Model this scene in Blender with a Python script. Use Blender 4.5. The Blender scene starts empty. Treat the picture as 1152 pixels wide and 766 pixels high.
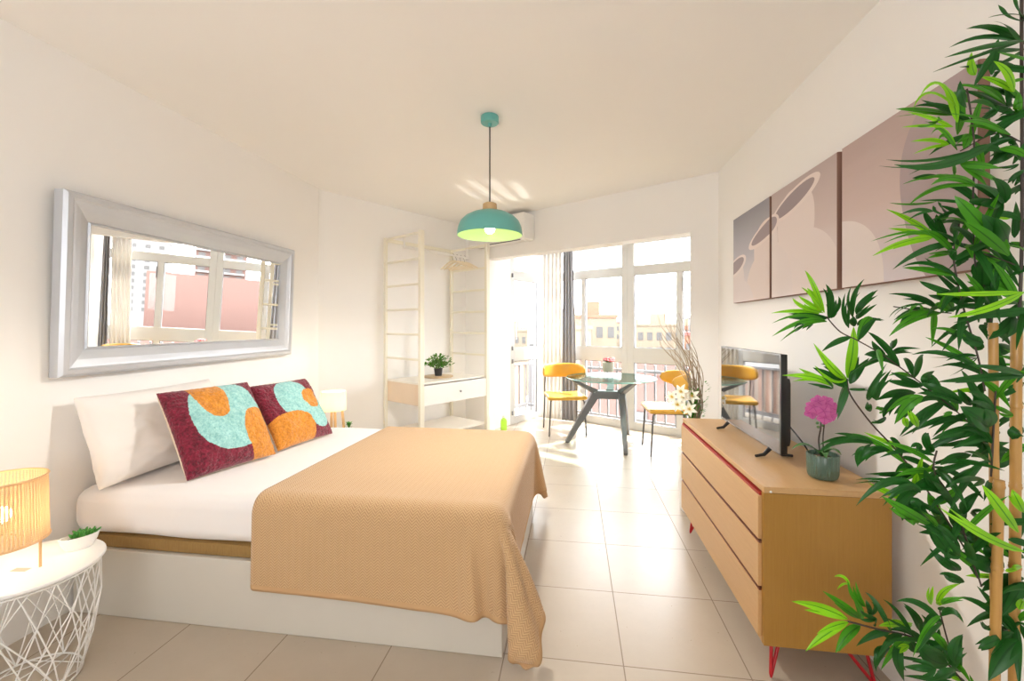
import bpy, bmesh, math, random
from mathutils import Vector, Matrix, noise
PI = math.pi
C = bpy.context.scene.collection
sc = bpy.context.scene
R = math.radians

# ------------------------------------------------------------------ materials
def lin(c):
    return tuple(((x/12.92) if x <= .04045 else ((x+.055)/1.055)**2.4) for x in c)
def rgb(h):
    h = h.lstrip('#'); return lin(tuple(int(h[i:i+2], 16)/255 for i in (0, 2, 4)))
class NT:
    def __init__(s, name):
        s.m = bpy.data.materials.new(name); s.m.use_nodes = True
        s.t = s.m.node_tree; s.t.nodes.clear()
        s.out = s.t.nodes.new('ShaderNodeOutputMaterial')
    def n(s, typ, props=None, **inp):
        nd = s.t.nodes.new(typ)
        for k, v in (props or {}).items(): setattr(nd, k, v)
        for k, v in inp.items():
            key = k.replace('_', ' ') if not k.startswith('i') or not k[1:].isdigit() else int(k[1:])
            sock = nd.inputs[key]
            if isinstance(v, bpy.types.NodeSocket): s.t.links.new(v, sock)
            else: sock.default_value = v
        return nd
    def link(s, a, b): s.t.links.new(a, b)
    def math(s, op, a, b=0.0, c=0.0):
        return s.n('ShaderNodeMath', {'operation': op}, i0=a, i1=b, i2=c).outputs[0]
    def mix(s, f, a, b):
        nd = s.t.nodes.new('ShaderNodeMix'); nd.data_type = 'RGBA'
        for sock, v in ((nd.inputs[0], f), (nd.inputs[6], a), (nd.inputs[7], b)):
            if isinstance(v, bpy.types.NodeSocket): s.t.links.new(v, sock)
            else: sock.default_value = v if not isinstance(v, tuple) or len(v) == 4 else (*v, 1)
        return nd.outputs[2]
    def coord(s, k='Object'): return s.t.nodes.new('ShaderNodeTexCoord').outputs[k]
    def noise(s, vec, scale, detail=3, rough=.55):
        return s.n('ShaderNodeTexNoise', Vector=vec, Scale=scale, Detail=detail, Roughness=rough).outputs[0]
    def map(s, vec, scale=(1, 1, 1), loc=(0, 0, 0), rot=(0, 0, 0)):
        return s.n('ShaderNodeMapping', Vector=vec, Scale=scale, Location=loc, Rotation=rot).outputs[0]
    def bump(s, h, strength=.3, dist=.01):
        return s.n('ShaderNodeBump', Height=h, Strength=strength, Distance=dist).outputs[0]
    def bsdf(s, col, rough=.5, metal=0, normal=None, spec=None, trans=0, ior=None, coat=0, sheen=0, sss=0, emit=None, estr=0):
        p = s.t.nodes.new('ShaderNodeBsdfPrincipled')
        def st(k, v):
            if v is None: return
            if isinstance(v, bpy.types.NodeSocket): s.t.links.new(v, p.inputs[k])
            else: p.inputs[k].default_value = (*v, 1) if isinstance(v, tuple) and len(v) == 3 else v
        st('Base Color', col); st('Roughness', rough); st('Metallic', metal); st('Normal', normal)
        st('Specular IOR Level', spec); st('Transmission Weight', trans); st('IOR', ior)
        st('Coat Weight', coat); st('Sheen Weight', sheen)
        if emit is not None: st('Emission Color', emit); st('Emission Strength', estr)
        return p
    def done(s, sh):
        s.t.links.new(sh.outputs[0] if hasattr(sh, 'outputs') else sh, s.out.inputs[0]); return s.m

def plain(name, col, rough=.5, metal=0, var=.04, nscale=6, bump=0, bscale=120, **kw):
    t = NT(name); co = t.coord()
    c = col if isinstance(col, tuple) else rgb(col)
    n = t.noise(co, nscale)
    colr = t.mix(n, tuple(x*(1-var) for x in c), tuple(min(1, x*(1+var)) for x in c))
    nm = t.bump(t.noise(co, bscale, 2), bump, .002) if bump else None
    return t.done(t.bsdf(colr, rough, metal, nm, **kw))

M = {}
M['wall'] = plain('wall paint', (.875, .865, .85), .75, var=.012, nscale=2, bump=.06, bscale=220)
M['ceiling'] = plain('ceiling paint', (.90, .885, .865), .8, var=.01, nscale=2, bump=.05, bscale=180)
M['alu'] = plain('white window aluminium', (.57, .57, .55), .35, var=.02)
M['white'] = plain('white lacquer', (.82, .81, .79), .4, var=.015)
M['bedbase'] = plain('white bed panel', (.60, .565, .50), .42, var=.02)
M['cream_metal'] = plain('cream painted steel', (.83, .80, .68), .4, var=.02)
M['tan_board'] = plain('tan side board', (.78, .63, .48), .5, var=.02)
M['cream_board'] = plain('cream board', (.86, .82, .75), .45, var=.02)
M['black'] = plain('black plastic', (.012, .012, .013), .35, var=.1)
M['dark'] = plain('dark rubber', (.03, .03, .032), .6)
M['grey_metal'] = plain('grey table metal', (.145, .15, .158), .45, metal=.1, var=.06)
M['chair_metal'] = plain('dark bronze steel', (.11, .105, .10), .4, metal=.6)
M['rail'] = plain('grey railing paint', (.20, .20, .21), .5)
M['mustard'] = plain('mustard leather', (.62, .335, .035), .38, var=.08, nscale=14, bump=.15, bscale=160)
M['red'] = plain('red steel', (.45, .012, .02), .35)
M['brown_gap'] = plain('brown drawer gap', (.17, .055, .03), .5)
M['red_lip'] = plain('red drawer lip', (.34, .02, .015), .45)
M['teal'] = plain('teal enamel', (.13, .42, .38), .35, var=.03)
M['shade_in'] = plain('pale lamp lining', (.52, .74, .34), .45, var=.02)
M['pinewood'] = plain('pale turned wood', (.62, .40, .20), .5, var=.15, nscale=20)
M['sheet'] = plain('white cotton sheet', (.84, .81, .80), .85, var=.01, bump=.12, bscale=600, sheen=.2)
M['pillow'] = plain('white pillow cotton', (.84, .80, .77), .88, var=.012, bump=.12, bscale=500, sheen=.2)
M['soil'] = plain('brown soil', (.10, .05, .025), .95, var=.4, nscale=80, bump=.8, bscale=120)
M['whiteceramic'] = plain('white ceramic', (.82, .80, .78), .3, var=.01)
M['greyceramic'] = plain('grey green ceramic', (.50, .50, .43), .5, var=.06)
M['petal_red'] = plain('red petals', (.36, .005, .014), .55, var=.25, nscale=40)
M['petal_white'] = plain('white petals', (.88, .86, .76), .55, var=.05)
M['petal_yellow'] = plain('yellow stamens', (.85, .66, .08), .6)
M['stem_brown'] = plain('dark brown stem', (.045, .028, .02), .6, var=.3, nscale=40)
M['twig'] = plain('grey brown twig', (.30, .225, .15), .75, var=.35, nscale=30)
M['succulent'] = plain('succulent green', (.06, .26, .035), .45, var=.3, nscale=30)
M['bush'] = plain('small bush leaf', (.10, .24, .04), .5, var=.35, nscale=25)
M['orchid_leaf'] = plain('orchid leaf', (.055, .17, .04), .35, var=.15)
M['lime'] = plain('lime plastic', (.42, .78, .06), .4)
M['grey_slot'] = plain('grey slot lining', (.42, .38, .35), .6)
M['tray'] = plain('light wooden tray', (.60, .44, .27), .5, var=.15, nscale=18)
M['white_curtain'] = None
M['silver'] = plain('silver frame paint', (.56, .58, .62), .38, metal=.35, var=.05, nscale=9)
M['canvas_edge'] = plain('brown canvas edge', (.25, .135, .10), .8, var=.06, bump=.2, bscale=400)
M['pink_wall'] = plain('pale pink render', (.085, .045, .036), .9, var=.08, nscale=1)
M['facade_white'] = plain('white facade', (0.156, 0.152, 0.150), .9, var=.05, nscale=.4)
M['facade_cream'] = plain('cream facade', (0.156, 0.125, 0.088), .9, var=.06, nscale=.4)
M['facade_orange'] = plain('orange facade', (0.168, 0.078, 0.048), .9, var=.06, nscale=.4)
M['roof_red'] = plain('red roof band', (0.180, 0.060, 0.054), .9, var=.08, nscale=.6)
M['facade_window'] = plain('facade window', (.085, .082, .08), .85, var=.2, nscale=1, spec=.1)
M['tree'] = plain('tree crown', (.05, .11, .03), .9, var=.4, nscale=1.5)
M['street'] = plain('street ground', (.12, .115, .11), .9)
M['oakframe'] = plain('yellow oak frame', (.62, .38, .12), .5, var=.12, nscale=20)

def mat_floor():
    t = NT('beige porcelain tiles'); co = t.coord()
    sp = t.n('ShaderNodeSeparateXYZ', Vector=co)
    def d(sock, off, size):
        a = t.math('DIVIDE', t.math('SUBTRACT', sock, off), size)
        fr = t.math('FRACT', a)
        return t.math('MULTIPLY', t.math('MINIMUM', fr, t.math('SUBTRACT', 1.0, fr)), size), t.math('FLOOR', a)
    dx, ix = d(sp.outputs[0], .19, .46); dy, iy = d(sp.outputs[1], 1.705, .468)
    g = t.math('LESS_THAN', t.math('MINIMUM', dx, dy), .0022)
    cell = t.n('ShaderNodeCombineXYZ', X=ix, Y=iy).outputs[0]
    wn = t.n('ShaderNodeTexWhiteNoise', Vector=cell).outputs[0]
    n1 = t.noise(co, 5, 5, .6); n2 = t.noise(co, 45, 3)
    base = t.mix(n1, (.44, .37, .29), (.535, .46, .37))
    base = t.mix(t.math('MULTIPLY', n2, .25), base, (.42, .35, .27))
    base = t.mix(t.math('MULTIPLY', wn, .22), base, (.46, .39, .305))
    col = t.mix(g, base, (.25, .19, .14))
    rough = t.math('ADD', .24, t.math('ADD', t.math('MULTIPLY', n2, .12), t.math('MULTIPLY', g, .4)))
    h = t.math('SUBTRACT', t.math('MULTIPLY', n2, .06), g)
    return t.done(t.bsdf(col, rough, normal=t.bump(h, .25, .002), spec=.55))
M['floor'] = mat_floor()

def mat_oak(name, c1, c2, axis='z', rough=.42):
    t = NT(name); co = t.coord()
    sc_ = {'z': (22, 22, .9), 'y': (14, .9, 14), 'x': (.9, 14, 14)}[axis]
    v = t.map(co, sc_)
    n = t.noise(v, 6, 6, .65); f = t.noise(t.map(co, tuple(s*6 for s in sc_)), 5, 3)
    col = t.mix(n, c1, c2); col = t.mix(t.math('MULTIPLY', f, .35), col, tuple(x*.72 for x in c1))
    return t.done(t.bsdf(col, rough, normal=t.bump(f, .12, .001)))
M['oak_v_shade'] = mat_oak('shaded oak veneer upright grain', (.34, .165, .024), (.44, .235, .05))  # upright grain; shade of the dresser's near end put into the colour
M['oak_h'] = mat_oak('oak veneer long grain', (.52, .30, .125), (.64, .40, .19), 'y')
M['bamboo'] = mat_oak('bamboo cane', (.42, .215, .05), (.56, .32, .10), 'z', .35)

def mat_leaf(name, c, dark, tr=.35):
    t = NT(name); uv = t.coord('UV')
    u = t.n('ShaderNodeSeparateXYZ', Vector=uv).outputs[0]
    m = t.math('LESS_THAN', t.math('ABSOLUTE', t.math('SUBTRACT', u, .5)), .055)
    n = t.noise(t.coord(), 9)
    col = t.mix(n, tuple(x*.75 for x in c), tuple(min(1, x*1.2) for x in c))
    col = t.mix(m, col, dark)
    p = t.bsdf(col, .38, spec=.35)
    tl = t.n('ShaderNodeBsdfTranslucent', Color=col)
    mx = t.n('ShaderNodeMixShader', Fac=tr, i1=p.outputs[0], i2=tl.outputs[0])
    return t.done(mx)
M['leaf_lime'] = mat_leaf('lime bamboo leaf', (.26, .62, .012), (.07, .30, .01))
M['leaf_mid'] = mat_leaf('green bamboo leaf', (.065, .30, .012), (.03, .15, .008))
M['leaf_dark'] = mat_leaf('dark bamboo leaf', (.014, .105, .012), (.008, .07, .008), .25)
M['orchid_pink'] = mat_leaf('pink orchid petal', (.68, .16, .45), (.55, .08, .36), .3)

def mat_glass(name, tint, refl=1.45, tr_rough=0, boost=1.0):
    t = NT(name)
    bf = t.n('ShaderNodeNewGeometry').outputs['Backfacing']
    fr = t.n('ShaderNodeFresnel', IOR=t.math('ADD', refl, t.math('MULTIPLY', bf, 1/refl-refl))).outputs[0]
    if boost != 1.0: fr = t.math('MINIMUM', t.math('MULTIPLY', fr, boost), 1.0)
    a = t.n('ShaderNodeBsdfTransparent', Color=(*tint, 1)); b = t.n('ShaderNodeBsdfGlossy', Roughness=.01)
    return t.done(t.n('ShaderNodeMixShader', Fac=fr, i1=a.outputs[0], i2=b.outputs[0]))
M['pane'] = mat_glass('window glass', (.97, .98, .98), 1.3)
M['tableglass'] = mat_glass('table glass', (.86, .94, .92), 1.5)
M['glassrim'] = plain('green glass edge', (.20, .42, .38), .15)
t = NT('green ribbed glass'); M['potglass'] = t.done(t.n('ShaderNodeMixShader', Fac=.55, i1=t.n('ShaderNodeBsdfTransparent', Color=(.55, .70, .60, 1)).outputs[0], i2=t.bsdf((.16, .25, .20), .08, spec=.8).outputs[0]))
t = NT('mirror silvering'); M['mirror'] = t.done(t.bsdf((.95, .95, .94), .0, 1.0))
t = NT('television screen'); M['screen'] = t.done(t.bsdf((.012, .012, .014), .03, 0, None, spec=1.0, ior=1.75, coat=.6))
t = NT('television bezel'); M['bezel'] = t.done(t.bsdf((.30, .30, .31), .25, .8))

def mat_fabric(name, c1, c2, s=700, rough=.9, bump=.5):
    t = NT(name); uv = t.coord('UV')
    # herringbone rib: two crossed diagonal waves
    w1 = t.n('ShaderNodeTexWave', {'bands_direction': 'DIAGONAL'}, Vector=t.map(uv, (1, 1, 1)), Scale=s/13, Distortion=0.0).outputs[1]
    w2 = t.n('ShaderNodeTexWave', {'bands_direction': 'DIAGONAL'}, Vector=t.map(uv, (-1, 1, 1)), Scale=s/13, Distortion=0.0).outputs[1]
    chk = t.math('LESS_THAN', t.math('FRACT', t.math('MULTIPLY', t.n('ShaderNodeSeparateXYZ', Vector=uv).outputs[0], s/22)), .5)
    h = t.math('ADD', t.math('MULTIPLY', w1, chk), t.math('MULTIPLY', w2, t.math('SUBTRACT', 1.0, chk)))
    n = t.noise(uv, 8)
    col = t.mix(h, c1, c2)
    col = t.mix(t.math('MULTIPLY', n, .2), col, c1)
    return t.done(t.bsdf(col, rough, normal=t.bump(h, bump, .004), sheen=.25))
M['blanket'] = mat_fabric('camel herringbone cotton', (.46, .275, .13), (.68, .455, .25), bump=.4)
M['hem'] = plain('camel hem', (.56, .35, .18), .9, bump=.3, bscale=300)
t = NT('golden box fabric'); co = t.coord(); n = t.noise(t.map(co, (60, 60, 8)), 3, 4)
M['boxfabric'] = t.done(t.bsdf(t.mix(n, (.22, .125, .035), (.36, .22, .07)), .8, normal=t.bump(n, .4, .003)))

def mat_curtain(name, c, tr=.3):
    t = NT(name); co = t.coord(); n = t.noise(t.map(co, (300, 300, 300)), 1, 2)
    col = t.mix(n, tuple(x*.94 for x in c), c)
    p = t.bsdf(col, .9, normal=t.bump(n, .15, .001)); tl = t.n('ShaderNodeBsdfTranslucent', Color=col)
    return t.done(t.n('ShaderNodeMixShader', Fac=tr, i1=p.outputs[0], i2=tl.outputs[0]))
M['curtain_white'] = mat_curtain('white curtain', (.76, .74, .70), .35)
M['curtain_grey'] = mat_curtain('grey curtain', (.34, .34, .36), .12)

def mat_rattan():
    t = NT('woven rattan'); uv = t.coord('UV')
    w1 = t.n('ShaderNodeTexWave', {'bands_direction': 'X'}, Vector=uv, Scale=24, Distortion=.5).outputs[1]
    w2 = t.n('ShaderNodeTexWave', {'bands_direction': 'Y'}, Vector=uv, Scale=11, Distortion=1.2, Detail_Scale=2.0).outputs[1]
    h = t.math('MULTIPLY', t.math('ADD', t.math('MULTIPLY', w1, .65), .35), t.math('ADD', t.math('MULTIPLY', w2, .5), .5))
    n = t.noise(uv, 30)
    col = t.mix(h, (.50, .33, .16), (.80, .64, .42)); col = t.mix(t.math('MULTIPLY', n, .35), col, (.62, .44, .24))
    p = t.bsdf(col, .75, normal=t.bump(h, .6, .004)); tl = t.n('ShaderNodeBsdfTranslucent', Color=col)
    mx = t.n('ShaderNodeMixShader', Fac=.45, i1=p.outputs[0], i2=tl.outputs[0])
    gap = t.math('MULTIPLY', t.math('LESS_THAN', w1, .42), t.math('LESS_THAN', w2, .62))
    return t.done(t.n('ShaderNodeMixShader', Fac=t.math('MULTIPLY', gap, .75), i1=mx.outputs[0], i2=t.n('ShaderNodeBsdfTransparent').outputs[0]))
M['rattan'] = mat_rattan()
M['lampfabric'] = mat_curtain('cream lamp fabric', (.86, .80, .66), .55)
def mat_emit(name, c, s):
    t = NT(name); return t.done(t.n('ShaderNodeEmission', Color=(*c, 1), Strength=s))
M['bulb'] = mat_emit('warm bulb', (1, .84, .60), 26)
M['bulb_white'] = mat_emit('soft white bulb', (1, .93, .74), 9)

def ell(t, u, v, cx, cy, rx, ry, rot=0, p=2.0):
    c, s = math.cos(rot), math.sin(rot)
    du = t.math('SUBTRACT', u, cx); dv = t.math('SUBTRACT', v, cy)
    a = t.math('DIVIDE', t.math('ADD', t.math('MULTIPLY', du, c), t.math('MULTIPLY', dv, s)), rx)
    b = t.math('DIVIDE', t.math('SUBTRACT', t.math('MULTIPLY', dv, c), t.math('MULTIPLY', du, s)), ry)
    d = t.math('ADD', t.math('POWER', t.math('ABSOLUTE', a), p), t.math('POWER', t.math('ABSOLUTE', b), p))
    return t.math('LESS_THAN', d, 1.0)

def mat_cushion(name, aqua, orange):
    t = NT(name); uv = t.coord('UV'); co = t.coord()
    w = t.n('ShaderNodeTexNoise', Vector=uv, Scale=60.0, Detail=2.0)
    uvw = t.n('ShaderNodeVectorMath', {'operation': 'MULTIPLY_ADD'}, i0=w.outputs[1], i1=(.016, .016, 0), i2=uv).outputs[0]
    sp = t.n('ShaderNodeSeparateXYZ', Vector=uvw); u, v = sp.outputs[0], sp.outputs[1]
    tuft = t.noise(co, 85, 3, .75); big = t.noise(co, 30, 3)
    tf = t.math('ADD', t.math('MULTIPLY', tuft, .7), t.math('MULTIPLY', big, .3))
    tf = t.n('ShaderNodeMapRange', Value=tf, i1=.36, i2=.64).outputs[0]
    mar = t.mix(tf, (.075, .002, .010), (.30, .012, .045))
    aq = t.mix(tf, (.20, .50, .50), (.46, .78, .74))
    orr = t.mix(tf, (.52, .17, .012), (.86, .36, .04))
    col = mar
    for e in aqua: col = t.mix(ell(t, u, v, *e), col, aq)
    for e in orange: col = t.mix(ell(t, u, v, *e), col, orr)
    h = t.math('ADD', tuft, t.math('MULTIPLY', big, .5))
    return t.done(t.bsdf(col, .95, normal=t.bump(h, .9, .008), sheen=.35))
M['cushion_a'] = mat_cushion('tufted cushion front crescent',
    [(.56, .60, .41, .44, 0, 2.3)], [(.42, .92, .165, .36, .15, 2.2), (.90, .16, .215, .46, .12, 2.6)])
M['cushion_b'] = mat_cushion('tufted cushion front lobes',
    [(.52, .66, .30, .33, 0, 2.3), (.80, .42, .22, .30, 0, 2.2)], [(.80, .62, .15, .17, 0, 2.2), (.28, .16, .36, .30, 0, 2.6)])
M['cushion_back'] = plain('cream cushion back', (.74, .62, .50), .9, bump=.3, bscale=300)

def mat_canvas(name, build):
    t = NT(name); uv = t.coord('UV'); sp = t.n('ShaderNodeSeparateXYZ', Vector=uv); u, v = sp.outputs[0], sp.outputs[1]
    col = t.n('ShaderNodeGamma', Color=build(t, u, v, uv), Gamma=.78).outputs[0]
    col = t.mix(.10, col, (.66, .62, .72))
    w = t.noise(t.map(uv, (400, 400, 1)), 1, 1)
    return t.done(t.bsdf(col, .8, normal=t.bump(w, .08, .001)))
def sky_grad(t, v, top, mid, low):
    a = t.mix(t.n('ShaderNodeMapRange', Value=v, i1=.45, i2=1.0).outputs[0], mid, top)
    return t.mix(t.n('ShaderNodeMapRange', Value=v, i1=.05, i2=.5).outputs[0], low, a)
def jar(t, col, u, v, cx, neck, body, bw, nw, c, rim):
    # a pale clay jar: round body, narrow neck and an open slanting mouth
    col = t.mix(ell(t, u, v, cx, body, bw, .46, 0, 2.2), col, c)
    col = t.mix(ell(t, u, v, cx, neck-.20, nw, .30, 0, 2.4), col, c)
    col = t.mix(ell(t, u, v, cx-.02, neck, nw*1.35, .10, .22, 2), col, rim)
    return t.mix(ell(t, u, v, cx-.03, neck+.005, nw*1.12, .072, .22, 2), col, (.23, .17, .17))
def canvas_a(t, u, v, uv):
    c = sky_grad(t, v, (.17, .165, .185), (.42, .40, .44), (.74, .62, .58))
    c = jar(t, c, u, v, 1.02, .70, .05, .62, .40, (.70, .57, .51), (.76, .62, .55))
    c = jar(t, c, u, v, .10, .42, -.18, .55, .24, (.68, .58, .55), (.74, .62, .58))
    return c
def canvas_b(t, u, v, uv):
    c = sky_grad(t, v, (.38, .28, .26), (.60, .46, .41), (.76, .68, .68))
    c = jar(t, c, u, v, .42, .83, .10, .62, .30, (.74, .62, .57), (.78, .65, .59))
    c = jar(t, c, u, v, -.02, .70, .05, .40, .14, (.72, .61, .57), (.77, .64, .58))
    return c
def canvas_c(t, u, v, uv):
    n = t.noise(t.map(uv, (1.5, 6, 1), rot=(0, 0, .5)), 1.6, 4)
    c = sky_grad(t, v, (.33, .215, .185), (.58, .42, .37), (.62, .56, .61))
    c = t.mix(t.math('MULTIPLY', n, .25), c, (.68, .52, .46))
    c = t.mix(ell(t, u, v, 1.05, .45, .50, .62, .25, 2.4), c, (.33, .24, .245))
    c = t.mix(ell(t, u, v, -.10, .02, .50, .46, 0, 2.3), c, (.76, .66, .62))
    return c
M['canvas_a'] = mat_canvas('canvas print far jars', canvas_a)
M['canvas_b'] = mat_canvas('canvas print tall jar', canvas_b)
M['canvas_c'] = mat_canvas('canvas print shadowed wall', canvas_c)
def paper_art(t, u, v, uv):
    c = t.mix(ell(t, u, v, .5, .5, .42, .44, 0, 20), (.85, .82, .76), (.80, .70, .66))
    c = t.mix(ell(t, u, v, .5, .68, .12, .10), c, (.70, .42, .36))
    return t.mix(ell(t, u, v, .53, .76, .06, .07), c, (.22, .20, .20))
M['paper'] = mat_canvas('framed print paper', paper_art)

# ------------------------------------------------------------------ mesh helpers
def rotm(rx=0, ry=0, rz=0): return (Matrix.Rotation(rz, 4, 'Z') @ Matrix.Rotation(ry, 4, 'Y') @ Matrix.Rotation(rx, 4, 'X'))
class MB:
    """collects shapes; build() links them as ONE mesh object"""
    def __init__(s): s.bm = bmesh.new(); s.uv = s.bm.loops.layers.uv.new('UVMap')
    def _add(s, verts, faces, uvs=None, mi=0):
        vs = [s.bm.verts.new(v) for v in verts]
        for k, f in enumerate(faces):
            try: fc = s.bm.faces.new([vs[i] for i in f])
            except ValueError: continue
            fc.material_index = mi
            if uvs:
                for lp, i in zip(fc.loops, f): lp[s.uv].uv = uvs[i]
        return vs
    def box(s, c, size, bevel=0, rot=None, mi=0, seg=2):
        b = bmesh.new(); bmesh.ops.create_cube(b, size=1)
        for v in b.verts: v.co = Vector((v.co.x*size[0], v.co.y*size[1], v.co.z*size[2]))
        if bevel: bmesh.ops.bevel(b, geom=b.edges[:], offset=min(bevel, min(size)*.49), segments=seg, profile=.5, affect='EDGES')
        m = Matrix.Translation(c) @ (rot if rot else Matrix.Identity(4))
        b.verts.ensure_lookup_table(); b.verts.index_update()
        s._add([m @ v.co for v in b.verts], [[v.index for v in f.verts] for f in b.faces], None, mi); b.free(); return s
    def bx(s, x0, x1, y0, y1, z0, z1, bevel=0, mi=0):
        return s.box(((x0+x1)/2, (y0+y1)/2, (z0+z1)/2), (abs(x1-x0), abs(y1-y0), abs(z1-z0)), bevel, None, mi)
    def tube(s, pts, r, seg=8, cap=True, mi=0):
        pts = [Vector(p) for p in pts]; n = len(pts)
        rr = r if isinstance(r, (list, tuple)) else [r]*n
        tang = []
        for i in range(n):
            a = pts[max(i-1, 0)]; b = pts[min(i+1, n-1)]; d = (b-a)
            tang.append(d.normalized() if d.length > 1e-9 else Vector((0, 0, 1)))
        up = Vector((0, 0, 1)) if abs(tang[0].z) < .9 else Vector((1, 0, 0))
        nx = tang[0].cross(up).normalized(); verts = []; uvs = []
        L = 0
        for i in range(n):
            if i: L += (pts[i]-pts[i-1]).length
            nx = (nx - tang[i]*nx.dot(tang[i])); nx = nx.normalized() if nx.length > 1e-6 else tang[i].orthogonal().normalized()
            ny = tang[i].cross(nx)
            for k in range(seg):
                a = 2*PI*k/seg; verts.append(pts[i] + (nx*math.cos(a)+ny*math.sin(a))*rr[i]); uvs.append((k/seg, L))
        faces = [[i*seg+k, i*seg+(k+1) % seg, (i+1)*seg+(k+1) % seg, (i+1)*seg+k] for i in range(n-1) for k in range(seg)]
        if cap: faces += [list(range(seg))[::-1], [(n-1)*seg+k for k in range(seg)]]
        s._add(verts, faces, uvs, mi); return s
    def lathe(s, prof, c=(0, 0, 0), seg=40, m=None, close=False, mi=0, rib=0, ribn=0, cap=True):
        verts, uvs = [], []; n = len(prof)
        for i, (r, z) in enumerate(prof):
            for k in range(seg):
                a = 2*PI*k/seg; q = r*(1+rib*math.cos(ribn*a)) if rib else r
                p = Vector((q*math.cos(a), q*math.sin(a), z))
                verts.append((m @ p if m else p)+Vector(c)); uvs.append((k/seg if k < seg else 1, i/max(1, n-1)))
        faces = [[i*seg+k, i*seg+(k+1) % seg, (i+1)*seg+(k+1) % seg, (i+1)*seg+k] for i in range(n-1) for k in range(seg)]
        if close: faces += [[(n-1)*seg+k, (n-1)*seg+(k+1) % seg, (k+1) % seg, k] for k in range(seg)]
        elif cap:
            if prof[0][0] > 1e-5: faces.append(list(range(seg))[::-1])
            if prof[-1][0] > 1e-5: faces.append([(n-1)*seg+k for k in range(seg)])
        s._add(verts, faces, uvs, mi); return s
    def prism(s, poly, z0, z1, mi=0, m=None):
        n = len(poly); v = [Vector((x, y, z0)) for x, y in poly]+[Vector((x, y, z1)) for x, y in poly]
        if m: v = [m @ p for p in v]
        s._add(v, [list(range(n))[::-1], [n+i for i in range(n)]]+[[i, (i+1) % n, n+(i+1) % n, n+i] for i in range(n)], None, mi); return s
    def ball(s, c, r, seg=16, mi=0, m=None):
        if not isinstance(r, (tuple, list)): r = (r, r, r)
        prof = [(max(1e-6, math.sin(PI*i/(seg//2))), -math.cos(PI*i/(seg//2))) for i in range(seg//2+1)]
        mm = (m if m else Matrix.Identity(4)) @ Matrix.Diagonal((*r, 1))
        return s.lathe(prof, c, seg, mm, mi=mi)
    def grid(s, P, uv=None, mi=0, flip=False):
        H, W = len(P), len(P[0])
        verts = [p for r in P for p in r]; uvs = [uv[j][i] if uv else (i/(W-1), j/(H-1)) for j in range(H) for i in range(W)]
        f = [[j*W+i, j*W+i+1, (j+1)*W+i+1, (j+1)*W+i] for j in range(H-1) for i in range(W-1)]
        if flip: f = [q[::-1] for q in f]
        s._add(verts, f, uvs, mi); return s
    def leaf(s, b, mid, tip, w, mi=0, tilt=0, crease=.18, n=8, curve=1.0, view=None):
        b, mid, tip = Vector(b), Vector(mid), Vector(tip)
        ctrl = mid*2-(b+tip)*.5
        rows, uvs = [], []
        for i in range(n+1):
            q = i/n; p = b*(1-q)**2+ctrl*2*q*(1-q)+tip*q*q
            tg = ((ctrl-b)*(1-q)+(tip-ctrl)*q)
            tg = tg.normalized() if tg.length > 1e-7 else (tip-b).normalized()
            vw = view if view else Vector((0, 0, 1))
            sd = tg.cross(vw); sd = sd.normalized() if sd.length > 1e-4 else tg.orthogonal().normalized()
            sd = Matrix.Rotation(tilt, 3, tg) @ sd; nr = sd.cross(tg)
            ww = w*.5*max(.03, (math.sin(PI*min(1, q**.75*.97+.03)))**.8)
            rows.append([p-sd*ww+nr*ww*crease, p-sd*ww*.5+nr*ww*crease*.35, p.copy(), p+sd*ww*.5+nr*ww*crease*.35, p+sd*ww+nr*ww*crease])
            uvs.append([(0, q), (.25, q), (.5, q), (.75, q), (1, q)])
        s.grid(rows, uvs, mi); return s
    def build(s, name, mats, parent=None, smooth=False, loc=None, local=False):
        """loc: object origin (world). parent: coordinates are world unless local=True"""
        bm = s.bm
        bmesh.ops.recalc_face_normals(bm, faces=bm.faces[:])
        if parent is not None and not local:
            mi = world(parent).inverted()
            for v in bm.verts: v.co = mi @ v.co
        elif loc is not None:
            for v in bm.verts: v.co -= Vector(loc)
        me = bpy.data.meshes.new(name); bm.to_mesh(me); bm.free()
        for m in (mats if isinstance(mats, (list, tuple)) else [mats]): me.materials.append(m)
        if smooth:
            for p in me.polygons: p.use_smooth = True
            if smooth != 'all': me.set_sharp_from_angle(angle=R(38))
        o = bpy.data.objects.new(name, me); C.objects.link(o)
        if parent is not None: o.parent = parent
        elif loc is not None: o.location = loc
        return o
def world(o):
    m = Matrix.LocRotScale(o.location, o.rotation_euler, o.scale)
    return world(o.parent) @ m if o.parent else m
def tag(o, label, cat, group=None):
    o['label'] = label; o['category'] = cat
    if group: o['group'] = group
    return o
def thing(name, label, cat, loc=(0, 0, 0), rz=0, group=None):
    o = bpy.data.objects.new(name, None); C.objects.link(o); o.empty_display_size = .1
    o.location = loc; o.rotation_euler = (0, 0, rz); return tag(o, label, cat, group)
def struct(o, label=None):
    o['kind'] = 'structure'
    return o
def copy_tree(o, parent=None):
    c = o.copy(); C.objects.link(c); c.parent = parent
    for ch in list(o.children): copy_tree(ch, c)
    return c
def arc(c, r, a0, a1, n, plane='xy'):
    out = []
    for i in range(n+1):
        a = a0+(a1-a0)*i/n; x, y = r*math.cos(a), r*math.sin(a)
        out.append({'xy': (c[0]+x, c[1]+y, c[2]), 'xz': (c[0]+x, c[1], c[2]+y), 'yz': (c[0], c[1]+x, c[2]+y)}[plane])
    return out
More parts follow.
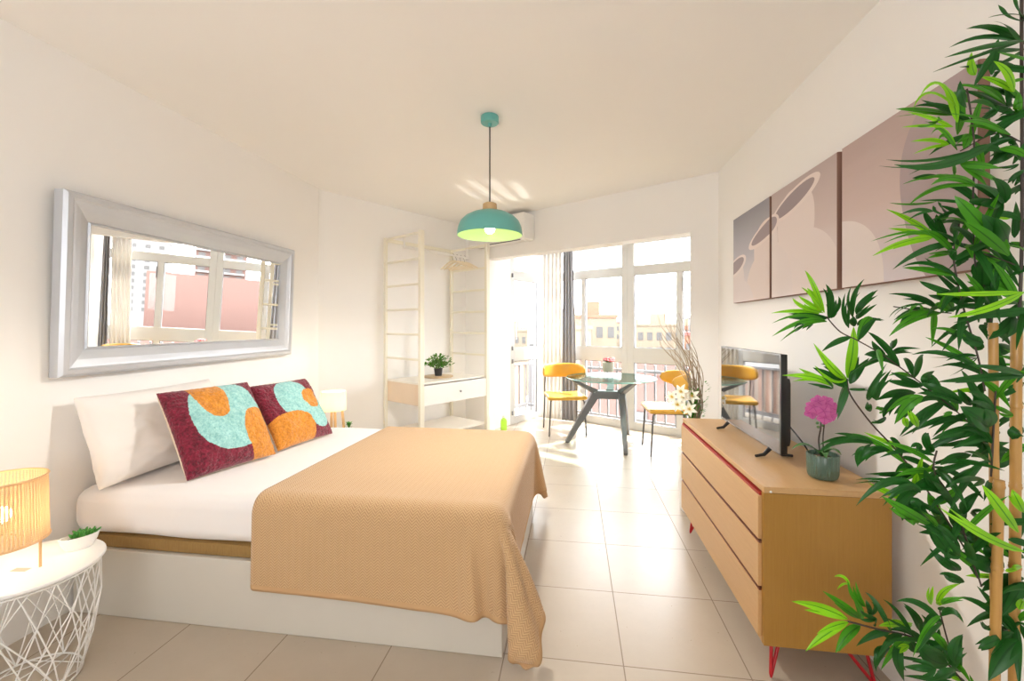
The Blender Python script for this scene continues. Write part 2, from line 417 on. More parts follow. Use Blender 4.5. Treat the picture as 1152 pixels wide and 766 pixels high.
def smooth_path(pts, n=6):
    pts = [Vector(p) for p in pts]; out = []
    for i in range(len(pts)-1):
        p0 = pts[max(i-1, 0)]; p1 = pts[i]; p2 = pts[i+1]; p3 = pts[min(i+2, len(pts)-1)]
        for k in range(n):
            t = k/n; out.append(.5*((2*p1)+(p2-p0)*t+(2*p0-5*p1+4*p2-p3)*t*t+(3*p1-p0-3*p2+p3)*t**3))
    out.append(pts[-1]); return out
WORLD, SUN, EXPOSURE, LAMPS, GLINT, PEND = 4.6, 6, 1.70, 1.1, 28, 22
BLANKET = ("""-1343 25 26 25 25 26 25 25 26 25 25 26 25 25 26 25 25 26 25 26 25 25 26 25 25 26 25 26 25 25 26 25 25 25 25 23 21 25 8 7 25 14 25 19 23 25 25 19 -7 -22 -22 -21 -20 -9 18 14 15 16 -1081 25 25 26 25 25 26 25 25 26 25 25 26 25 25 26 25 25 26 25 25 26 25 25 26 25 25 26 25 25 26 25 25 26 24 23 22 25 10 7 25 15 25 17 25 24 25 13 -16 -21 -22 -21 -13 11 18 16 16 16 -1100 26 25 25 26 25 25 25 26 25 25 26 25 25 26 25 25 26 25 25 26 25 25 26 25 26 25 25 26 25 25 26 25 25 25 23 21 25 11 9 25 16 25 16 25 24 25 3 -20 -22 -21 -17 5 17 18 16 17 17 -1118 25 25 26 25 25 26 25 25 26 25 25 26 25 25 26 25 25 25 26 25 25 26 25 25 26 25 25 26 25 25 26 25 25 25 23 22 25 10 12 25 16 25 16 25 24 24 -9 -22 -21 -20 -1 16 17 18 17 17 15 -1134 26 25 25 26 25 25 26 25 25 25 26 25 25 26 25 25 26 25 25 26 25 25 26 25 25 26 25 25 25 26 25 25 26 24 24 22 25 8 16 25 17 25 17 24 25 15 -16 -22 -21 -8 13 18 18 17 17 14 10 -1142 25 26 25 25 25 26 25 25 26 25 25 26 25 25 26 25 25 25 26 25 25 26 25 25 25 26 25 25 26 25 25 26 25 25 24 21 25 9 18 25 18 25 17 25 23 5 -21 -21 -14 9 18 17 17 17 14 6 4 -1140 25 25 25 26 25 25 26 25 25 26 25 25 25 26 25 25 25 26 25 25 26 25 25 26 25 25 25 26 25 25 25 26 25 25 24 22 24 10 20 25 19 24 18 25 21 -7 -22 -19 4 17 18 17 16 12 6 2 3 -1138 26 25 25 25 26 25 25 26 25 25 25 26 25 25 25 26 25 25 26 25 25 25 26 25 25 25 26 25 25 26 25 25 25 26 24 22 24 10 22 25 20 24 19 24 15 -16 -22 -4 16 18 17 16 11 4 1 3 8 -1140 25 25 26 25 25 26 25 25 25 25 26 25 25 26 25 25 25 26 25 25 25 26 25 25 26 25 25 25 25 26 25 25 26 25 25 22 24 11 23 25 21 24 19 24 4 -21 -12 14 17 17 16 9 2 0 5 10 13 -1150 25 25 25 26 25 25 25 26 25 25 25 26 25 25 25 25 26 25 25 26 25 25 25 26 25 25 25 26 25 25 25 26 25 25 25 23 23 12 25 25 22 23 20 22 -8 -19 9 17 17 16 6 -1 2 8 14 14 11 -1164 25 26 25 25 25 26 25 25 25 26 25 25 25 25 26 25 25 26 25 25 25 25 26 25 25 25 26 25 25 25 26 25 25 25 25 24 22 15 25 25 22 22 23 14 -17 1 18 15 17 1 -2 5 14 15 13 11 9 -1174 25 25 26 25 25 25 25 26 25 25 25 25 26 25 25 25 26
25 25 25 26 25 25 25 25 26 25 25 25 26 25 25 25 26 25 24 22 17 25 24 25 19 25 4 -12 18 15 17 -1 -3 11 16 14 11 8 3 -1 -1164 26 25 25 25 25 26 25 25 25 26 25 25 25 25 26 25 25 25 26 25 25 25 25 26 25 25 25 25 26 25 25 25 26 25 25 25 21 20 25 24 25 19 21 -7 17 12 17 -7 5 14 16 13 7 2 -3 -5 -6 -1137 25 25 26 25 25 25 25 26 25 25 25 25 26 25 25 25 26 25 25 25 25 26 25 25 25 25 26 25 25 25 25 26 25 25 25 25 22 22 24 25 24 22 6 17 11 17 -10 12 17 14 8 0 -5 -6 -4 -2 -1 -1119 25 25 25 25 26 25 25 25 25 26 25 25 25 25 25 26 25 25 25 26 25 25 25 25 26 25 25 25 25 26 25 25 25 25 25 25 24 22 25 25 24 22 12 12 19 -9 18 15 8 1 -7 -5 -3 3 -3 1 0 -1110 25 26 25 25 25 25 25 26 25 25 25 25 26 25 25 25 25 26 25 25 25 25 26 25 25 25 25 26 25 25 25 25 25 25 25 25 25 25 24 25 25 21 14 18 -7 20 13 -3 -5 0 0 -1 -1 -1 -1 -1 -1 -1094 25 25 25 26 25 25 25 25 25 25 26 25 25 25 25 26 25 25 25 25 25 26 25 25 25 26 25 25 25 25 26 25 25 25 25 25 25 26 25 25 26 18 20 -4 20 4 -7 -3 -3 -3 -1 -1 -1 -1 -1 -1 0 -1068 25 25 25 25 25 25 26 25 25 25 25 25 26 25 25 25 25 25 26 25 25 25 25 26 25 25 25 25 26 25 25 25 25 26 25 25 25 26 25 26 26 21 11 16 -12 -2 0 0 0 0 0 0 0 0 0 0 0 -1068 25 25 26 25 25 25 25 25 25 26 25 25 25 25 26 25 25 25 25 25 25 26 25 25 25 25 26 25 25 25 25 26 25 25 25 26 25 25 26 26 26 21 16 11 4 1 1 1 0 0 1 -1 0 0 -1 0 0 -1088 25 25 25 25 25 26 25 25 25 25 25 25 26 25 25 25 25 25 26 25 25 25 25 25 26 25 25 25 25 26 25 25 25 25 26 25 25 26 25 25 25 21 13 4 11 6 4 3 3 2 3 2 1 2 1 1 1 -1109 25 25 25 25 25 25 25 25 26 25 25 25 25 25 25 26 25 25 25 25 25 25 26 25 25 25 25 26 25 25 25 25 26 25 25 25 25 26 25 25 25 21 13 5 -1 5 8 0 4 3 4 3 4 3 3 2 3 -1111 25 25 26 25 25 25 25 25 25 25 25 26 25 25 25 25 25 25 26 25 25 25 25 25 25 26 25 25 25 25 25 26 25 25 25 25 25 26 25 25 25 20 14 5 -1 0 2 2 2 3 2 4 4 4 4 3 3 -1101 25 25 25 25 25 25 25 26 25 25 25 25 25 25 25 26 25 25 25 25 25 25 25 26 25 25 25 25 25 25 26 25 25 25 25 25 26 25 25 25 25 20 14 7 3 1 1 1 0 0 0 0 2 3 3 4 3 -1091 25 25 25 25 25 25
25 25 25 25 26 25 25 25 25 25 25 25 25 26 25 25 25 25 25 25 25 25 26 25 25 25 25 25 25 26 25 25 25 25 25 20 14 4 0 1 1 1 0 1 1 0 2 2 2 3 3 -1084 25 25 25 25 26 25 25 25 25 25 25 25 25 25 25 26 25 25 25 25 25 25 25 25 26 25 25 25 25 25 25 25 25 26 25 25 25 25 25 25 25 20 14 5 -1 0 0 0 1 0 1 1 1 2 1 2 3 -1078 25 25 25 25 25 25 25 25 25 26 25 25 25 25 25 25 25 25 25 25 25 25 26 25 25 25 25 25 25 25 25 26 25 25 25 25 25 25 25 25 25 20 14 5 1 0 0 -1 0 0 0 1 1 1 1 2 1 -1073 24 26 25 25 25 25 25 25 25 25 25 25 25 25 25 25 26 25 25 25 25 25 25 25 25 25 25 25 25 26 25 25 25 25 25 25 25 25 25 25 25 21 13 5 -1 0 1 0 0 0 0 1 0 1 1 1 1 -1071 25 25 25 25 25 25 25 25 26 25 25 25 25 25 25 25 25 25 25 25 25 25 25 26 24 26 25 25 25 25 25 25 25 25 25 25 25 25 25 25 25 21 13 5 -1 0 0 0 1 0 0 0 1 0 1 0 1 -1068 25 25 25 25 25 25 25 25 25 25 25 25 25 25 25 25 25 26 24 26 25 25 25 25 25 25 25 25 25 25 25 25 25 25 25 25 26 24 26 25 24 21 13 5 -1 0 0 0 1 0 0 0 0 1 0 1 0 -1067 25 26 24 26 24 26 25 25 25 25 25 25 25 25 25 25 25 25 25 25 25 25 25 25 25 25 25 25 25 25 26 24 26 25 25 25 25 25 25 25 24 21 13 4 0 0 0 0 0 1 0 0 0 0 1 0 1 -1066 25 25 25 25 25 25 25 25 25 25 25 25 25 25 25 25 25 25 25 25 26 24 26 25 25 25 25 25 25 25 25 25 25 25 25 25 25 25 25 25 24 21 13 4 0 0 0 0 0 0 1 0 0 0 0 0 1 -1064 25 25 25 25 25 25 25 25 25 25 25 25 25 25 25 25 25 25 25 25 25 25 25 25 25 25 25 25 25 25 25 25 25 25 25 25 25 25 25 25 25 20 13 5 -1 0 0 0 0 0 0 1 0 0 0 0 0 -1063 25 25 25 25 25 25 25 25 25 25 25 25 25 25 25 25 25 25 25 25 25 25 25 25 25 25 25 25 25 25 25 25 25 25 25 25 25 25 25 25 25 20 13 5 -1 0 0 0 0 0 0 0 0 0 1 0 0 -1062 25 25 25 25 25 25 25 25 25 25 25 25 25 25 25 25 25 25 25 25 25 25 25 25 25 25 25 25 25 25 25 25 25 25 25 25 24 26 24 26 24 20 13 5 -1 0 0 0 0 0 0 0 0 0 0 0 0 -1060 25 25 25 24 26 24 25 25 25 25 25 25 25 25 25 25 25 25 25 25 25 25 25 25 25 25 25 25 25 25 25 25 25 25 25 25 25 25 25 25 24 20 13 5 -1 0 0 0 0 0 0 0 0 0 0 0 0 -1060 25 25 25 25 25 25 25 25 25 25 25 25 25 25 25 25 25 25
25 24 26 24 25 25 25 25 25 25 25 25 25 25 25 25 25 25 25 25 25 25 24 20 13 5 -1 0 0 0 0 0 0 0 0 0 0 -1 0 -1058 25 25 25 25 25 25 25 25 24 25 25 25 25 25 25 25 25 25 25 25 25 25 25 25 25 25 25 25 25 24 26 24 25 25 25 25 25 25 25 25 25 20 12 5 -1 0 0 0 0 0 0 0 0 -1 0 0 0 -1057 25 24 25 25 25 25 25 25 25 25 25 25 25 25 25 25 24 26 24 25 25 25 25 25 25 25 25 25 25 25 25 25 25 25 25 24 25 25 25 25 25 20 13 4 -1 0 0 0 0 0 0 0 0 0 0 0 -1 -1057 25 25 25 25 25 25 25 25 25 24 25 25 25 25 25 25 25 25 25 25 25 25 25 25 24 25 25 25 25 25 25 25 25 25 25 25 25 25 25 25 24 20 13 4 -1 0 0 0 0 0 0 0 1 0 0 0 0 -1058 25 25 25 25 24 25 25 25 25 25 25 25 25 25 25 24 25 25 25 25 25 25 25 25 25 25 25 25 24 25 25 25 25 25 25 25 25 25 25 25 24 20 13 4 -1 0 0 0 0 0 0 0 1 0 0 0 1 -1058 25 24 25 25 25 25 25 25 25 25 24 25 25 25 25 25 25 25 25 25 25 24 25 25 25 25 25 25 25 25 25 25 24 25 25 25 25 25 25 25 24 20 13 4 -1 0 0 0 0 0 0 0 0 0 0 0 0 -1056 25 25 25 25 25 24 25 25 25 25 25 25 25 25 24 25 25 25 25 25 25 25 25 25 25 24 25 25 25 25 25 25 25 25 24 25 25 25 25 25 24 20 13 4 -1 0 0 0 0 0 0 0 0 0 0 -1 0 -1054 25 25 24 25 25 25 25 25 25 25 25 24 25 25 25 25 25 25 25 25 24 25 25 25 25 25 25 24 25 25 25 25 25 25 25 25 24 25 25 25 25 19 13 4 -1 0 0 0 0 0 0 0 0 0 0 0 0 -1055 25 25 25 25 25 25 24 25 25 25 25 25 25 25 25 24 25 25 25 25 25 25 24 25 25 25 25 25 25 25 25 24 25 25 25 25 25 25 25 25 24 19 13 4 -1 0 0 0 0 0 0 0 0 0 0 0 0 -1054 25 25 25 25 24 25 25 25 25 25 24 25 25 25 25 25 25 25 24 25 25 25 25 25 25 25 24 25 25 25 25 25 25 24 25 25 25 25 25 25 24 19 12 5 -1 0 0 0 0 0 0 0 0 0 0 0 0 -1053 25 25 24 25 25 25 25 24 25 25 25 25 25 25 24 25 25 25 25 25 25 24 25 25 25 25 25 25 24 25 25 25 25 25 25 24 25 25 25 25 24 19 13 4 -1 0 0 0 0 0 0 0 0 0 0 0 0 -1053 25 25 25 25 25 24 25 25 25 25 25 24 25 25 25 25 25 25 24 25 25 25 25 24 25 25 25 25 25 25 24 25 25 25 25 25 24 25 25 25 24 20 12 4 -1 0 0 0 0 0 0 0 0 0 0 0 0 -1052 25 25 25 24 25 25 25 25 24 25 25 25 25 25 24 25 25 25 25 25 24 25 25 25 25 24 25
25 25 25 25 25 24 25 25 25 25 24 25 25 24 20 12 4 -1 0 0 0 0 0 0 0 0 0 0 0 0 -1051 25 24 25 25 25 25 24 25 25 25 25 24 25 25 25 25 25 24 25 25 25 25 24 25 25 25 25 25 24 25 25 25 25 24 25 25 25 25 25 24 24 20 12 4 -1 0 0 0 0 0 0 0 0 0 0 0 0 -1051 25 25 25 25 24 25 25 25 25 24 25 25 25 25 24 25 25 25 25 24 25 25 25 25 24 25 25 25 25 24 25 25 25 25 24 25 25 25 25 25 23 20 12 4 -1 0 0 0 0 0 0 0 0 0 0 0 0 -1050 25 25 24 25 25 25 24 25 25 25 25 24 25 25 25 25 24 25 25 25 25 24 25 25 25 25 24 25 25 25 25 24 25 25 25 25 24 25 25 25 24 19 12 3 0 0 0 0 0 0 0 0 0 0 0 0 0 -1049 24 25 25 25 25 24 25 25 25 24 25 25 25 24 25 25 25 25 24 25 25 25 25 24 25 25 25 25 24 25 25 25 25 24 25 25 25 24 25 25 24 19 12 3 0 0 0 0 0 0 0 0 0 0 0 0 0 -1049 25 25 25 24 25 25 25 24 25 25 25 25 24 25 25 25 24 25 25 25 24 25 25 25 25 24 25 25 25 25 24 25 25 25 24 25 25 25 24 25 24 19 12 3 0 0 0 0 0 0 0 0 0 0 0 0 0 -1048 25 24 25 25 25 24 25 25 25 24 25 25 25 25 24 25 25 25 24 25 25 25 24 25 25 25 25 24 25 25 25 24 25 25 25 24 25 25 25 25 23 19 12 3 0 0 0 0 0 0 0 0 0 0 0 0 0 -1047 24 25 25 24 25 25 25 25 24 25 25 24 25 25 25 25 24 25 25 24 25 25 25 25 24 25 25 25 24 25 25 25 24 25 25 25 24 25 25 25 24 19 11 3 0 0 0 0 0 0 0 0 0 0 0 1 0 -1048 25 25 24 25 25 25 24 25 25 25 24 25 25 24 25 25 25 24 25 25 25 24 25 25 25 25 24 25 25 24 25 25 25 25 24 25 25 24 25 25 24 19 11 3 0 0 0 0 0 0 0 0 0 0 1 0 0 -1047 25 24 25 25 24 25 25 25 24 25 25 25 24 25 25 24 25 25 25 24 25 25 25 24 25 25 25 24 25 25 25 24 25 25 24 25 25 25 25 24 24 19 11 3 0 0 0 0 0 0 0 0 1 0 0 0 0 -1046 24 25 25 24 25 25 24 25 25 25 24 25 25 24 25 25 25 24 25 25 24 25 25 25 24 25 25 25 24 25 25 25 24 25 25 25 24 25 25 24 24 19 11 4 -1 0 0 0 0 0 1 0 0 0 0 0 0 -1046 25 25 24 25 25 24 25 25 24 25 25 24 25 25 25 24 25 25 25 24 25 25 24 25 25 24 25 25 25 24 25 25 25 24 25 25 24 25 25 25 23 19 11 4 -1 0 1 0 0 0 0 0 0 0 0 0 1 -1046 25 24 25 25 24 25 25 24 25 25 24 25 25 24 25 25 24 25 25 25 24 25 25 25 24 25 25 24 25 25 24 25 25 25 24 25 25 25 24 25
24 18 11 4 1 0 0 0 0 -1 0 0 0 0 0 1 1 -1047 25 25 24 25 25 25 24 25 25 24 25 25 24 25 25 24 25 25 24 25 25 24 25 25 24 25 25 25 24 25 25 25 24 25 25 24 25 25 25 24 24 18 11 4 -1 0 0 0 0 0 0 1 0 0 1 1 1 -1047 25 24 25 25 24 25 25 24 25 25 24 25 25 24 25 25 24 25 25 25 24 25 25 24 25 25 24 25 25 24 25 25 25 24 25 25 25 24 25 25 23 19 11 3 -1 0 0 0 0 0 0 1 1 1 1 2 2 -1050 24 25 25 24 25 25 24 25 25 24 25 24 25 25 24 25 25 24 25 25 24 25 25 24 25 25 25 24 25 25 24 25 25 25 24 25 25 24 26 24 24 18 12 2 1 -1 -1 0 0 1 1 2 2 2 2 3 3 -1058 25 25 24 25 24 25 25 24 25 25 24 25 25 24 25 25 24 25 25 24 25 25 24 25 25 24 25 25 24 25 25 24 25 25 25 24 25 25 25 25 23 18 13 0 0 0 1 2 2 2 4 3 3 4 4 3 4 -1073 25 24 25 24 25 25 24 25 25 24 25 25 24 25 24 25 25 24 25 25 24 25 25 24 25 24 25 25 24 25 25 25 24 25 25 25 24 25 25 26 23 18 11 10 -2 2 4 4 5 4 5 4 4 5 4 4 4 -1097 25 25 24 25 25 24 25 25 24 25 24 25 25 24 25 24 25 25 24 25 25 24 25 25 24 25 24 25 25 24 25 25 25 24 25 25 24 25 25 26 24 19 13 10 8 8 5 5 6 4 5 5 4 5 4 4 5 -1121 25 24 25 25 24 25 24 25 25 24 25 24 25 25 24 25 25 24 25 24 25 25 24 25 24 25 25 24 25 25 24 25 25 24 25 24 25 24 25 25 23 21 2 4 3 8 10 8 7 7 7 8 6 7 6 7 6 -1124 24 25 25 24 25 24 25 25 24 25 24 25 25 24 25 24 25 24 25 25 24 25 25 24 25 24 25 25 24 25 24 25 25 24 24 25 24 24 24 24 21 22 17 6 -6 -6 -1 4 7 7 7 7 7 7 6 7 7 -1100 25 25 24 25 24 25 25 24 25 24 25 25 24 25 24 25 24 25 25 24 25 24 25 24 25 25 24 25 25 24 25 24 25 24 25 24 25 23 22 22 21 18 19 14 8 -2 -8 -7 -5 0 2 4 7 7 7 7 6 -1074 25 24 25 25 24 25 24 25 24 25 25 24 25 24 25 24 25 25 24 25 24 25 24 25 25 24 25 24 25 24 25 25 24 25 24 24 24 25 20 24 19 12 22 12 11 10 4 -4 -7 -9 -6 -4 -2 0 3 5 6 -1048 24 25 25 24 25 24 25 24 25 25 24 25 24 25 24 25 24 25 25 24 25 24 25 24 25 24 25 25 24 25 24 25 24 25 24 24 25 24 20 24 16 24 -7 15 17 13 12 8 2 -6 -8 -8 -7 -7 -4 -2 0 -1033 24 25 24 25 24 25 24 25 25 24 25 24 25 24 25 24 25 24 25 25 24 25 24 25 24 25 24 25 24 25 25 24 25 24 24 25 24 24 20 24 14 24 6
-14 17 17 14 14 11 6 0 -6 -7 -7 -8 -8 -7 -1041 25 24 25 24 25 24 25 25 24 25 24 25 24 25 24 25 24 25 24 25 24 25 25 24 25 24 25 24 25 24 25 24 25 24 25 24 24 23 21 23 14 22 17 -19 -4 17 17 14 14 13 10 6 -2 -5 -7 -8 -8 -1064 24 25 24 25 24 25 25 24 25 24 25 24 25 24 25 24 25 24 25 24 25 24 25 24 25 25 24 25 24 25 24 25 24 25 24 24 24 23 20 24 13 21 22 -10 -20 3 17 16 13 14 15 13 9 4 -1 -5 -8 -1089 25 25 24 24 25 25 24 25 24 25 24 25 24 25 24 25 24 25 24 25 24 25 24 25 24 25 24 25 25 24 24 25 24 25 24 25 23 22 21 24 13 20 24 -1 -18 -19 9 17 15 11 15 15 14 13 9 4 -2 -1111 25 24 25 24 25 24 25 24 25 24 25 24 25 24 25 24 25 24 25 24 25 24 25 24 25 24 25 24 25 24 25 24 25 24 25 24 24 21 21 24 13 22 21 -2 -2 -22 -15 11 17 14 11 14 15 15 14 13 9 -1119 24 25 24 25 24 25 24 25 24 25 24 25 24 25 24 25 24 25 24 25 24 25 24 25 24 25 24 25 24 25 24 25 24 25 24 24 24 21 21 23 14 22 20 16 -8 -21 -21 -8 12 17 12 11 13 15 15 15 13 -1107 25 24 25 24 25 24 25 24 25 24 25 24 25 24 25 24 25 24 25 24 24 25 25 24 24 25 25 24 25 24 25 24 24 25 24 25 23 21 21 23 14 20 21 22 -2 -21 -21 -17 -3 11 16 10 12 14 14 15 15""",
"""1661 0 0 0 0 -1 0 1 1 0 -1 0 0 0 0 0 0 0 0 0 0 -1 0 0 0 0 -1 0 -1 -1 -1 -1 -3 -4 -6 -11 -14 0 24 24 3 -20 -5 16 8 2 -1 -15 -22 -3 2 -2 -10 -20 5 21 -20 -20 77 0 0 0 0 -1 0 1 1 0 -1 0 0 0 0 0 0 0 0 0 0 0 -1 0 0 0 0 -1 0 -1 0 -2 -2 -3 -7 -10 -14 -1 23 24 1 -20 -3 17 7 0 -3 -21 -16 0 2 -7 -17 -14 2 18 10 -20 59 0 0 0 0 -1 0 1 1 0 -1 0 0 0 0 0 0 0 0 0 0 0 -1 0 0 0 0 0 0 -1 0 -1 -2 -3 -6 -10 -14 -2 22 24 0 -20 -2 19 4 -5 -3 -24 -9 3 -2 -14 -19 -7 -1 9 13 11 41 0 0 0 0 0 0 0 1 -1 0 0 0 0 0 0 0 0 0 0 0 0 -1 0 0 0 0 0 0 0 0 -1 -1 -3 -5 -10 -14 -3 23 22 -2 -19 -1 20 -4 -4 -6 -21 -4 4 -10 -21 -10 -2 0 2 5 6 60 0 0 0 0 0 0 0 0 0 0 0 0 0 0 0 0 0 0 0 0 0 0 -1 0 0 0 0 0 0 0 0 -1 -2 -5 -9 -13 -5 23 20 -3 -18 1 18 1 -4 -19 -16 3 -4 -20 -13 -3 0 2 4 8 13 43 0 0 0 0 0 0 0 0 0 0 0 0 0 0 0 0 0 0 0 0 0 0 0 -1 0 0 0 0 0 0 0 0 -2 -4 -8 -13 -6 24 17 -3 -18 2 18 1 -7 -24 -9 3 -16 -17 -4 0 2 5 9 14 15 22 0 0 0 0 0 0 0 0 0 0 0 0 0 0 0 0 0 0 0 0 0 0 0 -1 0 0 0 0 0 0 0 0 0 -3 -8 -13 -7 24 14 -3 -17 3 18 0 -13 -23 1 -11 -19 -6 1 2 5 11 14 14 15 2 0 0 0 0 0 0 0 0 0 0 0 0 0 0 0 0 0 0 0 0 0 0 0 -1 0 0 0 0 0 0 0 0 1 -2 -7 -12 -8 23 11 -3 -15 4 16 0 -20 -17 -1 -21 -9 1 3 6 12 14 14 15 13 -17 0 0 0 0 0 0 0 0 0 0 0 0 0 0 0 0 0 0 0 0 0 0 0 0 -1 0 0 0 0 0 0 0 1 -1 -5 -12 -9 22 9 -3 -14 6 15 -5 -23 -6 -18 -13 1 4 5 13 15 14 14 13 11 -33 0 0 0 0 0 0 0 0 0 0 0 0 0 0 0 0 0 0 0 0 0 0 0 0 -1 0 0 0 0 0 0 0 0 1 -3 -11 -10 21 3 1 -13 7 14 -12 -22 -10 -18 1 5 5 14 14 15 13 10 8 12 -44 0 0 0 0 0 0 0 0 0 0 0 0 0 0 0 0 0 0 0 0 0 0 0 0 -1 0 0 0 0 0 0 0 -1 2 -1 -9 -12 21 1 -1 -10 12 8 -20 -14 -21 -1 6 5 14 14 15 10 6 10 12 14 -59 0 0 0 0 0 0 0 0 0 0 0 0 0 0 0 0 0 0 0 0 0 0 0 0 -1 0 0 0 0 0 0 1 -2 1 1 -6 -13 18 1 -3 -6 14 0 -23 -19 -5 8 5 13 14 13 4 9 12 14 15 13 -78 0 0 0 0 0 0 0 0 0 0 0 0 0 0 0 0 0 0 0 0 0 0 0 0 -1 0 0 0 0 0 0 1 -1 -2 3 -3 -13 16 0 -5 -1 15 -11 -22 -12 10 5 10 15 9 4 10 14 15 12 7 4 -79 0 0 0 0 0 0 0 0 0 0 0 0 0 0 0 0 0 0 0 0 0 0 0 -1 0 0 0 0 0 -1 1 0 1 -3 1 2 -12 12 0 -4 3 12 -22 -16 10 5 8 12 3 9 14
13 10 5 0 -1 -2 -52 0 0 0 -1 0 0 0 0 0 0 0 0 -1 0 0 0 0 -1 0 0 0 0 0 -1 0 0 -1 0 0 0 -1 0 -1 -1 2 0 -8 8 -1 -2 5 3 -21 9 3 8 2 8 13 13 5 1 -2 -4 -1 -3 -2 -13 0 0 0 0 0 0 -1 0 0 0 0 0 -1 0 0 -1 0 -1 0 -1 0 0 -1 0 -1 0 -1 -1 0 -1 -1 0 -1 0 -2 -3 2 -2 0 -2 3 -7 9 1 6 1 9 10 4 -10 -3 -2 -3 -2 -2 -2 -2 32 0 0 0 0 -1 0 0 0 -1 0 0 0 -1 0 -1 0 -1 0 -1 0 -1 -1 0 -1 -1 -1 0 -1 -1 -1 -1 -1 -1 -1 -1 -1 -2 -2 -2 -2 0 4 -1 7 3 9 -9 -3 -2 -1 -1 -1 -1 0 -1 -1 -1 52 0 0 0 0 0 -1 0 0 0 -1 0 0 -1 0 0 -1 -1 0 -1 0 -1 -1 0 -1 -1 -1 -1 -1 -1 -1 -1 -1 -1 -1 -2 -1 -2 -2 -2 -3 -1 2 4 1 4 3 -2 0 0 -1 0 -1 -1 0 -1 -1 -1 52 0 0 0 -1 0 0 0 0 -1 0 0 -1 0 0 -1 0 -1 0 -1 -1 0 -1 -1 0 -1 -1 -1 -1 -1 -1 -1 -1 -1 -1 -2 -1 -2 -2 -1 -3 -1 1 2 2 -1 -2 -1 -1 -1 -1 -1 0 -1 0 0 0 0 60 0 0 0 0 0 0 0 -1 0 0 -1 0 0 -1 0 -1 0 -1 0 -1 -1 0 -1 -1 -1 0 -1 -1 -1 -1 -1 -1 -2 -1 -1 -1 -2 -1 -2 -2 -1 0 1 -1 2 -1 -1 -2 -1 -2 -2 -1 -2 -2 -2 -1 -2 72 0 0 0 0 -1 0 0 0 -1 0 0 0 -1 0 -1 0 -1 0 -1 0 -1 -1 0 -1 -1 -1 -1 -1 -1 0 -2 -1 -1 -1 -1 -2 -1 -1 -2 -1 -1 0 0 -1 -1 -1 1 -3 -1 -2 -1 -1 -1 -2 -1 -2 -2 71 0 0 0 0 0 0 -1 0 0 0 -1 0 0 -1 0 -1 0 -1 0 -1 -1 0 -1 -1 0 -1 -1 -1 -1 -1 -1 -1 -1 -1 -1 -2 -1 -1 -2 -1 -1 0 -1 -1 0 -1 -2 -1 -2 -2 -2 -1 -1 -1 -1 -2 -1 72 0 0 0 -1 0 0 0 0 0 -1 0 0 -1 0 -1 0 -1 0 -1 0 -1 0 -1 -1 -1 -1 0 -1 -1 -1 -1 -1 -1 -1 -1 -2 -1 -1 -2 -1 -1 0 -1 -1 -1 -1 -1 -2 -1 -2 -2 -2 -1 -1 -2 -1 -1 72 0 0 0 0 0 0 0 -1 0 0 -1 0 0 -1 0 -1 0 0 -1 -1 0 -1 -1 0 -1 -1 -1 -1 0 -1 -1 -1 -1 -2 -1 -1 -1 -1 -1 -2 -1 0 -1 -1 -1 -2 -1 -2 -1 -1 -2 -2 -1 -2 -1 -2 -1 73 0 0 0 0 -1 0 0 0 0 -1 0 0 -1 0 -1 0 0 -1 -1 0 -1 0 -1 -1 0 -1 -1 -1 -1 -1 -1 -1 -1 -1 -1 -1 -1 -1 -1 -1 -2 0 -1 -1 -1 -2 -1 -2 -1 -1 -2 -2 -1 -1 -2 -2 -1 72 0 0 0 0 0 0 -1 0 0 0 0 -1 0 -1 0 0 -1 0 -1 0 -1 -1 0 -1 -1 0 -1 -1 -1 -1 -1 -1 -1 -1 -1 -1 -1 -1 -1 -1 -1 -1 -1 -1 -2 -1 -1 -2 -1 -1 -2 -1 -2 -1 -2 -1 -2 72 0 0 0 -1 0 0 0 0 0 -1 0 0 -1 0 0 -1 0 -1 0 -1 -1 0 -1 0 -1 -1 -1 0 -1 -1 -1 -1 -1 -1 -1 -1 -1 -1 -1 -1 -1 -1 -1 -1 -2 -1 -1 -1 -2 -1 -2 -1 -1 -2 -2 -1
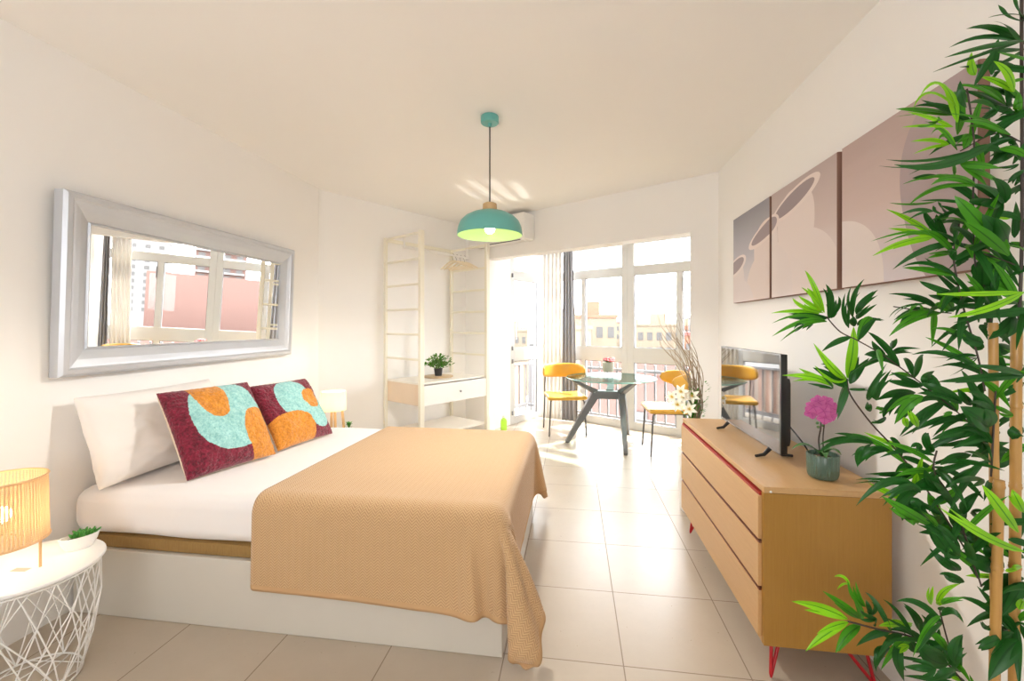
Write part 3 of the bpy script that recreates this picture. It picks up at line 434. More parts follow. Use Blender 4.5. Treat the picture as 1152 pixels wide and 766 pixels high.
-2 71 0 0 0 0 0 0 0 -1 0 0 0 -1 0 0 -1 0 -1 0 -1 0 -1 0 -1 -1 0 -1 -1 -1 -1 0 -1 -1 -1 -1 -1 -1 -1 -1 -1 -1 -1 -1 -1 -1 -2 -1 -1 -1 -2 -1 -1 -2 -1 -2 -1 -2 -1 70 0 0 0 -1 0 0 0 0 0 -1 0 0 0 -1 0 -1 0 -1 0 -1 0 -1 0 -1 -1 -1 0 -1 -1 -1 -1 0 -1 -1 -1 -1 -1 -1 -1 -1 -1 -1 -1 -1 -2 -1 -1 -1 -1 -2 -1 -2 -1 -2 -1 -1 -2 69 0 0 0 0 0 0 0 -1 0 0 0 -1 0 0 -1 0 -1 0 0 -1 -1 0 -1 0 -1 -1 -1 0 -1 -1 -1 -1 -1 0 -1 -1 -1 -1 -1 -1 -1 -1 -1 -1 -2 -1 -1 -1 -1 -2 -1 -1 -2 -1 -2 -1 -2 69 0 0 0 -1 0 0 0 0 0 -1 0 0 -1 0 0 -1 0 -1 0 0 -1 -1 0 -1 0 -1 -1 -1 0 -1 -1 -1 -1 -1 -1 0 -1 -1 -1 -1 -1 -1 -1 -1 -1 -2 -1 -1 -1 -2 -1 -1 -2 -1 -1 -2 -1 67 0 0 0 0 0 0 0 -1 0 0 0 -1 0 0 -1 0 0 -1 0 -1 0 -1 0 -1 -1 0 -1 -1 -1 0 -1 -1 -1 -1 -1 -1 -1 0 -1 -1 -1 -1 -1 -1 -2 -1 -1 -1 -1 -1 -2 -1 -1 -2 -1 -2 -1 67 0 0 0 0 -1 0 0 0 0 -1 0 0 0 -1 0 -1 0 0 -1 0 -1 0 -1 -1 0 -1 0 -1 -1 -1 0 -1 -1 -1 -1 -1 -1 0 -1 -1 -1 -1 -1 -1 -1 -1 -2 -1 -1 -1 -1 -2 -1 -1 -2 -1 -2 66 0 0 0 0 0 0 0 -1 0 0 0 0 -1 0 -1 0 0 -1 0 -1 0 -1 0 -1 0 -1 -1 0 -1 -1 -1 0 -1 -1 -1 -1 -1 -1 -1 0 -1 -1 -1 -1 -1 -1 -2 -1 -1 -1 -1 -2 -1 -1 -2 -1 -1 65 0 0 0 -1 0 0 0 0 0 0 -1 0 0 -1 0 0 -1 0 -1 0 0 -1 -1 0 -1 0 -1 -1 0 -1 -1 -1 0 -1 -1 -1 -1 -1 -1 0 -1 -1 -1 -1 -1 -1 -2 -1 -1 -1 -1 -1 -2 -1 -1 -1 -2 64 0 0 0 0 0 0 0 0 -1 0 0 -1 0 0 0 -1 0 -1 0 0 -1 0 -1 0 -1 -1 0 -1 -1 0 -1 -1 -1 0 -1 -1 -1 -1 -1 0 -1 -1 -1 -1 -1 -1 -1 -1 -2 -1 -1 -1 -1 -2 -1 -1 -2 64 0 0 0 0 -1 0 0 0 0 0 -1 0 0 0 -1 0 -1 0 0 -1 0 -1 0 -1 0 -1 -1 0 -1 -1 0 -1 -1 -1 0 -1 -1 -1 -1 0 -1 -1 -1 -1 -1 -1 -1 -1 -2 -1 -1 -1 -1 -1 -2 -1 -1 62 0 0 0 0 0 0 0 -1 0 0 0 0 -1 0 0 -1 0 0 -1 0 -1 0 -1 0 -1 0 -1 -1 0 -1 -1 0 -1 -1 0 -1 -1 -1 -1 0 -1 -1 -1 -1 -1 -1 -1 -1 -1 -1 -2 -1 -1 -1 -1 -2 -1 62 0 0 0 -1 0 0 0 0 0 0 -1 0 0 0 -1 0 0 -1 0 -1 0 0 -1 -1 0 -1 0 -1 0 -1 -1 0 -1 -1 -1 0 -1 -1 -1 -1 0 -1 -1 -1 -1 -1 -1 -1 -1 -1 -1 -1 -2 -1 -1 -1 -1 60 0 0 0 0 0 0 0 0 -1 0 0 0 -1 0 0 0 -1 0 -1 0 0 -1 0 -1 0 -1 -1 0 -1 0 -1 -1 0 -1 -1 -1 0 -1 -1 -1 0 -1 -1 -1 -1 -1 -1 -1 -1 -1 -1 -1 -2 -1 -1 -1 -1 60 0
0 0 0 -1 0 0 0 0 0 -1 0 0 0 -1 0 0 -1 0 0 -1 0 -1 0 -1 0 -1 0 -1 -1 0 -1 -1 0 -1 -1 0 -1 -1 -1 -1 0 -1 -1 -1 -1 -1 -1 -1 -1 -1 -1 -1 -1 -2 -1 -1 59 0 0 0 0 0 0 0 -1 0 0 0 0 0 -1 0 0 -1 0 0 -1 0 -1 0 0 -1 -1 0 -1 0 -1 0 -1 -1 0 -1 -1 0 -1 -1 -1 -1 0 -1 -1 -1 -1 -1 -1 -1 -1 -1 -1 -1 -1 -1 -1 -2 59 0 0 0 -1 0 0 0 0 0 0 0 -1 0 0 -1 0 0 0 -1 0 -1 0 0 -1 0 -1 0 -1 0 -1 -1 0 -1 0 -1 -1 -1 0 -1 -1 -1 0 -1 -1 -1 -1 -1 -1 -1 -1 -1 -1 -1 -1 -1 -1 -1 57 0 0 0 0 0 0 0 0 -1 0 0 0 0 -1 0 0 0 -1 0 -1 0 0 -1 0 -1 0 -1 0 -1 0 -1 0 -1 -1 0 -1 -1 0 -1 -1 -1 0 -1 -1 -1 -1 -1 -1 -1 -1 0 -2 0 -2 -1 -1 -1 57 0 0 0 0 -1 0 0 0 0 0 0 -1 0 0 0 -1 0 0 -1 0 0 -1 0 -1 0 0 -1 0 -1 0 -1 -1 0 -1 -1 0 -1 -1 0 -1 -1 0 -1 -1 -1 -1 -1 -1 0 -1 -1 -1 -1 -1 -1 -1 -1 55 0 0 0 0 0 0 0 0 -1 0 0 0 0 0 -1 0 0 -1 0 0 -1 0 -1 0 0 -1 0 -1 0 -1 0 -1 0 -1 -1 0 -1 -1 0 -1 -1 0 -1 -1 -1 -1 0 -1 -1 -1 -1 -1 -1 -1 -1 -1 -1 55 0 0 -1 0 0 0 0 0 0 0 0 -1 0 0 0 -1 0 0 0 -1 0 0 -1 0 -1 0 -1 0 0 -1 -1 0 -1 0 -1 0 -1 -1 0 -1 -1 0 -1 -1 -1 -1 0 -1 -1 -1 -1 -1 -1 -1 -1 -1 -1 54 0 0 0 0 0 0 0 0 0 -1 0 0 0 -1 0 0 0 0 -1 0 -1 0 0 -1 0 0 -1 0 -1 0 -1 0 -1 0 -1 0 -1 -1 0 -1 -1 0 -1 -1 -1 -1 0 -1 -1 -1 -1 -1 -1 0 -1 -1 -1 53 0 0 0 0 -1 0 0 0 0 0 0 -1 0 0 0 0 -1 0 0 -1 0 0 0 -1 0 -1 0 0 -1 -1 0 0 -1 -1 0 -1 0 -1 0 -1 -1 0 -1 -1 -1 -1 0 -1 -1 -1 -1 0 -1 -1 -1 -1 -1 52 0 0 0 0 0 0 0 0 -1 0 0 0 0 0 -1 0 0 0 -1 0 0 -1 0 0 -1 0 0 -1 0 -1 0 -1 0 -1 0 -1 0 -1 0 -1 -1 0 -1 -1 -1 0 -1 -1 -1 -1 0 -1 -1 -1 -1 -1 -1 52 0 -1 0 0 0 0 0 0 0 0 0 0 -1 0 0 0 -1 0 0 0 -1 0 0 -1 0 0 -1 0 -1 0 0 -1 0 -1 0 -1 0 -1 0 -1 -1 0 -1 -1 -1 0 -1 -1 -1 0 -1 -1 -1 -1 0 -1 -1 50 0 0 0 0 0 0 0 0 0 -1 0 0 0 0 -1 0 0 0 0 -1 0 0 -1 0 0 -1 0 0 -1 0 -1 0 -1 0 0 -1 -1 0 -1 0 -1 0 -1 -1 -1 0 -1 -1 -1 0 -1 -1 -1 0 -1 -1 -1 50 0 0 0 0 -1 0 0 0 0 0 0 0 -1 0 0 0 0 -1 0 0 0 -1 0 0 -1 0 0 -1 0 0 -1 0 -1 0 -1 0 -1 0 -1 0 -1 0 -1 -1 -1 0 -1 -1 0 -1 -1 -1 0 -1 -1 -1 -1 49 0 0 0 0 0 0 0 0 0 -1 0 0 0 0 0 -1 0 0 0 -1 0 0 0 -1 0 0 -1 0 0 -1 0 -1 0 0 -1 0 -1 0 -1 0 -1 0 -1 -1 -1 0 -1 -1 0
-1 -1 0 -1 -1 -1 0 -1 47 0 0 0 0 0 0 0 0 0 0 0 0 0 -1 0 0 0 -1 0 0 0 0 -1 0 0 -1 0 0 -1 0 0 -1 0 0 -1 0 -1 0 -1 0 -1 0 -1 -1 -1 0 -1 0 -1 -1 0 -1 -1 0 -1 -1 -1 47 0 0 0 0 0 0 0 0 0 0 -1 0 0 0 0 -1 0 0 0 0 -1 0 0 0 -1 0 0 0 -1 0 -1 0 0 -1 0 0 -1 0 -1 0 -1 -1 0 -1 0 -1 -1 0 -1 -1 0 -1 -1 0 -1 -1 0 46 0 0 0 -1 0 0 0 0 0 0 0 0 0 -1 0 0 0 0 0 -1 0 0 0 -1 0 0 0 -1 0 -1 0 0 0 -1 0 -1 0 0 -1 0 -1 -1 0 -1 0 -1 -1 0 -1 -1 0 -1 0 -1 -1 0 -1 45 0 0 0 0 0 0 0 0 0 -1 0 0 0 0 0 0 -1 0 0 0 0 -1 0 0 0 -1 0 0 0 -1 0 0 -1 0 0 -1 0 0 -1 0 -1 -1 0 -1 0 -1 -1 0 -1 0 -1 0 -1 -1 0 -1 -1 44 0 0 0 0 0 0 0 0 0 0 0 0 0 0 -1 0 0 0 0 -1 0 0 0 0 -1 0 0 0 -1 0 0 -1 0 0 0 -1 0 0 -1 0 -1 -1 0 -1 0 -1 -1 0 -1 0 -1 0 -1 -1 0 -1 0 43 0 0 0 0 0 0 0 0 0 0 -1 0 0 0 0 0 0 -1 0 0 0 0 -1 0 0 0 -1 0 0 0 0 -1 0 0 -1 0 0 0 -1 0 -1 -1 -1 0 -1 0 -1 0 0 -1 -1 0 -1 0 -1 0 -1 42 0 0 0 0 0 0 0 0 0 0 0 0 0 0 -1 0 0 0 0 0 0 -1 0 0 0 -1 0 0 0 0 -1 0 0 -1 0 0 0 0 -1 0 -1 -1 -1 0 -1 0 -1 0 0 -1 0 -1 0 -1 0 -1 -1 42 0 0 0 0 0 0 0 0 0 -1 0 0 0 0 0 0 0 0 -1 0 0 0 0 -1 0 0 0 0 -1 0 0 0 -1 0 0 0 0 0 -1 0 -1 -1 -1 0 -1 0 -1 0 0 -1 0 -1 0 -1 0 -1 0 40 0 0 0 0 0 0 0 0 0 0 0 0 0 0 0 -1 0 0 0 0 0 -1 0 0 0 0 0 -1 0 0 0 -1 0 0 0 0 0 0 -1 0 -1 -1 -1 0 -1 0 0 -1 0 -1 0 -1 0 -1 -1 0 -1 41 0 0 0 0 0 0 0 0 0 0 0 -1 0 0 0 0 0 0 -1 0 0 0 0 0 0 -1 0 0 0 0 -1 0 0 0 0 0 0 0 0 -1 -1 -1 -1 -1 0 0 0 -1 0 -1 -1 -2 -1 -1 -2 -1 -2 47 0 0 0 0 0 -1 0 0 0 0 0 0 0 0 0 0 -1 0 0 0 0 0 0 -1 0 0 0 0 0 -1 0 0 0 0 0 0 0 0 0 0 -1 -2 -1 -2 0 -1 -1 -2 -3 -2 -3 -2 -3 -2 -3 -2 -2 61 0 0 0 0 0 0 0 0 -1 0 0 0 0 0 0 0 0 0 0 0 -1 0 0 0 0 0 0 -1 0 0 0 0 0 -1 0 0 0 1 0 1 -2 -2 -2 -2 -3 -6 -3 -4 -3 -4 -3 -3 -3 -3 -2 -3 -2 74 0 0 0 0 0 0 0 0 0 0 0 0 0 -1 0 0 0 0 0 0 0 0 0 0 0 0 -1 0 0 0 0 0 0 -1 0 1 0 0 1 1 -1 -3 -5 -8 -11 -4 6 -2 -2 -2 -1 -3 -2 -3 -2 -3 -3 65 0 0 0 0 0 0 0 0 -1 0 0 0 0 0 0 0 0 0 0 0 0 0 0 0 0 0 0 0 -1 0 0 0 0 0 0 1 -1 4 -3 4 -5 4 -6 -10 -5 -6 -7 -9 -6 -4 -3 3 -1 -1 -2 -2 -1 64 0 0 0 0 0 0 0 0 0 0 0 0 0 0 0 0 0 0 0 0 0 0 0 0 0 0 0 -1 0 0 0 0 1 0 0 -1 5 -5
10 -10 10 -12 14 -8 -10 -10 -1 -5 -8 -9 -9 -8 -6 -4 -3 -1 -1 72 0 0 0 0 0 0 0 0 0 0 0 0 0 0 0 0 0 0 0 0 0 0 0 0 0 0 0 0 0 0 1 0 0 0 0 4 -4 0 14 -5 -15 16 -6 20 -10 -10 -11 -8 -5 0 -6 -8 -8 -10 -8 -8 -6 73 0 0 0 0 0 0 0 0 0 0 0 0 0 0 0 0 0 0 0 0 0 0 0 0 0 0 0 0 0 1 0 0 0 1 4 -3 -3 4 15 -6 -17 -3 22 15 3 -8 -8 -11 -12 -7 -1 -2 -5 -6 -8 -8 -9 52 0 0 0 0 0 0 0 0 0 0 0 0 0 0 0 0 0 0 0 0 0 0 0 0 0 0 0 0 1 0 0 0 2 3 -2 -3 0 7 14 -5 -20 -8 23 17 11 1 -7 -7 -10 -11 -12 -7 -5 -3 1 -4 -5 29 0 0 0 0 0 0 0 0 0 0 0 0 0 0 0 0 0 0 0 0 0 0 0 0 0 0 0 1 0 0 1 1 2 0 -3 -2 3 10 13 -6 -20 -12 18 13 22 8 -2 -6 -6 -8 -10 -12 -12 -8 -4 -2 -2 23 0 0 0 0 0 0 0 0 0 0 0 0 0 0 0 0 0 0 0 0 0 0 0 0 0 1 0 0 0 1 1 2 -1 -2 -2 1 5 11 13 -7 -20 -14 10 21 10 21 6 -3 -9 -5 -5 -9 -11 -12 -11 -8 -4 20 0 0 0 0 0 0 0 0 0 0 0 0 0 0 0 0 0 0 0 0 0 0 0 1 0 0 0 0 1 1 0 0 -1 -2 1 3 5 12 12 -6 -21 -14 1 24 12 12 19 5 -6 -10 -6 -3 -6 -9 -11 -13 -10 9 0 0 0 0 0 0 0 0 0 0 0 0 0 0 0 0 0 0 0 0 0 0 1 0 0 0 0 0 1 0 0 -1 0 0 2 3 7 11 13 -7 -21 -10 -12 24 23 2 16 17 3 -8 -10 -7 -4 -4 -7 -9 -11 -12 0 0 0 0 0 0 0 0 0 0 0 0 0 0 0 0 0 0 0 0 0 1 0 0 0 0 0 0 0 0 0 0 1 1 2 4 7 12 12 -7 -20 -11 -13 18 22 7 5 20 16 1 -10 -10 -7 -4 -4 -6 -8 -29 0 0 0 0 0 0 0 0 0 0 0 0 0 0 0 0 0 0 0 0 0 1 0 0 0 0 0 0 1 0 0 1 1 2 2 4 7 12 13 -7 -20 -15 -12 11 23 7 4 14 21 16 -3 -11 -10 -7 -5 -4 -6""",
"""187 0 0 0 0 0 0 -1 0 0 -1 0 -1 0 -1 0 -1 -1 0 -1 -1 -1 -1 -1 -1 -1 -1 -1 -1 -1 -1 -2 -1 -1 -1 0 0 -2 -4 -3 -4 -4 -5 -6 -4 -5 -5 -7 -11 -13 -13 -13 -13 -14 -16 -6 -4 0 201 0 0 -1 0 0 0 0 0 -1 0 -1 0 -1 0 -1 0 -1 -1 -1 -1 0 -1 -1 -1 -1 -1 -1 -1 -2 -1 -1 -1 -1 -1 -1 0 -2 -3 -3 -5 -4 -5 -5 -5 -5 -5 -7 -12 -14 -12 -13 -14 -17 -18 -9 -17 -2 226 0 0 0 0 0 0 -1 0 0 -1 0 -1 0 -1 0 -1 -1 0 -1 -1 -1 -1 -1 -1 -1 -1 -1 -1 -1 -1 -1 -1 -2 0 -1 0 -2 -3 -4 -4 -4 -5 -5 -5 -5 -5 -9 -13 -13 -13 -13 -16 -18 -18 -18 -13 -16 251 0 0 0 -1 0 0 0 -1 0 0 -1 0 -1 0 -1 0 -1 -1 -1 0 -1 -1 -1 -1 -1 -1 -1 -1 -1 -1 -2 -1 -1 -1 0 -1 -1 -3 -4 -4 -4 -5 -5 -6 -5 -5 -11 -13 -13 -13 -15 -17 -18 -19 -18 -19 -19 266 0 0 0 0 0 -1 0 0 0 -1 0 -1 0 -1 0 -1 0 -1 -1 -1 -1 0 -1 -1 -1 -1 -1 -1 -2 -1 -1 -1 -1 -1 -1 0 -1 -4 -3 -4 -4 -6 -5 -5 -6 -6 -12 -12 -13 -14 -17 -18 -19 -18 -19 -19 -20 273 0 0 0 0 0 0 0 -1 0 0 -1 0 -1 0 -1 0 -1 -1 0 -1 -1 -1 -1 -1 -1 -1 -1 -1 -1 -1 -1 -1 -1 -2 0 0 -2 -3 -3 -5 -4 -5 -5 -6 -5 -8 -12 -13 -13 -17 -17 -19 -18 -19 -19 -21 -20 282 0 0 0 0 0 -1 0 0 0 -1 0 -1 0 -1 0 -1 0 -1 -1 -1 0 -1 -1 -1 -1 -1 -1 -1 -1 -1 -1 -2 -1 -1 0 -1 -1 -3 -4 -4 -4 -5 -6 -5 -6 -9 -13 -13 -15 -18 -18 -19 -18 -20 -20 -21 -21 291 0 0 0 0 0 0 0 -1 0 0 -1 0 -1 0 -1 0 -1 -1 0 -1 -1 -1 0 -1 -1 -1 -1 -1 -1 -2 -1 -1 -1 -1 -1 0 -1 -4 -3 -4 -5 -5 -5 -6 -6 -11 -13 -14 -17 -18 -19 -19 -19 -21 -21 -20 -20 299 0 0 0 0 0 -1 0 0 0 -1 0 -1 0 -1 0 -1 0 -1 -1 0 -1 -1 -1 -1 -1 -1 -1 -1 -1 -1 -1 -1 -1 -1 -1 -1 0 -4 -3 -5 -4 -5 -5 -6 -8 -12 -13 -17 -18 -18 -19 -20 -21 -21 -20 -19 -20 306 0 0 0 0 0 0 0 -1 0 0 -1 0 0 -1 -1 0 -1 0 -1 -1 -1 0 -1 -1 -1 -1 -1 -1 -1 -1 -1 -1 -1 -1 -2 0 0 -4 -4 -4 -4 -6 -5 -6 -9 -13 -15 -18 -19 -19 -20 -21 -21 -19 -19 -20 -19 313 0 0 0 0 0 -1 0 0 0 -1 0 0 -1 -1 0 -1 0 -1 0 -1 -1 -1 -1 0 -1 -1 -1 -1 -1 -1 -2 -1 -1 -1 -1 0 -1 -3 -4 -4 -4 -6 -5 -7 -11 -14 -18 -19 -18 -21 -21 -20 -19 -19 -20 -19 -19 319 0 0 0 0 0 0 0 -1 0 0 -1 0 -1 0 0 -1 -1 0 -1 -1 0 -1 -1 -1 -1 -1 -1 -1 -1 -1 -1 -1 -1 -1 -1 -1 0 -4 -3 -4 -5 -6
-5 -8 -12 -17 -20 -18 -21 -21 -20 -19 -19 -19 -19 -21 -21 330 0 0 0 0 0 -1 0 0 0 -1 0 -1 0 0 -1 -1 0 -1 0 -1 -1 -1 0 -1 -1 -1 -1 -1 -1 -1 -1 -1 -1 -1 -1 -1 0 -4 -4 -4 -5 -6 -5 -11 -14 -20 -18 -22 -20 -19 -19 -19 -20 -20 -22 -24 -24 347 0 0 0 0 0 0 0 0 -1 0 0 -1 0 -1 0 -1 0 -1 -1 0 -1 -1 -1 -1 0 -1 -1 -1 -1 -1 -1 -1 -1 -1 -1 -1 0 -4 -4 -4 -5 -6 -9 -11 -20 -18 -22 -19 -19 -18 -20 -21 -23 -24 -25 -25 -26 369 0 0 0 0 0 0 0 0 -1 0 0 -1 0 -1 0 0 -1 -1 0 -1 -1 -1 0 -1 -1 -1 -1 -1 -1 -1 0 -2 0 -2 -1 0 -1 -3 -4 -4 -6 -7 -8 -20 -18 -22 -17 -19 -20 -22 -23 -25 -25 -25 -25 -25 -25 385 0 -1 0 0 0 0 0 0 0 0 -1 0 0 -1 0 0 -1 0 -1 0 -1 0 -1 -1 0 -1 -1 0 -1 -1 -1 -1 -1 -1 0 0 -3 -1 -3 -4 -6 -7 -20 -16 -23 -16 -19 -23 -25 -23 -25 -26 -25 -25 -25 -25 -25 393 0 0 0 0 0 0 0 0 0 0 0 -1 0 0 0 0 -1 0 0 0 -1 0 0 -1 0 -1 0 -1 0 0 -1 0 -1 0 -1 -2 0 -1 -1 -3 -5 -18 -14 -24 -16 -23 -23 -25 -25 -25 -25 -25 -26 -25 -25 -25 -26 395 0 0 0 0 0 0 0 0 0 0 0 0 -1 0 0 0 0 0 0 0 0 0 0 0 0 -1 0 0 0 0 0 0 -1 0 0 -1 0 1 -1 -1 -6 -16 -23 -19 -22 -25 -26 -25 -25 -25 -25 -25 -26 -25 -25 -25 -26 393 0 0 0 0 0 0 0 0 0 0 0 0 0 0 0 0 0 0 0 0 0 0 0 0 0 0 0 0 0 0 0 0 0 0 0 0 0 1 0 0 -5 -17 -20 -22 -25 -26 -25 -25 -25 -26 -25 -25 -25 -25 -26 -25 -25 391 0 0 0 0 0 0 0 0 0 0 0 0 0 0 0 0 0 0 0 0 0 0 0 0 0 0 0 0 0 0 0 0 0 0 0 0 0 0 0 0 -5 -15 -22 -25 -22 -25 -25 -25 -25 -25 -25 -25 -25 -25 -25 -25 -25 389 0 0 0 0 0 0 0 0 0 0 0 0 0 0 0 0 0 0 0 0 0 0 0 0 0 0 0 0 0 0 0 0 0 0 0 0 0 0 0 0 -5 -15 -21 -25 -25 -25 -24 -25 -25 -25 -25 -25 -24 -25 -25 -25 -25 389 0 0 0 0 0 0 0 0 0 0 0 0 0 0 0 0 0 0 0 0 0 0 0 0 0 0 0 0 0 0 0 0 0 0 0 0 0 0 0 0 -5 -15 -21 -25 -25 -25 -25 -25 -25 -25 -25 -25 -25 -24 -25 -25 -25 390 0 0 0 0 0 0 0 0 0 0 0 0 0 0 0 0 0 0 0 0 0 0 0 0 0 0 0 0 0 0 0 0 0 0 0 0 0 0 0 0 -5 -15 -21 -24 -26 -25 -25 -25 -25 -25 -25 -25 -25 -25 -25 -25 -25 391 0 0 0 0 0 0 0 0 0 0 0 0 0 0 0 0 0 0 0 0 0 0 0 0 0 0 0 0 0 0 0 0 0 0 0 0 0 0 0 0 -5 -15 -21 -25 -25 -25 -25 -25 -25 -25 -25 -26 -25 -25 -25 -25 -25 392 0 0 0 0 0 0 0 0 0 0 0 0
0 0 0 0 0 0 0 0 0 0 0 0 0 0 0 0 0 0 0 0 0 0 0 0 0 0 0 0 -5 -15 -21 -25 -25 -25 -25 -25 -25 -26 -25 -25 -25 -25 -25 -25 -25 392 0 0 0 0 0 0 0 0 0 0 0 0 0 0 0 0 0 0 0 0 0 0 0 0 0 0 0 0 0 0 0 0 0 0 0 0 0 0 0 0 -5 -15 -21 -25 -25 -25 -25 -26 -25 -25 -25 -25 -25 -25 -25 -25 -25 392 0 0 0 0 0 0 0 0 0 0 0 0 0 0 0 0 0 0 0 0 0 0 0 0 0 0 0 0 0 0 0 0 0 0 0 0 0 0 0 0 -5 -15 -21 -25 -25 -25 -25 -26 -25 -25 -25 -25 -25 -25 -25 -25 -25 392 0 0 0 0 0 0 0 0 0 0 0 0 0 0 0 0 0 0 0 0 0 0 0 0 0 0 0 0 0 0 0 0 0 0 0 0 0 0 0 0 -6 -14 -21 -25 -25 -26 -25 -25 -25 -25 -25 -25 -25 -25 -25 -25 -25 392 0 0 0 0 0 0 0 0 0 0 0 0 0 0 0 0 0 0 0 0 0 0 0 0 0 0 0 0 0 0 0 0 0 0 0 0 0 0 0 0 -6 -14 -22 -24 -26 -25 -25 -25 -25 -25 -25 -25 -25 -25 -25 -25 -25 392 0 0 0 0 0 0 0 0 0 0 0 0 0 0 0 0 0 0 0 0 0 0 0 0 0 0 0 0 0 0 0 0 0 0 0 0 0 0 0 0 -6 -14 -22 -25 -25 -25 -25 -25 -25 -25 -25 -25 -25 -25 -25 -25 -25 392 0 0 0 0 0 0 0 0 0 0 0 0 0 0 0 0 0 0 0 0 0 0 0 0 0 0 0 0 0 0 0 0 0 0 0 0 0 0 0 0 -6 -15 -21 -25 -25 -25 -25 -25 -25 -25 -25 -25 -25 -25 -25 -25 -25 392 0 0 0 0 0 0 0 0 0 0 0 0 0 0 0 0 0 0 0 0 0 0 0 0 0 0 0 0 0 0 0 0 0 0 0 0 0 0 0 0 -6 -15 -21 -25 -25 -25 -25 -25 -25 -25 -25 -25 -25 -25 -25 -25 -25 392 0 0 0 0 0 0 0 0 0 0 0 0 0 0 0 0 0 0 0 0 0 0 0 0 0 0 0 0 0 0 0 0 0 0 0 0 0 0 0 0 -6 -15 -21 -25 -25 -25 -25 -25 -25 -25 -25 -25 -25 -25 -25 -25 -25 392 0 0 0 0 0 0 0 0 0 0 0 0 0 0 0 0 0 0 0 0 0 0 0 0 0 0 0 0 0 0 0 0 0 0 0 0 0 0 0 0 -6 -15 -21 -25 -25 -25 -25 -25 -25 -25 -25 -25 -25 -25 -25 -25 -25 392 0 0 0 0 0 0 0 0 0 0 0 0 0 0 0 0 0 0 0 0 0 0 0 0 0 0 0 0 0 0 0 0 0 0 0 0 0 0 0 0 -6 -15 -22 -24 -25 -25 -25 -25 -25 -25 -25 -25 -25 -25 -25 -25 -25 392 0 0 0 0 0 0 0 0 0 0 0 0 0 0 0 0 0 0 0 0 0 0 0 0 0 0 0 0 0 0 0 0 0 0 0 0 0 0 0 0 -6 -15 -22 -24 -26 -24 -25 -25 -25 -25 -25 -25 -25 -25 -25 -25 -25 392 0 0 0 0 0 0 0 0 0 0 0 0 0 0 0 0 0 0 0 0 0 0 0 0 0 0 0 0 0 0 0 0 0 0 0 0 0 0 0 0 -6 -15 -22 -25 -25 -25 -25 -24 -26 -24 -25 -25 -25 -25 -25 -25 -25 392 0 0 0 0 0 0 0 0 0 0 0 0 0 0 0 0 0 0 0 0 0 0 0 0 0 0 0 0 0 0 0
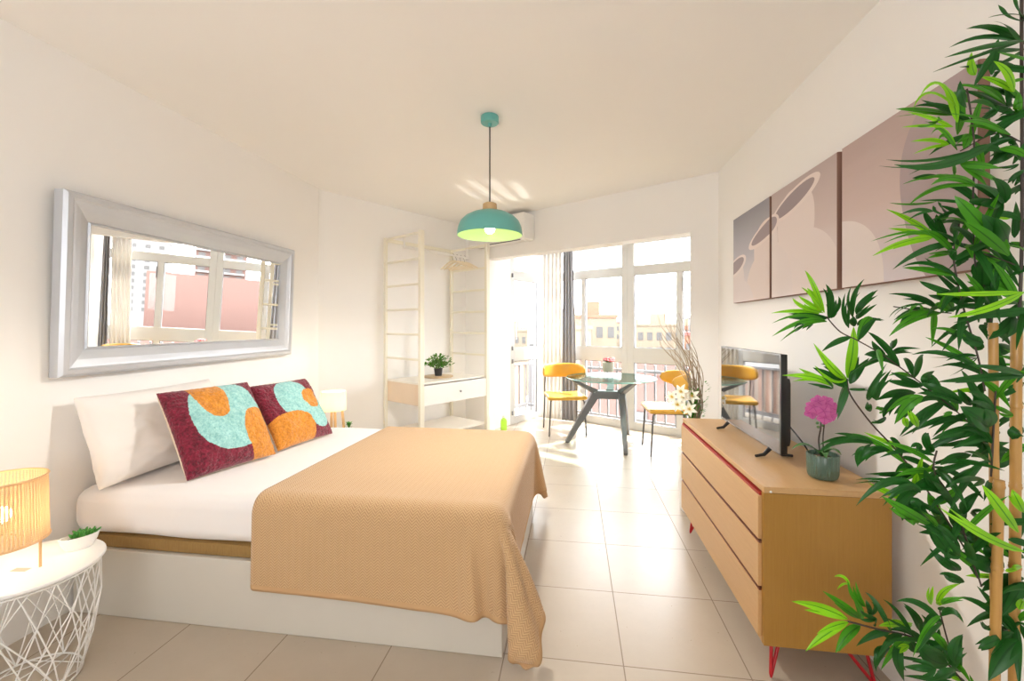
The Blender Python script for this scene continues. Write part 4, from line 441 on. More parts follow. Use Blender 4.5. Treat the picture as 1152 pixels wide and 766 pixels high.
0 0 0 0 0 0 0 0 0 -6 -15 -22 -25 -25 -25 -25 -25 -25 -24 -26 -24 -25 -25 -25 -25 -25 392 0 0 0 0 0 0 0 0 0 0 0 0 0 0 0 0 0 0 0 0 0 0 0 0 0 0 0 0 0 0 0 0 0 0 0 0 0 0 0 0 -6 -15 -22 -25 -25 -25 -25 -25 -25 -25 -25 -24 -25 -25 -25 -25 -25 392 0 0 0 0 0 0 0 0 0 0 0 0 0 0 0 0 0 0 0 0 0 0 0 0 0 0 0 0 0 0 0 0 0 0 0 0 0 0 0 0 -6 -15 -22 -25 -25 -25 -25 -25 -25 -25 -25 -25 -25 -24 -25 -25 -25 392 0 0 0 0 0 0 0 0 0 0 0 0 0 0 0 0 0 0 0 0 0 0 0 0 0 0 0 0 0 0 0 0 0 0 0 0 0 0 0 0 -7 -15 -21 -25 -25 -25 -25 -25 -25 -25 -25 -25 -25 -24 -25 -25 -25 392 0 0 0 0 0 0 0 0 0 0 0 0 0 0 0 0 0 0 0 0 0 0 0 0 0 0 0 0 0 0 0 0 0 0 0 0 0 0 0 0 -7 -15 -22 -24 -25 -25 -25 -25 -25 -25 -25 -25 -25 -24 -25 -25 -25 392 0 0 0 0 0 0 0 0 0 0 0 0 0 0 0 0 0 0 0 0 0 0 0 0 0 0 0 0 0 0 0 0 0 0 0 0 0 0 0 0 -7 -15 -22 -25 -24 -25 -25 -25 -25 -25 -25 -25 -25 -25 -24 -25 -25 392 0 0 0 0 0 0 0 0 0 0 0 0 0 0 0 0 0 0 0 0 0 0 0 0 0 0 0 0 0 0 0 0 0 0 0 0 0 0 0 0 -7 -15 -22 -25 -25 -25 -24 -25 -25 -25 -25 -25 -25 -25 -25 -24 -25 392 0 0 0 0 0 0 0 0 0 0 0 0 0 0 0 0 0 0 0 0 0 0 0 0 0 0 0 0 0 0 0 0 0 0 0 0 0 0 0 -1 -6 -16 -21 -25 -25 -25 -25 -25 -24 -25 -25 -25 -25 -25 -25 -24 -25 392 0 0 0 0 0 0 0 0 0 0 0 0 0 0 0 0 0 0 0 0 0 0 0 0 0 0 0 0 0 0 0 0 0 0 0 0 0 0 0 -1 -6 -16 -22 -24 -25 -25 -25 -25 -24 -25 -25 -25 -25 -25 -25 -24 -25 392 0 0 0 0 0 0 0 0 0 0 0 0 0 0 0 0 0 0 0 0 0 0 0 0 0 0 0 0 0 0 0 0 0 0 0 0 0 0 0 -1 -6 -16 -22 -24 -25 -25 -25 -25 -25 -25 -24 -25 -25 -25 -25 -24 -25 392 0 0 0 0 0 0 0 0 0 0 0 0 0 0 0 0 0 0 0 0 0 0 0 0 0 0 0 0 0 0 0 0 0 0 0 0 0 0 0 -1 -7 -15 -22 -25 -24 -25 -25 -25 -25 -25 -24 -25 -25 -25 -25 -25 -24 392 0 0 0 0 0 0 0 0 0 0 0 0 0 0 0 0 0 0 0 0 0 0 0 0 0 0 0 0 0 0 0 0 0 0 0 0 0 0 0 -1 -7 -15 -22 -25 -25 -24 -25 -25 -25 -25 -24 -25 -25 -25 -25 -25 -24 392 0 0 0 0 0 0 0 0 0 0 0 0 0 0 0 0 0 0 0 0 0 0 0 0 0 0 0 0 0 0 0 0 0 0 0 0 0 0 0 -1 -7 -15 -22 -25 -25 -25 -24 -25 -25 -25 -25 -24 -25 -25 -25 -25 -25 393 0 0 0 0 0 0 0 0 0 0 0 0 0 0 0 0 0 0 0 0 0 0 0 0 0 0 0 0 0 0 0 0 0 0 0 0 0 0 0 -1 -7 -15 -22
-25 -25 -25 -25 -24 -25 -25 -25 -25 -24 -25 -25 -25 -25 393 0 0 0 0 0 0 0 0 0 0 0 0 0 0 0 0 0 0 0 0 0 0 0 0 0 0 0 0 0 0 0 0 0 0 0 0 0 0 0 -1 -7 -15 -22 -25 -25 -25 -25 -24 -25 -25 -25 -25 -24 -25 -25 -25 -25 393 0 0 0 0 0 0 0 0 0 0 0 0 0 0 0 0 0 0 0 0 0 0 0 0 0 0 0 0 0 0 0 0 0 0 0 0 0 0 0 -1 -7 -16 -22 -24 -25 -25 -25 -25 -24 -25 -25 -25 -24 -25 -25 -25 -25 393 0 0 0 0 0 0 0 0 0 0 0 0 0 0 0 0 0 0 0 0 0 0 0 0 0 0 0 0 0 0 0 0 0 0 0 0 0 0 0 -1 -7 -16 -22 -25 -24 -25 -25 -25 -25 -24 -25 -25 -24 -25 -25 -25 -25 393 0 0 0 0 0 0 0 0 0 0 0 0 0 0 0 0 0 0 0 0 0 0 0 0 0 0 0 0 0 0 0 0 0 0 0 0 0 0 0 -1 -7 -16 -22 -25 -24 -25 -25 -25 -25 -24 -25 -25 -25 -24 -25 -25 -25 393 0 0 0 0 0 0 0 0 0 0 0 0 0 0 0 0 0 0 0 0 0 0 0 0 0 0 0 0 0 0 0 0 0 0 0 0 0 0 0 -1 -7 -16 -22 -25 -25 -25 -24 -25 -25 -24 -25 -25 -25 -24 -25 -25 -25 393 0 0 0 0 0 0 0 0 0 0 0 0 0 0 0 0 0 0 0 0 0 0 0 0 0 0 0 0 0 0 0 0 0 0 0 0 0 0 0 -1 -7 -16 -22 -25 -25 -25 -24 -25 -25 -25 -24 -25 -25 -25 -24 -25 -25 393 0 0 0 0 0 0 0 0 0 0 0 0 0 0 0 0 0 0 0 0 0 0 0 0 0 0 0 0 0 0 0 0 0 0 0 0 0 0 0 -1 -7 -16 -23 -24 -25 -25 -24 -25 -25 -25 -24 -25 -25 -25 -24 -25 -25 393 0 0 0 0 0 0 0 0 0 0 0 0 0 0 0 0 0 0 0 0 0 0 0 0 0 0 0 0 0 0 0 0 0 0 0 0 0 0 0 -1 -8 -16 -22 -24 -25 -25 -25 -24 -25 -25 -25 -24 -25 -25 -24 -25 -25 393 0 0 0 0 0 0 0 0 0 0 0 0 0 0 0 0 0 0 0 0 0 0 0 0 0 0 0 0 0 0 0 0 0 0 0 0 0 0 0 -1 -8 -16 -22 -25 -24 -25 -25 -25 -24 -25 -25 -24 -25 -25 -24 -25 -25 393 0 0 0 0 0 0 0 0 0 0 0 0 0 0 0 0 0 0 0 0 0 0 0 0 0 0 0 0 0 0 0 0 0 0 0 0 0 0 0 -1 -8 -16 -22 -25 -25 -24 -25 -25 -24 -25 -25 -24 -25 -25 -24 -25 -25 393 0 0 0 0 0 0 0 0 0 0 0 0 0 0 0 0 0 0 0 0 0 0 0 0 0 0 0 0 0 0 0 0 0 0 0 0 0 0 1 -2 -8 -16 -22 -25 -25 -24 -25 -25 -24 -25 -25 -24 -25 -25 -24 -25 -25 393 0 0 0 0 0 0 0 0 0 0 0 0 0 0 0 0 0 0 0 0 0 0 0 0 0 0 0 0 0 0 0 0 0 0 0 0 0 0 1 -2 -8 -16 -22 -25 -25 -24 -25 -25 -24 -25 -25 -24 -25 -24 -25 -24 -25 392 0 0 0 0 0 0 0 0 0 0 0 0 0 0 0 0 0 0 0 0 0 0 0 0 0 0 0 0 0 0 0 0 0 0 0 0 0 0 1 -2 -8 -17 -21 -25 -25 -24 -25 -25 -24
-25 -24 -25 -24 -24 -25 -24 -24 391 0 0 0 0 0 0 0 0 0 0 0 -1 0 0 0 0 0 0 0 0 0 0 0 0 0 0 0 0 0 0 0 0 0 0 0 1 0 0 1 -3 -8 -18 -22 -23 -25 -24 -24 -25 -24 -24 -24 -24 -24 -24 -25 -24 -24 384 0 0 0 0 0 0 0 0 0 0 0 0 0 0 0 0 0 0 0 0 0 0 0 0 0 0 0 0 0 0 0 0 0 1 0 0 0 0 0 -1 -8 -18 -21 -23 -23 -23 -24 -24 -24 -24 -24 -24 -24 -24 -24 -24 -24 367 0 0 0 0 0 0 0 0 0 0 0 0 0 0 0 0 0 1 0 0 0 0 0 0 0 0 0 0 0 1 0 0 0 0 0 0 0 0 0 -1 -7 -14 -23 -24 -22 -23 -21 -24 -23 -24 -23 -24 -23 -24 -23 -24 -24 349 0 0 0 0 0 0 0 0 0 0 0 0 0 0 0 0 0 0 1 0 0 0 0 0 0 0 0 0 1 0 0 0 0 0 0 1 -1 3 -4 3 -11 -7 -17 -22 -23 -23 -23 -23 -22 -24 -23 -23 -24 -24 -23 -24 -24 331 0 0 0 0 0 0 0 0 0 0 0 0 0 0 0 0 0 1 0 0 0 0 0 0 0 0 1 0 0 0 0 0 0 1 0 0 1 1 1 -2 -5 -13 -6 -19 -21 -22 -23 -24 -22 -23 -23 -23 -23 -23 -23 -24 -24 311 0 0 0 0 0 0 0 0 1 0 0 0 0 0 0 0 0 0 0 0 0 0 0 0 1 0 0 0 0 0 0 0 1 0 0 1 1 0 2 -1 -2 -12 -11 -7 -20 -20 -22 -23 -23 -23 -23 -23 -23 -22 -23 -23 -23 292 0 0 0 0 0 0 0 0 0 0 0 0 0 0 0 0 0 0 0 1 0 0 0 0 0 0 0 0 0 0 0 1 0 0 1 0 1 0 2 -1 -2 -3 -7 -13 -17 -19 -19 -21 -21 -23 -23 -24 -23 -23 -22 -23 -23 276 0 0 0 0 0 0 0 0 0 0 0 0 0 0 0 0 0 0 0 0 0 0 0 0 0 0 0 0 1 0 0 0 0 1 0 0 1 1 2 -1 -3 -2 -5 -9 -15 -18 -19 -19 -20 -20 -22 -23 -23 -23 -23 -23 -23 259 0 0 0 0 0 0 0 0 0 0 0 0 0 0 0 0 0 0 0 0 0 0 0 0 1 0 0 0 0 0 0 0 1 0 0 1 0 1 2 -1 -3 -2 -3 -9 -10 -16 -18 -19 -19 -19 -20 -21 -22 -22 -23 -23 -24 243 0 0 0 0 0 0 0 0 0 0 0 0 0 0 0 0 0 0 0 0 0 0 0 0 0 0 0 0 0 0 0 1 0 0 0 1 1 1 1 -1 -3 -2 -2 -7 -10 -11 -17 -18 -19 -19 -19 -20 -20 -20 -22 -23 -23 225 0 0 0 0 0 0 0 0 0 0 0 0 0 0 0 0 0 0 0 0 0 0 0 0 0 0 0 0 1 0 0 0 0 0 1 0 1 1 2 -1 -3 -3 -1 -6 -9 -10 -13 -17 -19 -19 -19 -19 -19 -19 -20 -20 -22 208 0 0 0 0 0 0 0 0 0 0 0 0 0 0 0 0 0 0 0 0 0 0 0 0 0 0 0 0 0 0 0 0 0 1 0 1 0 2 1 -1 -3 -1 -2 -6 -6 -11 -11 -14 -17 -19 -19 -19 -19 -19 -19 -19 -20 194 0 0 0 0 0 0 0 0 0 0 0 0 0 0 0 0 0 0 0 0 0 0 0 0 0 0 0 0 0 0 0 0 1 0 0 1 1 1 2 -2 -3 -1 -2 0 -8 -12 -11 -12 -13 -18 -20 -19 -19 -19 -19 -19 -19 185 0 0 0 0 0 0
0 0 0 0 0 0 0 -1 0 0 0 0 0 0 0 0 0 0 0 0 0 0 0 0 1 0 0 0 1 0 1 1 2 -1 -3 -2 -2 2 -8 -11 -11 -12 -12 -13 -19 -19 -19 -20 -18 -19 -19""")
LEAVES = """953 1073 1908 857 1042 1885 773 1034 1863 15 2
1069 1203 1962 1003 1177 1947 958 1175 1947 15 2
1034 1164 2005 975 1128 1998 940 1115 2016 20 2
926 1153 1882 919 1157 1907 930 1168 1945 20 0
853 1110 1792 785 1063 1826 740 1051 1795 14 0
1003 1171 1817 914 1115 1830 849 1102 1838 20 1
1036 1203 1825 973 1183 1842 926 1190 1869 22 2
969 1112 1818 922 1070 1838 876 1049 1856 21 0
871 1088 1825 877 1067 1863 886 1055 1885 12 2
853 1083 1778 828 1064 1797 827 1066 1828 20 2
982 1183 1887 978 1165 1891 996 1176 1902 15 2
1025 1154 1868 1002 1143 1859 997 1153 1860 11 1
871 1130 1765 854 1123 1820 865 1160 1864 21 0
910 1193 1810 838 1179 1820 778 1181 1827 23 1
858 1124 1753 792 1099 1768 734 1079 1773 14 0
914 1186 1758 898 1157 1805 908 1167 1858 22 1
878 1142 1709 846 1134 1749 835 1163 1781 13 0
804 1093 1755 752 1050 1730 732 1049 1728 14 1
869 1149 1722 835 1151 1736 802 1169 1741 13 0
853 1107 1693 807 1085 1733 795 1099 1728 14 1
991 1146 1736 910 1107 1752 839 1082 1746 21 1
1070 1228 1811 1012 1222 1857 951 1222 1880 25 2
917 1099 1703 794 1064 1649 678 1034 1643 24 2
859 1107 1661 911 1117 1647 971 1136 1619 31 1
847 1155 1654 812 1139 1647 780 1132 1642 17 2
904 1181 1656 851 1140 1651 822 1129 1644 13 1
901 1118 1614 810 1093 1610 736 1078 1567 25 1
1006 1149 1714 966 1141 1687 960 1170 1679 39 2
962 1146 1805 956 1151 1789 937 1163 1779 21 2
1034 1165 1793 987 1155 1782 982 1176 1782 22 2
992 1129 1663 978 1138 1660 968 1155 1667 9 2
1020 1149 1656 998 1146 1640 995 1158 1628 14 2
898 1136 1740 874 1108 1714 847 1084 1687 21 1
1022 1182 1815 995 1151 1824 979 1145 1842 22 2
1013 1160 1789 993 1131 1804 1006 1145 1833 18 1
941 1092 1452 853 1062 1530 814 1063 1579 37 1
899 1194 1503 842 1165 1545 814 1146 1568 23 2
876 1195 1514 821 1190 1555 766 1195 1587 23 0
807 1112 1499 734 1088 1487 679 1104 1459 25 0
802 1112 1506 745 1100 1511 688 1123 1496 9 1
887 1165 1471 852 1150 1471 818 1139 1466 15 1
798 1096 1555 768 1100 1561 744 1116 1555 10 2
889 1176 1564 837 1137 1564 827 1137 1578 19 2
850 1160 1593 782 1133 1582 720 1114 1582 7 1
907 1180 1553 880 1149 1524 865 1129 1509 22 2
922 1166 1474 974 1170 1444 1028 1199 1400 29 1
922 1138 1447 936 1147 1422 947 1165 1396 46 2
953 1115 1573 909 1086 1594 860 1074 1607 31 2
948 1119 1578 899 1087 1564 881 1073 1555 35 2
1050 1185 1635 994 1150 1607 963 1133 1584 18 2
1062 1219 1513 1068 1221 1557 1085 1242 1607 19 2
1032 1195 1556 1005 1186 1560 983 1185 1560 19 0
967 1119 1474 896 1066 1502 860 1055 1536 42 2
935 1182 1466 930 1194 1461 929 1208 1443 30 2
988 1183 1508 943 1156 1488 932 1163 1476 44 2
1027 1156 1486 1025 1170 1491 1025 1186 1498 11 1
642 1226 1333 607 1207 1401 597 1229 1443 15 0
646 1246 1337 623 1230 1370 611 1247 1399 23 0
660 1266 1334 593 1232 1350 568 1231 1372 17 0
649 1263 1331 589 1256 1339 530 1266 1333 15 0
666 1254 1320 612 1245 1320 565 1259 1321 19 2
653 1236 1310 579 1204 1310 503 1195 1272 17 1
655 1234 1317 642 1197 1367 624 1186 1403 17 2
684 1277 1320 690 1274 1341 710 1301 1370 21 2
581 1202 1303 565 1192 1293 562 1208 1283 11 2
607 1210 1303 594 1216 1298 588 1225 1290 7 2
717 1257 1293 681 1216 1336 679 1204 1382 11 2
710 1229 1320 694 1197 1373 719 1199 1416 15 2
720 1232 1329 731 1215 1361 775 1239 1392 17 2
705 1206 1316 707 1175 1334 722 1158 1351 13 2
735 1253 1300 745 1233 1315 781 1225 1313 15 2
740 1276 1297 732 1268 1313 742 1279 1324 23 2
722 1272 1160 720 1246 1234 723 1248 1297 30 0
676 1196 1166 624 1164 1200 587 1168 1256 22 0
718 1254 1147 739 1259 1180 781 1283 1213 26 2
684 1216 1142 637 1194 1173 590 1177 1195 25 2
650 1202 1146 597 1186 1170 530 1202 1172 22 0
656 1225 1150 618 1227 1169 588 1241 1187 18 0
630 1166 1145 593 1148 1154 560 1142 1160 9 2
717 1183 1116 712 1161 1153 752 1171 1208 12 2
758 1217 1111 744 1186 1147 777 1195 1191 18 2
893 1285 1160 849 1271 1174 812 1260 1168 11 1
836 1181 1153 797 1185 1159 765 1191 1164 21 2
872 1255 1127 812 1238 1125 770 1236 1108 22 2
864 1262 1119 795 1225 1098 761 1198 1070 22 2
778 1216 1070 734 1169 1066 710 1158 1069 13 2
835 1202 1119 794 1176 1094 756 1152 1066 25 2
787 1235 1083 760 1211 1093 754 1216 1089 15 1
753 1233 1079 737 1218 1094 756 1248 1102 16 2
758 1236 996 696 1201 1023 644 1186 1031 13 2
729 1181 1010 635 1133 1028 567 1109 1001 19 2
872 1255 971 792 1221 1002 717 1197 1034 18 0
679 1191 1141 699 1186 1143 733 1204 1144 9 2
807 1256 1207 779 1250 1224 755 1259 1223 30 2
816 1275 1219 799 1283 1239 795 1295 1259 19 2
897 1220 1341 851 1215 1370 783 1212 1379 20 2
866 1168 1330 789 1138 1318 743 1150 1274 24 1
946 1171 1357 840 1136 1383 805 1147 1405 24 2
985 1219 1341 944 1217 1356 938 1238 1364 21 2
913 1194 1334 862 1155 1372 849 1151 1387 28 1
862 1204 1341 821 1184 1340 824 1200 1322 14 2
822 1137 1350 754 1119 1344 741 1148 1318 4 2
1061 1248 1367 999 1220 1391 967 1227 1409 21 1
1018 1175 1372 989 1166 1404 992 1195 1441 23 1
949 1169 1369 924 1134 1405 912 1120 1447 44 2
902 1016 1367 811 984 1333 744 987 1316 17 0
1064 1199 1358 992 1148 1353 950 1135 1346 17 2
929 1137 1262 903 1137 1270 898 1147 1294 36 2
951 1168 1243 940 1170 1258 924 1177 1275 27 2
1007 1157 1323 965 1132 1294 940 1138 1268 30 2
1070 1235 1249 1026 1213 1238 1022 1234 1227 28 2
1032 1195 1291 1034 1207 1275 1039 1222 1259 15 2
796 1223 1226 798 1196 1243 843 1197 1243 14 2
789 1222 1242 778 1192 1256 789 1195 1268 22 2
953 1073 1195 860 1050 1190 769 1049 1179 23 2
977 1212 1221 929 1197 1211 864 1191 1197 5 2
819 1144 1161 809 1133 1180 851 1166 1192 20 2
884 1135 1122 826 1117 1153 796 1141 1165 26 2
960 1178 1144 921 1166 1148 875 1162 1141 14 0
934 1175 1110 903 1154 1134 895 1160 1151 20 2
782 1103 1140 750 1102 1119 738 1124 1071 26 1
862 1152 1119 803 1139 1090 767 1152 1037 20 2
912 1168 1073 859 1162 1077 771 1153 1036 20 2
1003 1185 1046 897 1143 1056 827 1143 1033 31 2
1043 1230 1009 950 1193 1018 866 1176 1010 25 2
937 1134 1068 892 1104 1096 860 1108 1118 52 2
1081 1233 1078 1041 1215 1075 1017 1212 1062 14 2
1001 1150 1093 954 1124 1111 948 1142 1119 13 1
1017 1146 1170 992 1148 1149 969 1152 1133 16 2
784 1120 1067 752 1085 1091 742 1082 1111 16 0
770 1131 1064 747 1104 1083 745 1105 1092 17 0
854 1121 1103 844 1121 1097 838 1127 1090 10 1
1056 1190 1204 1005 1164 1224 968 1147 1228 10 1
840 1162 998 816 1143 1032 816 1143 1050 20 2
807 1145 1008 792 1136 1021 777 1133 1016 17 2
1025 1155 1055 996 1138 1058 1003 1152 1031 33 2
1058 1192 1113 1032 1185 1126 1029 1206 1119 20 2
981 1214 1026 983 1184 1010 1030 1190 1004 45 2
770 1190 993 725 1189 987 705 1203 945 25 2
681 1127 1015 667 1133 997 676 1151 959 17 2
844 1219 922 810 1222 925 737 1226 921 16 2
782 1134 922 717 1124 941 657 1125 938 9 2
789 1121 916 719 1111 942 653 1118 879 23 2
848 1199 929 818 1166 954 820 1155 997 16 0
824 1185 897 802 1153 931 790 1131 957 18 0
843 1187 869 798 1173 865 809 1206 815 36 2
821 1127 836 742 1096 882 695 1100 911 25 1
790 1162 884 747 1154 901 701 1154 922 18 0
902 1016 843 800 977 886 694 942 952 19 0
890 1014 882 818 969 950 774 950 995 24 0
902 1016 922 872 996 955 869 1002 972 19 0
909 1143 1002 849 1112 1001 809 1093 989 23 2
1064 1234 968 1012 1223 985 998 1255 967 45 2
934 1141 946 853 1087 962 814 1079 947 15 2
864 1168 874 887 1170 898 932 1189 913 22 1
919 1176 851 919 1163 887 953 1172 909 24 2
950 1194 845 930 1153 869 932 1142 874 13 2
928 1216 859 913 1186 889 913 1178 904 18 2
935 1206 795 916 1191 837 904 1184 870 36 2
840 1135 921 813 1126 945 797 1120 969 25 2
920 1220 926 906 1211 922 912 1233 921 14 2
922 1216 789 859 1200 829 810 1201 842 27 2
845 1179 829 802 1149 875 794 1162 888 26 2
885 1206 828 850 1168 874 838 1169 900 27 1
910 1183 712 871 1167 739 856 1188 759 24 2
898 1147 704 860 1135 723 859 1163 710 20 2
1008 1192 700 954 1174 708 937 1193 696 14 0
1035 1166 713 986 1162 706 944 1161 677 30 2
1008 1136 720 971 1124 679 932 1113 647 34 2
984 1154 734 921 1133 761 886 1141 772 43 2
874 1126 776 839 1121 796 820 1144 843 39 2
883 1138 779 823 1119 834 775 1126 854 23 2
794 1145 838 742 1108 869 721 1116 879 20 1
967 1181 794 926 1163 797 928 1181 775 24 2
869 1201 615 840 1160 659 835 1148 690 11 0
863 1176 631 860 1152 677 893 1150 699 15 0
818 1100 675 814 1074 702 840 1068 712 11 1
999 1130 757 954 1090 775 946 1093 774 13 0
1003 1176 729 951 1145 772 950 1159 794 30 2
1052 1185 752 1007 1181 763 991 1206 773 17 2
949 1195 789 907 1155 832 886 1142 863 31 2
851 1176 825 793 1126 864 775 1119 884 27 2
677 1192 568 607 1173 602 533 1159 620 26 0
700 1229 537 643 1219 507 591 1213 463 27 0
759 1283 515 703 1256 563 651 1251 600 28 1
737 1245 521 692 1222 506 661 1213 466 27 1
754 1253 566 718 1239 597 705 1241 639 15 1
718 1254 619 692 1237 649 661 1219 657 10 0
756 1212 562 713 1179 588 683 1155 616 14 2
774 1266 537 751 1235 577 748 1243 591 15 2
875 1279 506 804 1226 544 763 1217 542 20 0
894 1302 502 833 1253 536 804 1245 543 13 0
876 1247 520 848 1218 571 826 1228 598 24 2
811 1219 503 790 1193 473 817 1212 413 29 2
829 1270 450 775 1237 452 778 1250 402 20 2
902 1290 434 886 1285 454 865 1283 489 30 2
839 1262 484 814 1247 496 790 1241 502 20 2
821 1201 508 804 1193 505 791 1189 497 14 0
844 1123 558 811 1111 597 792 1119 609 21 1
850 1105 541 835 1093 585 862 1104 610 24 2
904 1165 482 877 1137 544 904 1158 573 21 2
923 1185 447 900 1182 462 884 1189 474 22 0
793 1082 541 753 1072 548 737 1096 530 18 2
863 1144 513 812 1121 535 778 1111 572 39 2
852 1149 603 828 1131 622 833 1141 625 18 2
839 1141 641 852 1145 640 866 1156 636 12 2
923 1115 624 907 1108 629 928 1144 619 13 2
1037 1194 561 987 1162 597 935 1133 611 13 2
958 1122 598 909 1094 604 884 1095 586 24 2
971 1106 607 934 1096 575 900 1090 522 43 2
834 1086 537 803 1072 538 785 1083 514 27 2
860 1144 525 813 1118 558 773 1112 580 21 2
995 1121 689 961 1090 691 962 1093 680 17 0"""
BRANCHES = [(3.3, [(644, 1222, 1323), (669, 1208, 1284), (703, 1196, 1262), (762, 1188, 1221), (851, 1184, 1146), (932, 1178, 1069), (963, 1166, 1011)]), (3.7, [(697, 1229, 1163), (695, 1212, 1124), (736, 1200, 1055), (780, 1189, 999), (818, 1177, 940), (847, 1164, 886), (915, 1156, 762), (928, 1140, 700)]), (4.5, [(699, 1230, 539), (762, 1214, 535), (829, 1199, 532), (868, 1181, 511), (921, 1164, 445), (930, 1141, 414)]), (3.1, [(833, 1127, 645), (845, 1129, 598), (859, 1131, 547)]), (3.7, [(895, 1156, 1537), (879, 1150, 1468), (881, 1146, 1416), (896, 1144, 1333), (923, 1144, 1230), (936, 1142, 1149)]), (6.5, [(1019, 1153, 2057), (1019, 1153, 1884), (1021, 1154, 1680), (1019, 1153, 1476), (1014, 1153, 1310)]), (3.7, [(895, 1136, 1843), (911, 1138, 1720), (909, 1138, 1578), (915, 1139, 1435), (944, 1143, 1373), (950, 1144, 1308)]), (4.1, [(941, 1122, 1152), (946, 1133, 1070), (950, 1144, 953)]), (3.7, [(851, 1160, 1004), (839, 1151, 958), (872, 1148, 898), (896, 1144, 819), (919, 1139, 720)]), (2.7, [(1019, 1153, 1720), (970, 1156, 1745), (897, 1156, 1708)]), (2.7, [(1014, 1153, 1435), (970, 1156, 1457), (886, 1155, 1489)]), (3.1, [(994, 1130, 602), (987, 1135, 603), (1004, 1144, 623), (1021, 1154, 639)]), (2.7, [(885, 1165, 1329), (826, 1162, 1334), (757, 1157, 1345)])]
def add(cls):
    def dec(f): setattr(cls, f.__name__, f); return f
    return dec
PHI = R(32); P0 = Vector((1.15, 3.68, 0))
AX = Vector((-math.cos(PHI), math.sin(PHI), 0)); OX = Vector((math.sin(PHI), math.cos(PHI), 0))
def Fp(s, d, z=0): return P0+AX*s+OX*d+Vector((0, 0, z))     # point in the turned, far part of the room
@add(MB)
def fb(s, s0, s1, d0, d1, z0, z1, bevel=0, mi=0):
    m = Matrix.Identity(4)
    m.col[0][:3] = AX; m.col[1][:3] = OX
    b = bmesh.new(); bmesh.ops.create_cube(b, size=1)
    for v in b.verts: v.co = Vector((v.co.x*(s1-s0), v.co.y*(d1-d0), v.co.z*(z1-z0)))
    if bevel: bmesh.ops.bevel(b, geom=b.edges[:], offset=min(bevel, .49*min(s1-s0, d1-d0, z1-z0)), segments=2, profile=.5, affect='EDGES')
    c = Fp((s0+s1)/2, (d0+d1)/2, (z0+z1)/2); b.verts.index_update()
    s._add([(m @ v.co)+c for v in b.verts], [[v.index for v in f.verts] for f in b.faces], None, mi); b.free(); return s
@add(MB)
def rbox(s, c, size, r, n=22, noise_amp=0, nscale=3, bulge=0, mi=0, fn=None):
    hx, hy, hz = (x/2 for x in size); c = Vector(c)
    b = bmesh.new(); bmesh.ops.create_cube(b, size=2)
    bmesh.ops.subdivide_edges(b, edges=b.edges[:], cuts=n, use_grid_fill=True)
    for v in b.verts:
        # spread the rows towards the edges so that the rounding is smooth
        q = Vector([math.copysign(abs(x)**.6, x) if abs(x) < 1 else x for x in v.co])
        p = Vector((q.x*hx, q.y*hy, q.z*hz))
        inner = Vector((max(-hx+r, min(hx-r, p.x)), max(-hy+r, min(hy-r, p.y)), max(-hz+r, min(hz-r, p.z))))
        d = p-inner
        if d.length > 1e-9: p = inner+d.normalized()*r
        if bulge:
            k = 1-(p.z/hz)**2; dd = Vector((p.x/hx if abs(p.x) > hx*.9 else 0, p.y/hy if abs(p.y) > hy*.9 else 0, 0)); p += dd*bulge*k
        if noise_amp:
            nn = noise.noise(p*nscale+Vector((3, 7, 1))); p += (d.normalized() if d.length > 1e-9 else Vector((0, 0, 1)))*nn*noise_amp
        if fn: p = fn(p)
        v.co = p+c
    b.verts.index_update()
    s._add([v.co for v in b.verts], [[v.index for v in f.verts] for f in b.faces], None, mi); b.free(); return s
@add(MB)
def pillow(s, o, right, up, w, h, t, concave=.05, n=40, wr=.006, seed=0, mi=(0, 0), pinch=.5, pile=0):
    right = Vector(right).normalized(); up = Vector(up).normalized(); nr = up.cross(right).normalized()
    if nr.x < 0: nr = -nr
    o = Vector(o)
    for side in (1, -1):
        P, U = [], []
        for j in range(n+1):
            row, ur = [], []
            for i in range(n+1):
                u = math.sin(PI/2*(2*i/n-1)); v = math.sin(PI/2*(2*j/n-1))
                x = w/2*u*(1-concave*(1-v*v)); y = h/2*v*(1-concave*(1-u*u))
                q = max(0, (1-abs(u)**2.6))**pinch*max(0, (1-abs(v)**2.6))**pinch
                nz = noise.noise(Vector((u*2.2+seed, v*2.2, seed*1.7)))*wr*2*q+noise.noise(Vector((u*6+seed, v*5, 3)))*wr*q
                if pile and side > 0: nz += pile*noise.noise(Vector((u*26+seed, v*26, 9)))+pile*.7*noise.noise(Vector((u*60, v*60+seed, 2)))
                row.append(o+right*x+up*(y+h/2)+nr*(side*t/2*q+nz)); ur.append(((u+1)/2, (v+1)/2))
            P.append(row); U.append(ur)
        s.grid(P, U, mi[0] if side > 0 else mi[1], flip=side < 0)
    bmesh.ops.remove_doubles(s.bm, verts=s.bm.verts[:], dist=.0004); return s

# ================================================================== camera
cam = bpy.data.cameras.new('camera'); co = bpy.data.objects.new('camera', cam); C.objects.link(co); sc.camera = co
co.location = (0, 0, 1.30); co.rotation_euler = (PI/2, 0, math.atan(69/490))
cam.sensor_width = 36; cam.lens = 490/1152*36; cam.shift_y = -17/1152; cam.clip_start = .05; cam.clip_end = 1500

